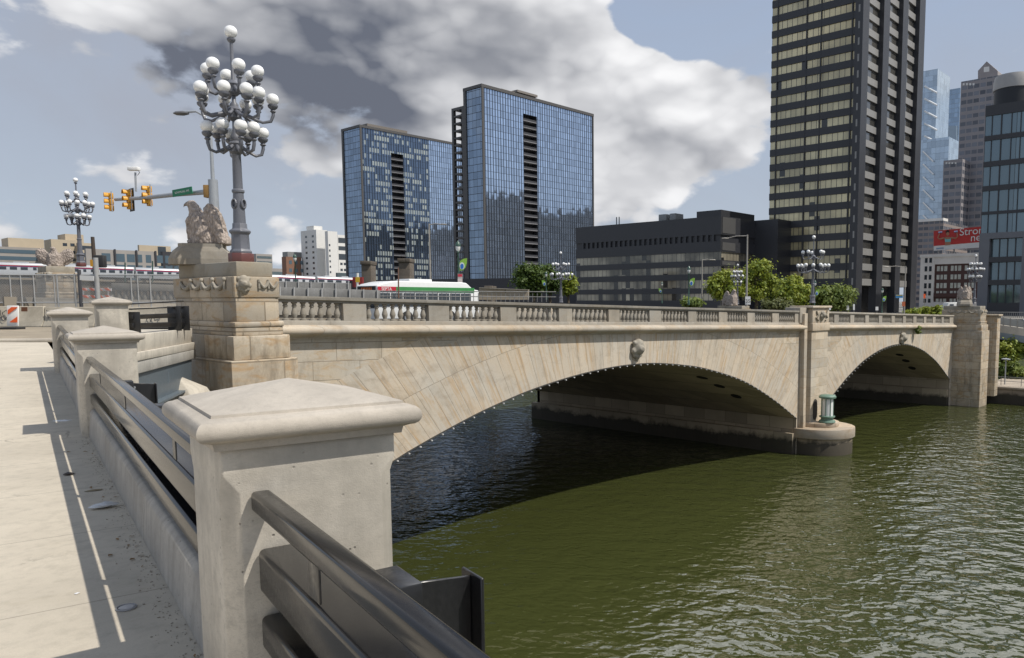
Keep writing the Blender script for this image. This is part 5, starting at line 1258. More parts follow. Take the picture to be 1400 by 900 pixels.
# left skyline
def banded(label, Y, uW, uC, uE, vt, mat, n, fh, m2=M_winl, top=None, group=None, frac=0.55):
    t, X, xE, Y_, yB, zt = block(label, Y, uW, uC, uE, vt, mat, group=group)
    for k in range(n):
        b = MB(); b.box(X + 0.6, xE - 0.6, Y_ - 0.12, Y_ + 0.02, zt - fh * (k + 1) + 0.3, zt - fh * (k + 1) + 0.3 + fh * frac); b.obj('window', m2, t)
    return t, X, xE, Y_, yB, zt
t, X, xE, Y_, yB, zt = banded('long pale slab with continuous blue-grey window bands at the left edge', 560, -90, -60, 69, 334.5, M_greyc, 7, 3.9, M_winb)
b = MB(); b.box(atY(11, 330, 565).x, atY(60, 330, 565).x, 565, 580, zt, atY(30, 326, 565).z); b.obj('penthouse', M_cream, t)
t, X, xE, Y_, yB, zt = block('cream apartment block with a taller stair head behind the far left lamp', 540, 60, 69.5, 107, 327, M_cream)
b = MB(); b.box(atY(89, 322, 545).x, atY(114, 322, 545).x, 545, 560, zt - 8, atY(100, 320.5, 545).z); b.obj('penthouse', M_cream, t)
wall_grid(t, (X, Y_ - 0.02), (1, 0, 0), [(5.5 + 3.7 * i, 7.6 + 3.7 * i) for i in range(4)], [(zt - 3.6 - 4.3 * k, zt - 1.9 - 4.3 * k) for k in range(6)], M_win, out=Vector((0, -1, 0)))
t, X, xE, Y_, yB, zt = banded('cream block with dark window bands stepping down beside the far left lamp', 535, 104, 107, 128, 332, M_cream, 7, 4.2, M_win)
t, X, xE, Y_, yB, zt = block('grey modern mid-rise with square framed bays above the train', 430, 115, 117, 214, 340, M_greyc)
wall_grid(t, (X, Y_ - 0.02), (1, 0, 0), [(a, a + w) for a, w in ((6.3, 3.6), (12.3, 3.6), (16.8, 3.4), (21.2, 2.2), (25, 2.4), (30, 2.6), (34, 2.4), (37.6, 2.2), (41.6, 2.6))], [(zt - 5.6 - 5.2 * k, zt - 1.8 - 5.2 * k) for k in range(3)], M_winb, out=Vector((0, -1, 0)))
for a in (11.4, 20.6, 29.0, 40.6):
    b = MB(); b.box(X + a, X + a + 0.7, Y_ - 0.7, Y_ + 0.02, 9, zt + 0.3); b.obj('bay_frame', M_recess, t)
t, X, xE, Y_, yB, zt = block('cream penthouse block behind the grey mid-rise', 470, 188, 190, 233, 335, M_cream)
b = MB(); b.box(X + 9, X + 13, Y_ - 0.1, Y_ + 0.05, zt - 8, zt - 0.4); b.obj('window', M_win, t)
t, X, xE, Y_, yB, zt = block('dark grey narrow block beside the eagle pylon', 440, 219, 222, 243, 344, M_recess)
wall_grid(t, (X, Y_ - 0.02), (1, 0, 0), [(1 + 2.4 * i, 2 + 2.4 * i) for i in range(3)], [(zt - 6 - 5 * k, zt - 2 - 5 * k) for k in range(3)], M_winb, out=Vector((0, -1, 0)))

# --- right-hand towers
M_gran = m_granite_tower('grey_granite_tower', (0.27, 0.25, 0.255))
def west_block(label, X, uN, uS, vt, mat, name, cat, zb=9.0, depth=30, vref=None, mats_extra=None):
    """block whose west face fills uN..uS at the plane X"""
    p, q = atX(uN, vt, X), atX(uS, vt, X); zt = max(p.z, q.z) if vref is None else atX(vref, vt, X).z
    t = thing(name, label, cat, (X, q.y, zb)); b = MB()
    uvface(b, X, p.y, X, q.y, zb, zt); uvface(b, X, q.y, X + depth, q.y, zb, zt); uvface(b, X + depth, q.y, X + depth, p.y, zb, zt); uvface(b, X + depth, p.y, X, p.y, zb, zt)
    b.face([(X, p.y, zt), (X, q.y, zt), (X + depth, q.y, zt), (X + depth, p.y, zt)])
    b.obj('wall', mat, t, recalc=False); return t, X, q.y, p.y, zt
t, X, ya, yb_, zt = west_block('grey granite tower with a gabled diamond top and square pierced crown', 420, 1314, 1372, 112, M_gran, 'granite_tower', 'tower', vref=1314)
def pz(u, v, X): return atX(u, v, X)
b = MB(); X_ = 428
b.prism([pz(1337, 128, X_), pz(1337, 97, X_), pz(1349, 84, X_), pz(1364, 97, X_), pz(1364, 128, X_)], (14, 0, 0)); b.obj('gable', m_plain('granite_plain', (0.27, 0.25, 0.25), 0.8, scale=0.2), t)
b = MB(); b.prism([pz(1345, 99, X_ - 0.1), pz(1345, 92, X_ - 0.1), pz(1352.5, 91, X_ - 0.1), pz(1352.5, 98, X_ - 0.1)], (0.12, 0, 0)); b.obj('gable_window', M_whitec, t)
for u in (1317.5, 1322, 1326.5, 1331):
    b = MB(); b.prism([pz(u - 1.3, 117, 419.9), pz(u - 1.3, 114, 419.9), pz(u + 1.3, 113.6, 419.9), pz(u + 1.3, 116.6, 419.9)], (0.08, 0, 0)); b.obj('crown_opening', M_whitec, t)
t, X, ya, yb_, zt = west_block('lower grey granite tower with pierced crown, left of the gabled one', 410, 1290, 1316, 220, M_gran, 'granite_tower', 'tower', vref=1290)
for u in (1294, 1298, 1302, 1306.5):
    b = MB(); b.prism([pz(u - 1.2, 224.5, 409.9), pz(u - 1.2, 222.2, 409.9), pz(u + 1.2, 222, 409.9), pz(u + 1.2, 224, 409.9)], (0.08, 0, 0)); b.obj('crown_opening', M_whitec, t)
M_pale = m_glass_wall('pale_tower_glass', (0.50, 0.60, 0.70), 3.0, 4.2, 0.05, (0.30, 0.38, 0.46), hline=0.06, metal=0.55, rough=0.10, wob=0.004)
M_pale2 = m_glass_wall('blue_tower_glass', (0.36, 0.47, 0.60), 3.0, 4.2, 0.06, (0.25, 0.32, 0.40), hline=0.10, metal=0.55, rough=0.10, wob=0.004)
M_strut = m_plain('white_strut', (0.75, 0.77, 0.78), 0.4)
t, X, ya, yb_, zt = west_block('pale blue glass skyscraper with slanted white bracing behind the black tower', 640, 1250, 1282, 97, M_pale, 'glass_skyscraper', 'tower', vref=1266)
for i in range(5):
    v = 118 + 17 * i
    b = MB(); b.tube([atX(1264, v, 638.5), atX(1281, v + 9, 638.5)], 0.8, 6); b.obj('brace', M_strut, t)
t, X, ya, yb_, zt = west_block('lower pale glass block with diagonal white struts beside the black tower', 560, 1250, 1297.5, 190, M_pale, 'glass_block', 'building', vref=1275)
for i in range(6):
    v = 207 + 17.5 * i
    b = MB(); b.tube([atX(1262, v, 558.5), atX(1276, v + 14, 558.5)], 0.55, 6); b.obj('brace', M_strut, t)
t, X, ya, yb_, zt = west_block('hazy blue glass skyscraper in the gap beside the gabled granite tower', 760, 1270, 1313, 124, M_pale2, 'glass_skyscraper', 'tower', vref=1290)
b = MB(); b.prism([atX(1282, 172, 758), atX(1308, 172, 758), atX(1308, 260, 758), atX(1282, 260, 758)], (1.5, 0, 0)); b.obj('lower_bay', M_pale, t)
# round-topped tower
rt = thing('round_tower', 'curved pale tower top with blue windows at the right edge', 'tower', atD(1385, 200, 330))
cR = atD(1386, 130, 330); b = MB(); b.lathe([(7.6, 9), (7.6, cR.z + 1.8)], (cR.x, cR.y, 0), 32); b.obj('drum', m_glass_wall('drum_glass', (0.30, 0.45, 0.60), 2, 3.5, 0.1), rt, smooth=50)
b = MB(); b.lathe([(7.9, cR.z + 1.8), (7.9, cR.z + 5.4), (7.3, cR.z + 7.4), (0.1, cR.z + 7.6)], (cR.x, cR.y, 0), 32); b.obj('crown', m_plain('pale_crown', (0.34, 0.33, 0.315), 0.6, scale=0.3), rt, smooth=30)
# dark glass office at the right edge
M_offg = m_glass_wall('office_glass', (0.20, 0.26, 0.29), 2.6, 40, 0.03, (0.03, 0.03, 0.03), hline=0.0, metal=0.6, rough=0.06, wob=0.012)
OX = 150.0
of = thing('office_building', 'dark framed glass office building at the right edge', 'building', (OX, 30, GZ))
yA = atX(1343.5, 250, OX).y
def oz(v): return atX(1344, v, OX).z
b = MB(); b.box(OX + 0.5, OX + 30, -20, yA - 0.3, 9, oz(146)); b.obj('core', M_recess, of)
bands = [(146, 160), (187, 193.5), (222, 229), (255, 262), (290, 294)]
for va, vb in bands: b = MB(); b.box(OX - 0.15, OX + 0.6, -20, yA, oz(vb), oz(va)); b.obj('floor_band', M_bronze, of)
for (va, vb) in ((160, 187), (193.5, 222), (229, 255), (262, 290), (294, 320)):
    b = MB(); uvface(b, OX + 0.1, yA, OX + 0.1, -20, oz(vb), oz(va)); b.obj('glazing', M_offg, of, recalc=False)
    for u in (1353, 1366, 1379.5, 1392):
        y = atX(u, 250, OX).y; b = MB(); b.box(OX - 0.1, OX + 0.2, y - 0.06, y + 0.06, oz(vb), oz(va)); b.obj('mullion', M_bronze, of)
OG = 146.0
og = thing('office_podium', 'grey clad lower wing with big recessed windows under the glass office', 'building', (OG, 30, GZ))
M_grey2 = m_plain('slate_cladding', (0.135, 0.14, 0.155), 0.6, scale=0.3)
yA = atX(1338, 350, OG).y; yW = atX(1352, 350, OG).y; zg0 = 9.0
def gz(v): return atX(1345, v, OG).z
b = MB(); b.box(OG, OG + 3, yW, yA, zg0, gz(319)); b.obj('wall', M_grey2, og)
yR = atX(1397, 350, OG).y
for va, vb in ((319, 327), (352, 359), (383, 390), (414, 440)):
    b = MB(); b.box(OG + 0.02, OG + 3, yR, yW, gz(vb), gz(va)); b.obj('wall', M_bronze if va > 330 else M_grey2, og)
b = MB(); b.box(OG, OG + 3, -20, yR, zg0, gz(319)); b.obj('wall', M_grey2, og)
for va, vb in ((327, 352), (359, 383), (390, 414)):
    b = MB(); uvface(b, OG + 1.2, yW, OG + 1.2, yR, gz(vb), gz(va)); w_ = b.obj('window', M_offg, og, recalc=False)
    for u in (1363.5, 1374.5, 1385.5):
        y = atX(u, 350, OG).y; b = MB(); b.box(OG + 1.0, OG + 1.3, y - 0.07, y + 0.07, gz(vb), gz(va)); b.obj('mullion', M_bronze, w_)
# old brick and white-stone warehouse
BX = 215.0
bw = thing('brick_building', 'old white stone and dark brick building below the red billboard', 'building', (BX, 60, GZ))
M_wst = m_plain('pale_terracotta', (0.78, 0.75, 0.71), 0.8, scale=0.3); M_bst = m_plain('dark_red_brick', (0.10, 0.055, 0.05), 0.85, scale=0.5)
yl, yr_ = atX(1259, 350, BX).y, atX(1346, 350, BX).y
def bz(v): return atX(1300, v, BX).z
ys = lambda u: atX(u, 380, BX).y
b = MB(); b.box(BX + 0.4, BX + 25, yr_, yl, 8, bz(349)); b.obj('core', M_bst, bw)
b = MB(); b.box(BX - 0.1, BX + 0.6, ys(1277), yl, 8, bz(349)); b.obj('wall', M_wst, bw)
b = MB(); b.box(BX - 0.25, BX + 0.7, yr_, yl + 0.2, bz(351), bz(347)); b.obj('cornice', M_wst, bw)
b = MB(); b.box(BX + 0.0, BX + 0.6, yr_, ys(1277), bz(361), bz(351)); b.obj('wall', M_wst, bw)
for va, vb in ((401, 406), (413, 422)):
    b = MB(); b.box(BX - 0.05, BX + 0.6, yr_, ys(1277), bz(vb), bz(va)); b.obj('wall', M_wst if va > 410 else M_bst, bw)
rowsv = ((352, 358.5), (363.5, 370.5), (375.5, 382), (387, 394), (398, 404), (408.5, 414))
M_sash = m_plain('sash_window', (0.58, 0.60, 0.55), 0.2, var=0.35, scale=1.1)
for va, vb in rowsv:
    for u0, u1 in ((1264, 1267.5), (1270, 1273.5)): b = MB(); b.box(BX - 0.16, BX - 0.11, ys(u1), ys(u0), bz(vb), bz(va)); b.obj('window', M_win, bw)
    for u0, u1 in ((1280, 1294), (1299, 1313), (1318, 1332)):
        b = MB(); b.box(BX + 0.30, BX + 0.38, ys(u1), ys(u0), bz(vb), bz(va)); w_ = b.obj('window', M_sash, bw)
        for k in (1, 2):
            y = ys(u0) + (ys(u1) - ys(u0)) * k / 3; b = MB(); b.box(BX + 0.24, BX + 0.29, y - 0.12, y + 0.12, bz(vb), bz(va)); b.obj('mullion', M_bst, w_)
# small dark-brown block left of the billboard
t, X, ya, yb_, zt = west_block('narrow brown tower block left of the red billboard', 300, 1255, 1290, 303, m_granite_tower('brown_block_face', (0.30, 0.25, 0.23), 2.0, 2.2), 'building', 'building', vref=1270)
b = MB(); b.box(X - 0.3, X + 5, ya, yb_, zt, zt + 1.0); b.obj('parapet', M_wst, t)
# the billboard on the brick building's roof
bbX = 217.0
bl_ = thing('billboard', 'red billboard with a woman lifting dumbbells and white words', 'billboard', (bbX, 60, bz(347)))
M_red = m_plain('poster_red', (0.52, 0.045, 0.04), 0.5, var=0.04); M_skin = m_plain('poster_skin', (0.42, 0.20, 0.12), 0.6, var=0.05); M_teal = m_plain('poster_teal', (0.20, 0.50, 0.50), 0.6, var=0.04); M_hair = m_plain('poster_hair', (0.02, 0.015, 0.012), 0.6)
def bp(u, v, o=0.0): return atX(u, v, bbX - o)
b = MB(); b.prism([bp(1276.5, 316), bp(1372, 307), bp(1372, 336), bp(1276.5, 343)], (0.5, 0, 0)); b.obj('panel', M_wht, bl_)
b = MB(); b.prism([bp(1276.5, 316, 0.05), bp(1372, 307, 0.05), bp(1372, 328.5, 0.05), bp(1276.5, 336.5, 0.05)], (0.04, 0, 0)); b.obj('red_field', M_red, bl_)
b = MB(); b.prism([bp(1280, 339.2, 0.06), bp(1290, 338.4, 0.06), bp(1290, 340.2, 0.06), bp(1280, 341, 0.06)], (0.05, 0, 0)); b.obj('small_print', m_plain('print_grey', (0.25, 0.33, 0.45), 0.6), bl_)
f = MB()
f.prism([bp(u, v, 0.10) for u, v in ((1290.5, 325.5), (1293.5, 324.0), (1298, 324.2), (1301, 325.0), (1300, 329), (1299.2, 335), (1292, 335.6), (1291.8, 329))], (0.05, 0, 0))
for s in (((1291.5, 325.5), (1284.5, 327.2), (1282.2, 325.2), (1284.8, 318.8)), ((1300.5, 325.2), (1306.5, 326), (1309.2, 323.5), (1308, 317.3))):
    f.tube([bp(u, v, 0.12) for u, v in s], [0.24, 0.22, 0.2, 0.14], 6)
f.prism([bp(1295.7 + 2.1 * math.cos(a), 319.6 + 2.9 * math.sin(a), 0.14) for a in [k * math.pi / 6 for k in range(12)]], (0.05, 0, 0))
f.obj('pictured_woman', M_skin, bl_)
f = MB(); f.prism([bp(u, v, 0.17) for u, v in ((1291.6, 325.4), (1293, 327.2), (1298.4, 327), (1299.9, 325), (1299.9, 330.6), (1292, 331.2))], (0.03, 0, 0)); f.obj('pictured_top', M_teal, bl_)
f = MB(); f.prism([bp(u, v, 0.17) for u, v in ((1293.2, 319.5), (1293, 316.6), (1295, 314.8), (1297.5, 315.4), (1298.2, 318.8), (1296.6, 317.3), (1294.6, 317.4))], (0.03, 0, 0)); f.obj('pictured_hair', M_hair, bl_)
f = MB()
for u0, u1, v in ((1283, 1288, 317.6), (1304.5, 1309.3, 316.6)): f.tube([bp(u0, v + 0.6, 0.2), bp(u1, v, 0.2)], [0.22, 0.22], 6)
f.obj('pictured_dumbbells', m_plain('poster_blue', (0.22, 0.28, 0.45), 0.5), bl_)
def wr(s, u, v, size, parent, X, mat, slant=0.0):
    me = text_mesh(s, size, 0.02); d = (bp(1360, 308) - bp(1290, 315)).normalized()
    me.transform(frame_mat(bp(u, v, 0.16), Vector((0, -1, d.z / max(abs(d.y), 1e-3) * 1.0)), UZ)); me.materials.append(mat); return link('lettering', me, parent)
wr('Strong', 1331.5, 316.2, 2.75, bl_, bbX, M_wht); wr('ne', 1334, 325.2, 2.75, bl_, bbX, M_wht)
for k in range(4):
    y = bp(1282 + 22 * k, 340).y; MB().box(bbX + 0.1, bbX + 0.5, y - 0.15, y + 0.15, bz(347) - 0.2, bp(1282 + 22 * k, 341).z).obj('support', M_ac, bl_)
# low white kiosk below the brick building
# ================================================================== trains, bus
M_steel = m_metal('train_steel', (0.50, 0.51, 0.52), 0.35, 0.3, 0, 0.06)
M_tred = m_plain('train_red', (0.40, 0.02, 0.04), 0.5); M_tblue = m_plain('train_blue', (0.05, 0.07, 0.25), 0.5)
M_tdk = m_plain('train_underside', (0.06, 0.045, 0.035), 0.8)
def train_car(label, A, B, h, group, k_win, cab=False):
    """one coach from A to B (floor line), facing the viewer"""
    t = thing('train_coach', label, 'train', (A + B) / 2, group); ax = (B - A).normalized(); L = (B - A).length; out = ax.cross(UZ).normalized()
    if out.dot(FH) > 0: out = -out
    P = lambda a, z, o=0.0: A + ax * a + UZ * z + out * o
    b = MB(); prof = [(0, 0), (0, h * 0.80), (-0.25, h * 0.93), (-0.9, h), (-2.1, h), (-2.75, h * 0.93), (-3.0, h * 0.80), (-3.0, 0)]
    b.rings([[P(a, z, o) for o, z in prof] for a in (0.1, L - 0.1)]); b.obj('body', M_steel, t, bevel=0.05, segs=1)
    b = MB(); b.prism([P(0.15, h * 0.70, 0.02), P(L - 0.15, h * 0.70, 0.02), P(L - 0.15, h * 0.78, 0.02), P(0.15, h * 0.78, 0.02)], out * 0.03); b.obj('stripe', M_tred, t)
    b = MB(); b.prism([P(0.15, h * 0.665, 0.02), P(L - 0.15, h * 0.665, 0.02), P(L - 0.15, h * 0.695, 0.02), P(0.15, h * 0.695, 0.02)], out * 0.03); b.obj('stripe', M_tblue, t)
    for i in range(k_win):
        a = L * (i + 0.5) / k_win; w = L / k_win * (0.33 if i % 4 != 3 else 0.16)
        b = MB(); b.prism([P(a - w, h * 0.42, 0.02), P(a + w, h * 0.42, 0.02), P(a + w, h * 0.63, 0.02), P(a - w, h * 0.63, 0.02)], out * 0.03); b.obj('window', M_win, t)
    b = MB(); b.prism([P(1, -0.5, -0.4), P(L - 1, -0.5, -0.4), P(L - 1, 0, -0.4), P(1, 0, -0.4)], out * -2.0); b.obj('underframe', M_tdk, t)
    for a in (3.0, L - 3.0):
        b = MB(); b.prism([P(a - 1.5, -1.0, -0.3), P(a + 1.5, -1.0, -0.3), P(a + 1.5, -0.4, -0.3), P(a - 1.5, -0.4, -0.3)], out * -2.2); b.obj('bogie', M_tdk, t)
    b = MB(); b.prism([P(L * 0.2, h, -1.0), P(L * 0.3, h, -1.0), P(L * 0.3, h + 0.35, -1.0), P(L * 0.2, h + 0.35, -1.0)], out * -1); b.prism([P(L * 0.6, h, -1.0), P(L * 0.75, h, -1.0), P(L * 0.75, h + 0.3, -1.0), P(L * 0.6, h + 0.3, -1.0)], out * -1); b.obj('roof_gear', M_steel, t)
    return t
TG = 'coaches of the trains on the viaduct'
def car_px(label, u0, v0, u1, v1, vtop, d0, d1, kw): A = atD(u0, v0, d0); B = atD(u1, v1, d1); train_car(label, A, B, atD(u0, vtop, d0).z - A.z, TG, kw)
car_px('steel train coach at the left edge, partly behind the spread-winged eagle', -64, 373.5, 70, 377, 356.5, 196, 204, 9)
car_px('steel train coach with red stripe right of the spread-winged eagle', 72, 377, 184, 380.5, 361, 204, 212, 9)
car_px('last steel train coach, running in behind the eagle pylon', 186, 380.5, 290, 384, 365.5, 212, 222, 8)
car_px('pale train coach between the eagle pylon and the white slab building', 330, 388, 432, 392, 373.5, 215, 225, 9)
car_px('pale train coach end passing below the white blocks', 434, 391, 492, 393, 377.5, 225, 232, 5)
# viaduct under the trains: retaining wall with darker recesses
vd = thing('railway_viaduct', 'dark brown railway viaduct wall carrying the trains', 'viaduct', atD(100, 390, 205))
b = MB(); A, B = atD(-120, 378.5, 192), atD(300, 388, 222); b.prism([A, B, Vector((B.x, B.y, 9)), Vector((A.x, A.y, 9))], FH * 6); b.obj('wall', m_stone('viaduct_stone', (0.17, 0.13, 0.09), 2.5, 1.0, False, 0.3, 0.6), vd)
b = MB(); A, B = atD(-120, 376.5, 191.5), atD(300, 386, 221.5); b.prism([A, B, B - UZ * 0.5, A - UZ * 0.5], FH * 1.0); b.obj('coping', m_plain('viaduct_coping', (0.33, 0.27, 0.2), 0.8), vd)
vd = thing('railway_embankment', 'grey embankment wall below the pale train coaches', 'wall', atD(420, 400, 215))
b = MB(); A, B = atD(300, 389, 212), atD(500, 394.5, 234); b.prism([A, B, Vector((B.x, B.y, 9)), Vector((A.x, A.y, 9))], FH * 6); b.obj('wall', M_greyc, vd)
# grey fence/guard panels above the parapet
M_guard = m_concrete('guard_grey', (0.21, 0.21, 0.205), 1.0, 0.8, True, pits=False)
gf = thing('guard_fence', 'grey panelled guard fence along the roadway above the balusters', 'fence', atY(500, 400, 44))
b = MB(); b.prism([atY(362, 392, 40), atY(520, 397, 40), atY(520, 410, 40), atY(362, 410, 40)], (0, 0.12, 0)); b.obj('panel', M_guard, gf, bevel=0.01)
b = MB(); b.prism([atY(370, 384.5, 52), atY(480, 387.5, 52), atY(480, 396, 52), atY(370, 394, 52)], (0, 0.1, 0)); b.obj('panel', M_guard, gf)
for k in range(9):
    p, q = atY(364 + 19 * k, 391.5 + 0.6 * k, 39.9), atY(364 + 19 * k, 410, 39.9); MB().tube([p, q], 0.05, 5).obj('post', M_galv, gf)
for k in range(7):
    p, q = atY(374 + 17 * k, 383.5 + 0.5 * k, 51.9), atY(374 + 17 * k, 396, 51.9); MB().tube([p, q], 0.05, 5).obj('post', M_galv, gf)
for i in range(40):
    u = 505 + i * 6.2; p, q = atY(u, 400 + 0.006 * (u - 500), 42), atY(u, 413, 42); MB().tube([p, q], 0.022, 4).obj('bar', M_guard, gf)
for v in (398, 405):
    p, q = atY(505, v, 42), atY(760, v + 1.2, 42); MB().tube([p, q], 0.03, 5).obj('rail', M_guard, gf)

# bus
def bus():
    yb = 48.0; x0 = atY(515, 400, yb).x; x1 = atY(655, 400, yb).x; zt_ = atY(560, 384.5, yb).z; zb_ = zt_ - 3.1
    t = thing('city_bus', 'white city bus with red and green bands crossing the bridge', 'bus', ((x0 + x1) / 2, yb, zb_))
    M_bw = m_plain('bus_white', (0.72, 0.73, 0.72), 0.3, var=0.05); M_gr = m_plain('bus_green', (0.05, 0.24, 0.07), 0.4); M_rd = m_plain('bus_red', (0.45, 0.02, 0.04), 0.4)
    zs = lambda v: atY(575, v, yb).z
    b = MB(); prof = [(x0, zb_ + 0.4), (x0, zb_ + 1.3), (x0 + 0.05, zt_ - 0.36), (x0 + 0.35, zt_ - 0.22), (x0 + 1.1, zt_ - 0.06), (x0 + 1.6, zt_), (x1 - 1.6, zt_ + 0.0), (x1 - 1.2, zt_ - 0.05), (x1 - 0.6, zt_ - 0.5), (x1, zt_ - 0.62), (x1, zb_ + 0.4)]
    b.prism([(x, yb, z) for x, z in prof], (0, 2.6, 0)); b.obj('body', M_bw, t, bevel=0.08, segs=3)
    def strip(xa, xb, za, zz, m, nm, o=0.03): b = MB(); b.box(xa, xb, yb - o - 0.02, yb - o + 0.01, za, zz); return b.obj(nm, m, t)
    xs = lambda u: atY(u, 395, yb).x
    g = zt_ - 0.74
    strip(xs(516), xs(541), g - 0.02, g + 0.32, M_rd, 'red_band'); strip(xs(541.2), x1 - 0.5, g - 0.02, g + 0.32, M_gr, 'green_band')
    b = MB(); b.box(x0 - 0.03, x0 + 0.12, yb + 0.18, yb + 2.42, g - 0.02, g + 0.36); b.obj('destination_board', M_blk, t, bevel=0.03)
    b = MB(); b.box(x0 - 0.02, x0 + 0.10, yb + 0.15, yb + 2.45, g - 1.2, g - 0.06); b.obj('windscreen', M_win, t, bevel=0.03)
    ob = MB(); p0 = x0 + 0.45
    for k in range(7): ob.box(x0 - 0.045, x0 - 0.035, yb + 0.55 + k * 0.2, yb + 0.67 + k * 0.2, g + 0.08, g + 0.26)
    ob.obj('destination_dots', m_plain('amber_dots', (0.6, 0.14, 0.02), 0.5), t)
    nw = 8
    for i in range(nw):
        xa = xs(516) + (x1 - 0.8 - xs(516)) * i / nw; strip(xa + 0.05, xa + (x1 - 0.8 - xs(516)) / nw - 0.05, g - 1.05, g - 0.12, M_win, 'window')
    for xw in (x0 + 2.4, x1 - 2.8):
        w = MB(); w.tube([(xw, yb - 0.04, zb_ + 0.48), (xw, yb + 0.25, zb_ + 0.48)], 0.48, 18); wh = w.obj('wheel', M_blk, t, smooth=50)
        w = MB(); w.tube([(xw, yb - 0.06, zb_ + 0.48), (xw, yb - 0.03, zb_ + 0.48)], 0.25, 12); w.obj('rim', M_bolt, wh)
    def lt(s, u, size, m, w_=1.0):
        me = text_mesh(s, size, 0.006); me.transform(frame_mat((xs(u), yb - 0.055, g + 0.15), (1, 0, 0), UZ)); me.materials.append(m); link('lettering', me, t)
    lt('SEPTA', 528, 0.30, M_wht); lt('SEPTA', 0, 0.1, M_wht) if False else None
    b = MB(); b.box(x0 + 3, x1 - 4, yb + 0.5, yb + 2.1, zt_, zt_ + 0.18); b.obj('roof_housing', M_bw, t, bevel=0.05)
bus()
# ================================================================== street lamps with leaf banners, poles, signals
M_green = m_metal('lamp_green', (0.03, 0.075, 0.055), 0.45, 0.0, 0.2)
M_lens = m_plain('lantern_lens', (0.62, 0.63, 0.60), 0.25, var=0.05)
M_leafg = m_plain('banner_green', (0.22, 0.42, 0.05), 0.6, var=0.05); M_bblue = m_plain('banner_blue', (0.02, 0.13, 0.42), 0.6, var=0.05); M_bwhite = m_plain('banner_white', (0.6, 0.66, 0.6), 0.6, var=0.04)
LGp = 'green lantern posts on the bridge'
def lantern_post(label, u, vt, vb, dep, banner=0, dark=False):
    base = atD(u, vb, dep); top = atD(u, vt, dep).z; H = top - base.z; k = H / 5.0
    t = thing('lantern_post', label, 'street lamp', base, LGp); m = M_green
    MB().lathe([(0.16 * k, 0), (0.16 * k, 0.5 * k), (0.09 * k, 0.62 * k), (0.065 * k, 3.9 * k), (0.13 * k, 3.98 * k), (0.10 * k, 4.08 * k)], base, 8).obj('post', m, t, smooth=45)
    MB().lathe([(0.10 * k, 4.06 * k), (0.20 * k, 4.25 * k), (0.21 * k, 4.50 * k), (0.19 * k, 4.54 * k)], base, 10).obj('lens', M_lens if not dark else M_globe, t, smooth=45)
    MB().lathe([(0.24 * k, 4.50 * k), (0.25 * k, 4.58 * k), (0.17 * k, 4.80 * k), (0.06 * k, 4.92 * k), (0.03 * k, 5.0 * k)], base, 10).obj('cap', m, t, smooth=45)
    if banner:
        s = banner; lat = RH
        def Q(a, b, o=0.0): return base + lat * (a * s * k) + UZ * (b * k) - FH * o
        out = [(0.10, 2.35), (0.40, 2.40), (0.62, 2.62), (0.74, 3.0), (0.78, 3.45), (0.50, 3.42), (0.20, 3.25), (0.10, 3.0)]
        b = MB(); b.prism([Q(*p) for p in out], FH * 0.04); bo = b.obj('banner', M_leafg, t)
        b = MB(); b.prism([Q(0.33 + 0.23 * math.cos(a), 2.78 + 0.32 * math.sin(a), 0.02) for a in [q * math.pi / 6 for q in range(12)]], FH * 0.01); b.obj('emblem', M_bwhite, bo)
        b = MB(); b.prism([Q(0.33 + 0.15 * math.cos(a), 2.74 + 0.24 * math.sin(a), 0.04) for a in [q * math.pi / 6 for q in range(12)]], FH * 0.01); b.obj('emblem', M_bblue, bo)
    return t
lantern_post('tall green lantern post with leaf banner standing in front of the twin glass towers', 627.5, 329, 407, 62, 1)
lantern_post('green lantern post with leaf banner in front of the round dark green tree', 747, 371, 410, 105, -1)
lantern_post('small green lantern post in front of the low black block', 905, 385, 415, 128, -1)
lantern_post('green lantern post with leaf banner to the right, before the low black block', 941.5, 363.5, 417, 92, 1)
lantern_post('green lantern post with leaf banner directly behind the river pier lamp', 1113.5, 383, 424, 104, 1)
lantern_post('green lantern post with leaf banner at the foot of the tall black tower', 1205.5, 393.5, 430, 118, 1)
lantern_post('dark lantern post next to the brown brick block', 405, 347, 402, 70, 0)
# the leaf banner partly hidden at the lamp left of the white building
M_pole = m_metal('steel_pole', (0.30, 0.28, 0.25), 0.5, 0.2, 0, 0.15)
def cobra(label, u, vt, vb, dep, arm, droop=0.0, lv=None):
    base = atD(u, vb, dep); z = atD(u, vt, dep).z; k = (z - base.z)
    t = thing('cobra_lamp', label, 'street lamp', base, 'tall plain poles with arm lamps')
    MB().tube([base, Vector((base.x, base.y, z))], [0.011 * k + 0.05, 0.006 * k + 0.04], 8).obj('pole', M_pole, t, smooth=60)
    tip = atD(u + arm, lv if lv else vt + 1.0, dep)
    MB().tube([Vector((base.x, base.y, z - 0.15)), (Vector((base.x, base.y, z)) + tip) / 2 + UZ * 0.05, tip], [0.06, 0.05, 0.045], 6).obj('arm', M_pole, t, smooth=60)
    d = (tip - Vector((base.x, base.y, tip.z))).normalized(); b = MB(); b.rings([[tip + d * a + UZ.cross(d) * w * math.cos(q) + UZ * h * math.sin(q) for q in [e * math.pi / 4 for e in range(8)]] for a, w, h in ((-0.35, 0.08, 0.05), (0.0, 0.16, 0.09), (0.4, 0.14, 0.07), (0.55, 0.04, 0.03))]); b.obj('lamp_head', M_pole, t, smooth=50)
    return t
cobra('plain pole with a lamp arm to the right in front of the shorter glass tower', 588.5, 306, 392, 95, 16)
cobra('plain pole with a short lamp arm before the middle of the low black block', 959.5, 354.5, 418, 120, 14)
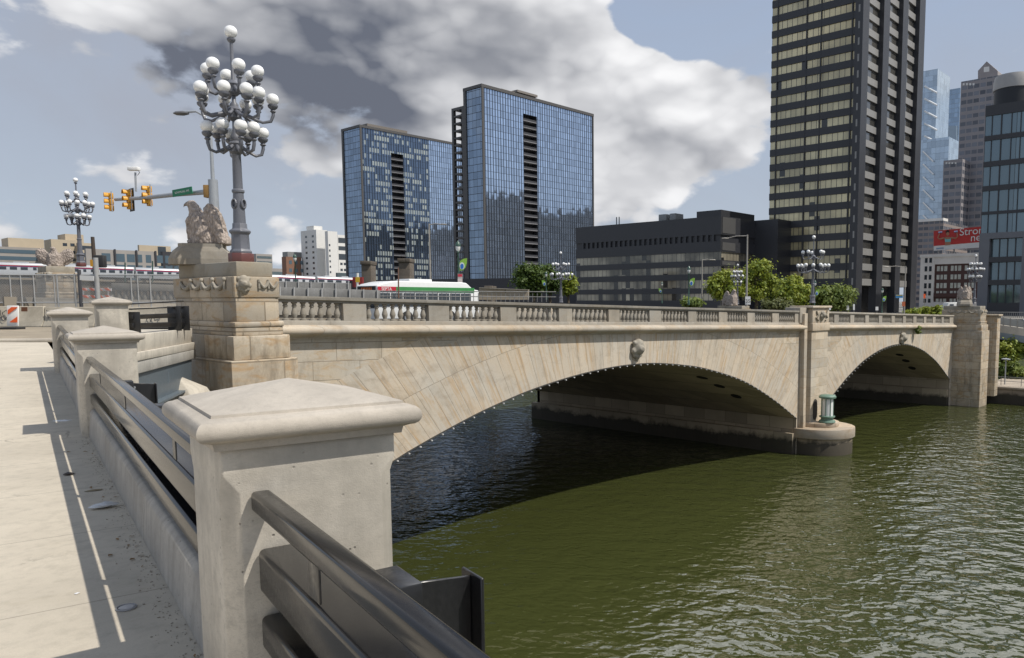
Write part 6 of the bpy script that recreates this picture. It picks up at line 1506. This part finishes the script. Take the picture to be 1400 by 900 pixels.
cobra('tall pole with lamp arm to the left at the corner of the low black block', 1020.5, 321, 419, 100, -28, lv=326)
cobra('pole with lamp arm before the last bays of the tall black tower', 1236, 364, 431, 112, -24)
# thin signal pole in front of the bus
sp = thing('sign_pole', 'slim brown pole in front of the bus', 'pole', atD(545, 408, 48)); MB().tube([atD(545, 408, 48), atD(544.5, 366, 48)], [0.05, 0.04], 6).obj('pole', m_plain('pole_brown', (0.16, 0.09, 0.06), 0.6), sp)
def sign(label, name, u, v0, v1, w, dep, mat, pole_to=None, mat2=None):
    t = thing(name, label, 'sign', atD(u, v1, dep)); b = MB(); b.prism([atD(u - w, v0, dep), atD(u + w, v0, dep), atD(u + w, v1, dep), atD(u - w, v1, dep)], FH * 0.03); b.obj('plate', mat, t)
    if pole_to: MB().tube([atD(u, v0 + 0.5, dep + 0.08), atD(u, pole_to, dep + 0.08)], 0.035, 5).obj('pole', M_pole, t)
    if mat2: b = MB(); b.prism([atD(u - w * 0.9, v0 + 0.4, dep - 0.03), atD(u + w * 0.9, v0 + 0.4, dep - 0.03), atD(u + w * 0.9, v0 + (v1 - v0) * 0.3, dep - 0.03), atD(u - w * 0.9, v0 + (v1 - v0) * 0.3, dep - 0.03)], FH * 0.01); b.obj('header', mat2, t)
    return t
sign('small parking sign with red header below the leaf banner by the bus', 'parking_sign', 629, 374.5, 388, 3.2, 61.5, m_plain('sign_pale', (0.45, 0.40, 0.38), 0.5), None, M_tred)
s_ = sign('white square speed sign reading thirty-five on the tall pole at the low black block', 'speed_sign', 1022.5, 405.5, 416.5, 3.6, 99.6, M_wht)
def words(s, u, v, dep, size, mat, parent, depth=0.005):
    me = text_mesh(s, size, depth); me.transform(frame_mat(atD(u, v, dep), RH, UZ)); me.materials.append(mat); return link('lettering', me, parent)
words('35', 1022.5, 412, 99.5, 0.65, M_blk, s_)
sign('red and white square sign below the brick building', 'warning_sign', 1235.5, 412.5, 419, 2.2, 111, m_plain('sign_orange', (0.42, 0.11, 0.04), 0.5))
sign('blue and yellow street banner sign in front of the black tower fins', 'street_sign', 1229.5, 403, 407.5, 5.0, 113, m_plain('sign_blue', (0.05, 0.22, 0.45), 0.5), None, m_plain('sign_yellow', (0.55, 0.42, 0.05), 0.5))
sign('pale square sign left of the foot of the black tower', 'road_sign', 1159, 417, 424, 1.8, 110, M_wht, 428)
sign('white sign beneath the black tower beside the lobby', 'road_sign', 1199, 419.5, 424.5, 1.9, 116, M_wht, 430)
sign('round pale sign at the edge of the shrubs right of the pier lamp', 'road_sign', 1134, 419, 424, 2.0, 108, M_wht, 427)
sign('narrow white sign among shrubs before the black tower', 'road_sign', 1167.5, 416, 424, 1.2, 109, M_wht, 428)
sign('orange and black signal box on a pole under the brick building', 'signal_box', 1264, 402, 408, 1.4, 118, M_org, 431)
# traffic-signal mast with street sign, three signals, camera and cobra lamp
M_mast = m_metal('mast_grey', (0.33, 0.35, 0.37), 0.45, 0.3, 0, 0.1)
M_sig = m_plain('signal_yellow', (0.62, 0.30, 0.02), 0.45, var=0.08)
M_sigd = m_plain('signal_dark', (0.03, 0.03, 0.03), 0.6)
md = 36.0
mt = thing('signal_mast', 'grey traffic signal mast behind the eagle with arm, camera, green street sign and lamp', 'traffic light', atD(294, 400, md))
mb_, mtop = atD(296, 380, md), atD(291, 246, md)
MB().tube([Vector((mtop.x, mtop.y, ZS - 0.2)), Vector((mtop.x, mtop.y, mtop.z))], [0.26, 0.20], 12).obj('pole', M_mast, mt, smooth=60)
lt_ = atD(287, 190, md); MB().tube([mtop, Vector((mtop.x, mtop.y, lt_.z)), ], [0.09, 0.07], 8).obj('upper_pole', M_mast, mt, smooth=60)
hd_ = atD(250, 153.5, md); MB().tube([Vector((mtop.x, mtop.y, lt_.z)), atD(286.5, 172, md), atD(280, 159, md), atD(268, 152.5, md), hd_], [0.07, 0.06, 0.055, 0.05, 0.05], 8).obj('lamp_arm', M_mast, mt, smooth=60)
d = (hd_ - atD(268, 152.5, md)); d.z = 0; d.normalize(); b = MB(); b.rings([[hd_ + d * a + UZ.cross(d) * w * math.cos(q) + UZ * (h * math.sin(q) - 0.05) for q in [e * math.pi / 4 for e in range(8)]] for a, w, h in ((-0.25, 0.08, 0.06), (0.0, 0.17, 0.11), (0.28, 0.15, 0.09), (0.42, 0.05, 0.03))]); b.obj('lamp_head', m_metal('lamp_head_dark', (0.10, 0.10, 0.105), 0.5), mt, smooth=50)
ca, cb = atD(290, 262, md), atD(158, 283 - 10, md + 4)
MB().tube([ca, atD(240, 266, md + 1.3), atD(200, 270.5, md + 2.6), cb], [0.12, 0.11, 0.10, 0.08], 10).obj('mast_arm', M_mast, mt, smooth=60)
b = MB(); p = atD(285, 262, md); b.obox(p, RH * 0.16, FH * 0.16, UZ * 0.28); b.obj('clamp', m_plain('clamp_amber', (0.30, 0.17, 0.05), 0.5), mt, bevel=0.02)
M_sgreen = m_plain('street_sign_green', (0.01, 0.17, 0.08), 0.45, var=0.05)
sg0, sg1 = atD(238.5, 265.5, md + 0.9), atD(265, 260.5, md + 0.4); sgm = (sg0 + sg1) / 2; ax_ = (sg1 - sg0).normalized(); L_ = (sg1 - sg0).length
M_fr = frame_mat(sgm - FH * 0.14, ax_, UZ - ax_ * UZ.dot(ax_))
b = MB(); b.box(-L_ / 2, L_ / 2, -0.16, 0.16, -0.015, 0.015); [v.__init__(M_fr @ v) if False else None for v in b.v]; b.v = [M_fr @ v for v in b.v]; so = b.obj('street_sign', M_sgreen, mt)
me = text_mesh('SCHUYLKILL AVE', 0.125, 0.003); me.transform(M_fr @ Matrix.Translation((0, 0, 0.02))); me.materials.append(M_wht); link('lettering', me, so)
cz = atD(186, 262, md + 3.1); ct = atD(185, 236, md + 3.1); MB().tube([cz, ct], 0.045, 6).obj('camera_stalk', M_mast, mt)
b = MB(); b.obox(atD(183, 231, md + 3.1), RH * 0.27, FH * 0.12, UZ * 0.09); b.obj('camera', M_wht, mt, bevel=0.03)
MB().tube([atD(188, 232, md + 3.1), atD(191, 236, md + 3.1), atD(188, 240, md + 3.1)], 0.015, 5).obj('cable', M_sigd, mt)
def signal(label, u, v0, v1, dep, turn, back=False):
    t = thing('traffic_signal', label, 'traffic light', atD(u, v1, dep), 'yellow traffic signals on the mast arm')
    f = (-FH * math.cos(turn) - RH * math.sin(turn)).normalized(); s = f.cross(UZ).normalized(); c = atD(u, (v0 + v1) / 2, dep); H = (atD(u, v0, dep) - atD(u, v1, dep)).length
    for k in range(3):
        cz_ = c + UZ * H * (1 - k) / 3
        b = MB(); b.obox(cz_, s * 0.175, f * 0.10, UZ * (H / 6 - 0.008)); b.obj('housing', M_sig, t, bevel=0.035)
        b = MB(); rs = [[cz_ + f * (0.10 + e) + s * 0.135 * math.cos(a) + UZ * (0.135 * math.sin(a)) for a in [(-0.3 + q * (3.74) / 8) for q in range(9)]] for e in (0, 0.20)]
        rs += [[cz_ + f * (0.30 - e) + s * 0.155 * math.cos(a) + UZ * (0.155 * math.sin(a)) for a in [(-0.3 + q * (3.74) / 8) for q in range(9)]] for e in (0, 0.20)]
        b.rings(rs, closed=False, cap=False); b.obj('visor', M_sig, t, smooth=50)
        b = MB(); b.lathe([(0.12, 0), (0.12, 0.01)], (0, 0, 0), 14); Mx = frame_mat(cz_ + f * 0.10, s, UZ); b.v = [Mx @ v for v in b.v]; b.obj('lens', M_sigd, t)
    b = MB(); b.tube([c - s * 0.28 - UZ * H * 0.55, c - s * 0.28 + UZ * H * 0.55], 0.025, 6); b.tube([c - UZ * H * 0.45, c - s * 0.28 - UZ * H * 0.45], 0.02, 5); b.tube([c + UZ * H * 0.45, c - s * 0.28 + UZ * H * 0.45], 0.02, 5); b.obj('bracket', M_mast, t)
    if back: b = MB(); b.obox(c - f * 0.12 + s * 0.05, s * 0.32, f * 0.01, UZ * H * 0.58); b.obj('backplate', M_sigd, t)
signal('leftmost yellow traffic signal hanging from the mast arm', 152, 264, 289, md + 4, 0.9)
signal('middle yellow traffic signal with a dark backplate beneath the camera stalk', 177, 259.5, 286.5, md + 3.4, 0.7, True)
signal('rightmost yellow traffic signal nearest the green street sign', 204, 254.5, 282, md + 2.7, 0.8)
# utility pole with white walk sign and box
up = thing('utility_pole', 'dark wooden pole with a small white sign and signal box in front of the train', 'pole', atD(131, 420, 52))
MB().tube([atD(132, 400, 52), atD(126.5, 324, 52)], [0.15, 0.11], 8).obj('pole', m_plain('pole_wood', (0.06, 0.045, 0.035), 0.8), up, smooth=60)
b = MB(); b.prism([atD(130, 372.5, 51.8), atD(134.3, 372.5, 51.8), atD(134.3, 382, 51.8), atD(130, 382, 51.8)], FH * 0.03); b.obj('sign', M_wht, up)
b = MB(); b.obox(atD(127, 360, 51.7), RH * 0.10, FH * 0.12, UZ * 0.22); b.obj('signal_box', M_sig, up)
b = MB(); b.obox(atD(137, 357.5, 51.8), RH * 0.32, FH * 0.2, UZ * 0.40); b.obj('signal_head', M_sigd, up, bevel=0.05)
wb = thing('white_board', 'white notice board on the fence beside the pole', 'board', atD(120, 382, 47)); b = MB(); b.prism([atD(109, 376.5, 45.5), atD(128, 377.5, 45.5), atD(128, 384, 45.5), atD(109, 383, 45.5)], FH * 0.04); b.obj('board', M_whitec, wb)
# red and yellow post box on the roadway
rb = thing('crossing_signal', 'red and yellow warning post in front of the bus', 'signal', atD(488.5, 400, 62))
b = MB(); b.prism([atD(482, 379, 62), atD(495.5, 379, 62), atD(495.5, 393, 62), atD(482, 393, 62)], FH * 0.3); b.obj('panel', m_plain('post_red', (0.25, 0.03, 0.03), 0.5), rb)
MB().tube([atD(488.7, 373.5, 61.8), atD(488.7, 399, 61.8)], 0.10, 8).obj('post', m_plain('post_white', (0.7, 0.7, 0.65), 0.5), rb)
b = MB(); b.prism([atD(486, 379, 61.7), atD(491.4, 379, 61.7), atD(491.4, 386, 61.7), atD(486, 386, 61.7)], FH * 0.05); b.obj('yellow_plate', m_plain('post_yellow', (0.6, 0.40, 0.03), 0.5), rb)
os_ = thing('orange_strut', 'sloping orange construction strut behind the first balusters', 'strut', atD(376, 405, 30)); MB().tube([atD(369.5, 384, 31), atD(380, 406, 31)], 0.06, 6).obj('strut', m_plain('strut_orange', (0.62, 0.28, 0.03), 0.6), os_)
# overhead line masts by the tracks
for u, vt, dep, lab in ((171, 359, 180, 'thin catenary mast in front of the train at centre left'), (208.5, 357, 180, 'thin catenary mast in front of the last train coach')):
    t = thing('catenary_mast', lab, 'pole', atD(u, 385, dep), 'catenary masts'); MB().tube([atD(u, 386, dep), atD(u, vt, dep)], 0.14, 6).obj('mast', M_green, t)

# ================================================================== right bank: quay wall, path, lamp, ramp
M_quay = m_wet_stone('quay_concrete', (0.34, 0.28, 0.22))
qw = thing('quay_wall', 'low brown quay wall at the water on the far bank', 'wall', (97, 0, 0))
zq = atX(1370, 529, 96.6).z
b = MB(); b.box(96.6, 97.6, -60, 27.5, -2, zq - 0.25); b.obj('wall', M_quay, qw)
b = MB(); b.box(96.4, 97.8, -60, 27.5, zq - 0.25, zq); b.obj('coping', m_concrete('quay_coping', (0.34, 0.29, 0.23), 0.8, 0.5), qw, bevel=0.04)
b = MB(); b.box(97.6, 118, -200, 27, zq - 1, zq - 0.05); struct(b.obj('river_path', m_concrete('path_concrete', (0.42, 0.36, 0.29), 0.8, 0.4)))
b = MB(); b.face([(108, -200, zq), (118, -200, 8.8), (118, 27, 8.8), (108, 27, zq)]); struct(b.obj('bank', m_plain('bank_soil', (0.06, 0.075, 0.03), 0.9)))
gp = thing('path_railing', 'low grey railing along the river path', 'railing', (98.4, 10, zq), None)
for i in range(14):
    y = 27 - 2.2 * i; MB().tube([(98.4, y, zq), (98.4, y, zq + 1.0)], 0.035, 5).obj('post', M_guard, gp)
for h in (0.5, 1.0): MB().tube([(98.4, 27, zq + h), (98.4, -8, zq + h)], 0.03, 5).obj('rail', M_guard, gp)
pl = thing('path_lamp', 'flat-headed path lamp among the trees by the quay', 'street lamp', atX(1373, 529, 99.5))
pb_ = atX(1373.5, 529, 99.5); pt_ = atX(1373.5, 492, 99.5).z; MB().tube([Vector((pb_.x, pb_.y, zq)), Vector((pb_.x, pb_.y, pt_))], 0.07, 8).obj('pole', M_mast, pl, smooth=60)
MB().lathe([(0.05, -0.05), (0.5, 0.02), (0.5, 0.12), (0.1, 0.2)], (pb_.x, pb_.y, pt_), 14).obj('head', M_mast, pl, smooth=40)
rm = thing('access_ramp', 'concrete access ramp bridge with glass railing beside the office building', 'ramp', atX(1370, 445, 112))
p, q = atX(1344, 441, 112), atX(1420, 452, 112)
b = MB(); b.prism([p, q, q - UZ * 1.0, p - UZ * 1.0], (4, 0, 0)); b.obj('deck', m_concrete('ramp_pale', (0.50, 0.46, 0.40), 0.5, 0.4), rm)
b = MB(); b.prism([p - UZ * 1.0, q - UZ * 1.0, q - UZ * 1.9, p - UZ * 1.9], (3.6, 0, 0)); b.obj('girder', m_plain('ramp_girder', (0.22, 0.26, 0.30), 0.6), rm)
M_rg = NT('railing_glass').set(color=(0.30, 0.33, 0.32), rough=0.1, spec=0.6).mat
b = MB(); b.prism([p + UZ * 0.05, q + UZ * 0.05, q + UZ * 1.0, p + UZ * 1.0], (0.06, 0, 0)); b.obj('railing_glass', m_metal('mesh_panel', (0.33, 0.33, 0.31), 0.4), rm)
for i in range(9):
    s_ = p + (q - p) * i / 8; MB().box(s_.x - 0.06, s_.x + 0.12, s_.y - 0.05, s_.y + 0.05, s_.z, s_.z + 1.1).obj('post', M_pole, rm)
b = MB(); b.box(117, 118, -40, 29, 2, 9.3); t = thing('retaining_wall', 'dark retaining wall below the access ramp', 'wall', (117, 0, 2)); b.obj('wall', M_recess, t)
pf = thing('plaza_fence', 'grey metal plaza fence in front of the office building', 'fence', (126, 30, 9.4))
p, q = atX(1338, 436, 128), atX(1420, 438, 128); zf = atX(1350, 427, 128).z
for i in range(30):
    s_ = p + (q - p) * i / 29; MB().tube([Vector((s_.x, s_.y, 9.4)), Vector((s_.x, s_.y, zf))], 0.05, 4).obj('bar', M_guard, pf)
MB().tube([Vector((p.x, p.y, zf)), Vector((q.x, q.y, zf))], 0.06, 5).obj('rail', M_guard, pf)

# ================================================================== trees and shrubs
def m_leaf(name, c, c2):
    n = NT(name); f = n.noise(n.pos(), 0.9, 4, 0.6); r = n.white(n.vm('SNAP', n.pos(), (0.35, 0.35, 0.35)))
    c1 = n.mix(n.mr(f, 0.35, 0.65), c, c2); n.set(color=n.mix(n.M('MULTIPLY', r, 0.45), c1, tuple(x * 0.55 for x in c)), rough=0.6)
    tr = n.nd('ShaderNodeBsdfTranslucent'); tr.inputs[0].default_value = col(tuple(x * 1.3 for x in c2))
    ms = n.nd('ShaderNodeMixShader'); ms.inputs[0].default_value = 0.25; n.nt.links.new(n.b.outputs[0], ms.inputs[1]); n.nt.links.new(tr.outputs[0], ms.inputs[2]); n.nt.links.new(ms.outputs[0], n.out.inputs[0]); return n.mat
M_lfd = m_leaf('leaf_deep', (0.045, 0.085, 0.012), (0.10, 0.15, 0.02)); M_lfy = m_leaf('leaf_yellow', (0.12, 0.19, 0.022), (0.35, 0.38, 0.045)); M_lfm = m_leaf('leaf_mid', (0.095, 0.145, 0.026), (0.22, 0.265, 0.05))
M_lfo = m_leaf('leaf_olive', (0.09, 0.11, 0.03), (0.17, 0.18, 0.06))
M_bark = m_plain('bark', (0.09, 0.07, 0.05), 0.9, scale=8)
def tree(label, u, vb, dep, vtop, halfw, mat, seed, name='tree', cat='tree', trunk=True, n=2600, ls=0.25, low=0.16, group=None, flat=1.0):
    """crown of leaf clumps on limbs; halfw in pixels of the photograph at that distance"""
    rnd = random.Random(seed); base = atD(u, vb, dep); H = atD(u, vtop, dep).z - base.z; rw = halfw * dep / 1065
    t = thing(name, label, cat, base, group)
    clumps = []
    nc = 46 if name == 'tree' else 20
    for i in range(nc):
        for _ in range(30):
            x, y, z = rnd.uniform(-1, 1), rnd.uniform(-1, 1), rnd.uniform(-1, 1)
            q = x * x + y * y + z * z
            if 0.25 < q < 1: break
        sh = 1.0 - 0.28 * max(z, 0) ** 2
        clumps.append((Vector((x * rw * sh * 0.82, y * rw * sh * 0.82, H * (low + (1 - low) * 0.5 * (1 + z * 0.86)))), rw * rnd.uniform(0.22, 0.40)))
    if trunk:
        b = MB(); b.tube([base - UZ * 0.3, base + UZ * H * 0.2, base + UZ * H * 0.45 + Vector((rnd.uniform(-.3, .3), rnd.uniform(-.3, .3), 0)), base + UZ * H * 0.75], [0.035 * H + 0.04, 0.026 * H + 0.03, 0.018 * H, 0.006 * H], 8)
        for c, r in clumps[::3]: 
            s = base + UZ * H * rnd.uniform(0.2, 0.5); e = base + c; b.tube([s, (s + e) / 2 + UZ * -0.1 * r, e], [0.012 * H, 0.008 * H, 0.003 * H], 5)
        b.obj('trunk', M_bark, t, smooth=60)
    b = MB(); per = n // nc
    for c, r in clumps:
        for k in range(per):
            d = Vector((rnd.gauss(0, 1), rnd.gauss(0, 1), rnd.gauss(0, 1))).normalized(); p = base + c + Vector((d.x, d.y, d.z * 0.75)) * r * min(1.9, 0.25 + abs(rnd.gauss(0, 0.62)))
            nrm = (d + Vector((rnd.uniform(-.7, .7), rnd.uniform(-.7, .7), rnd.uniform(-.2, .9)))).normalized(); a = nrm.orthogonal().normalized(); a.rotate(Matrix.Rotation(rnd.uniform(0, 6.28), 3, nrm)); bb = nrm.cross(a); s = ls * rnd.uniform(0.6, 1.3)
            b.face([p - a * s, p + bb * s * 0.55, p + a * s, p - bb * s * 0.55])
    b.obj('crown', mat, t, recalc=False); return t
tree('round dark green tree beside the bus and the banner lamp', 730, 412, 112, 359, 29, M_lfd, 1, n=6000)
tree('round dark green tree partly behind the many-globed lamp, right of the first', 752, 412, 114, 361, 18, M_lfd, 2, n=3000)
tree('yellowish tree squeezed against the left end of the low black block', 777, 412, 117, 371, 13, M_lfy, 3, n=2200)
YG = 'yellow-green trees along the far bank'
tree('bright yellow-green tree left of the tall pole', 992, 424, 121, 368, 27, M_lfy, 4, group=YG, n=4600)
tree('largest yellow-green tree right of the tall pole', 1034, 424, 123, 354, 30, M_lfy, 5, group=YG, n=5600)
tree('dark green tree in the shade between the yellow-green tree and the black tower', 1062, 424, 126, 376, 20, M_lfd, 6, group=YG, n=2600)
tree('yellow-green tree immediately left of the pier lamp', 1083, 426, 112, 378, 29, M_lfy, 7, group=YG, n=4800)
tree('mid green bushy tree right of the pier lamp, before the black tower lobby', 1143, 430, 112, 390, 31, M_lfm, 8, group=YG, n=5200)
tree('olive low shrub along the parapet left of the pier', 1062, 426, 108, 409, 24, M_lfo, 9, 'shrub', 'shrub', False, n=1600, low=0.0)
tree('low green shrub peeping over the parapet below the low black block', 946, 420, 100, 407, 17, M_lfm, 10, 'shrub', 'shrub', False, n=1200, low=0.0)
for i, (u, vt, w, lab) in enumerate(((1246, 420, 10, 'yellow-green shrub by the warning sign'), (1262, 418, 12, 'yellow-green shrub in front of the brick building left part'), (1279, 416.5, 9, 'yellow-green shrub before the middle of the brick building'))):
    tree(lab, u, 434, 116, vt, w, M_lfy, 20 + i, 'shrub', 'shrub', False, n=900, low=0.0, ls=0.25)
tree('bright green weed growing out of the cornice above the second arch', 1255, 457, 78.6, 445, 5.5, M_lfm, 31, 'weed', 'plant', False, n=260, low=0.0, ls=0.12)
RBk = 'trees on the bank below the access ramp'
tree('sunny yellow-green tree on the bank beside the abutment wall', 1374, 527, 104, 455, 25, M_lfy, 32, group=RBk, n=4200)
tree('rounded green tree on the bank just right of the abutment wall', 1356, 527, 106, 468, 14, M_lfm, 36, group=RBk, n=2400)
tree('deeper green tree on the bank at the right edge', 1404, 527, 108, 466, 27, M_lfd, 33, group=RBk, n=3600)
tree('leafy bush on the bank at the foot of the abutment wall', 1359, 529, 101, 490, 13, M_lfd, 37, 'shrub', 'shrub', False, n=1800, low=0.0)
tree('low green bush on the bank behind the path lamp', 1388, 529, 101, 492, 24, M_lfm, 34, 'shrub', 'shrub', False, n=3000, low=0.0, group=None)
# van beyond the parapet at the far end
vn = thing('parked_van', 'pale van just showing over the parapet at the far pylon', 'van', atD(1306, 428, 118))
def vp(u, v, d=118): return atD(u, v, d)
b = MB(); b.prism([vp(1293, 432), vp(1293, 422), vp(1297, 414), vp(1318, 413.5), vp(1318, 432)], FH * 2); b.obj('body', M_whitec, vn, bevel=0.1)
b = MB(); b.prism([vp(1297, 422, 117.9), vp(1299, 416, 117.9), vp(1304, 416, 117.9), vp(1304, 422, 117.9)], FH * 0.05); b.obj('window', M_win, vn)
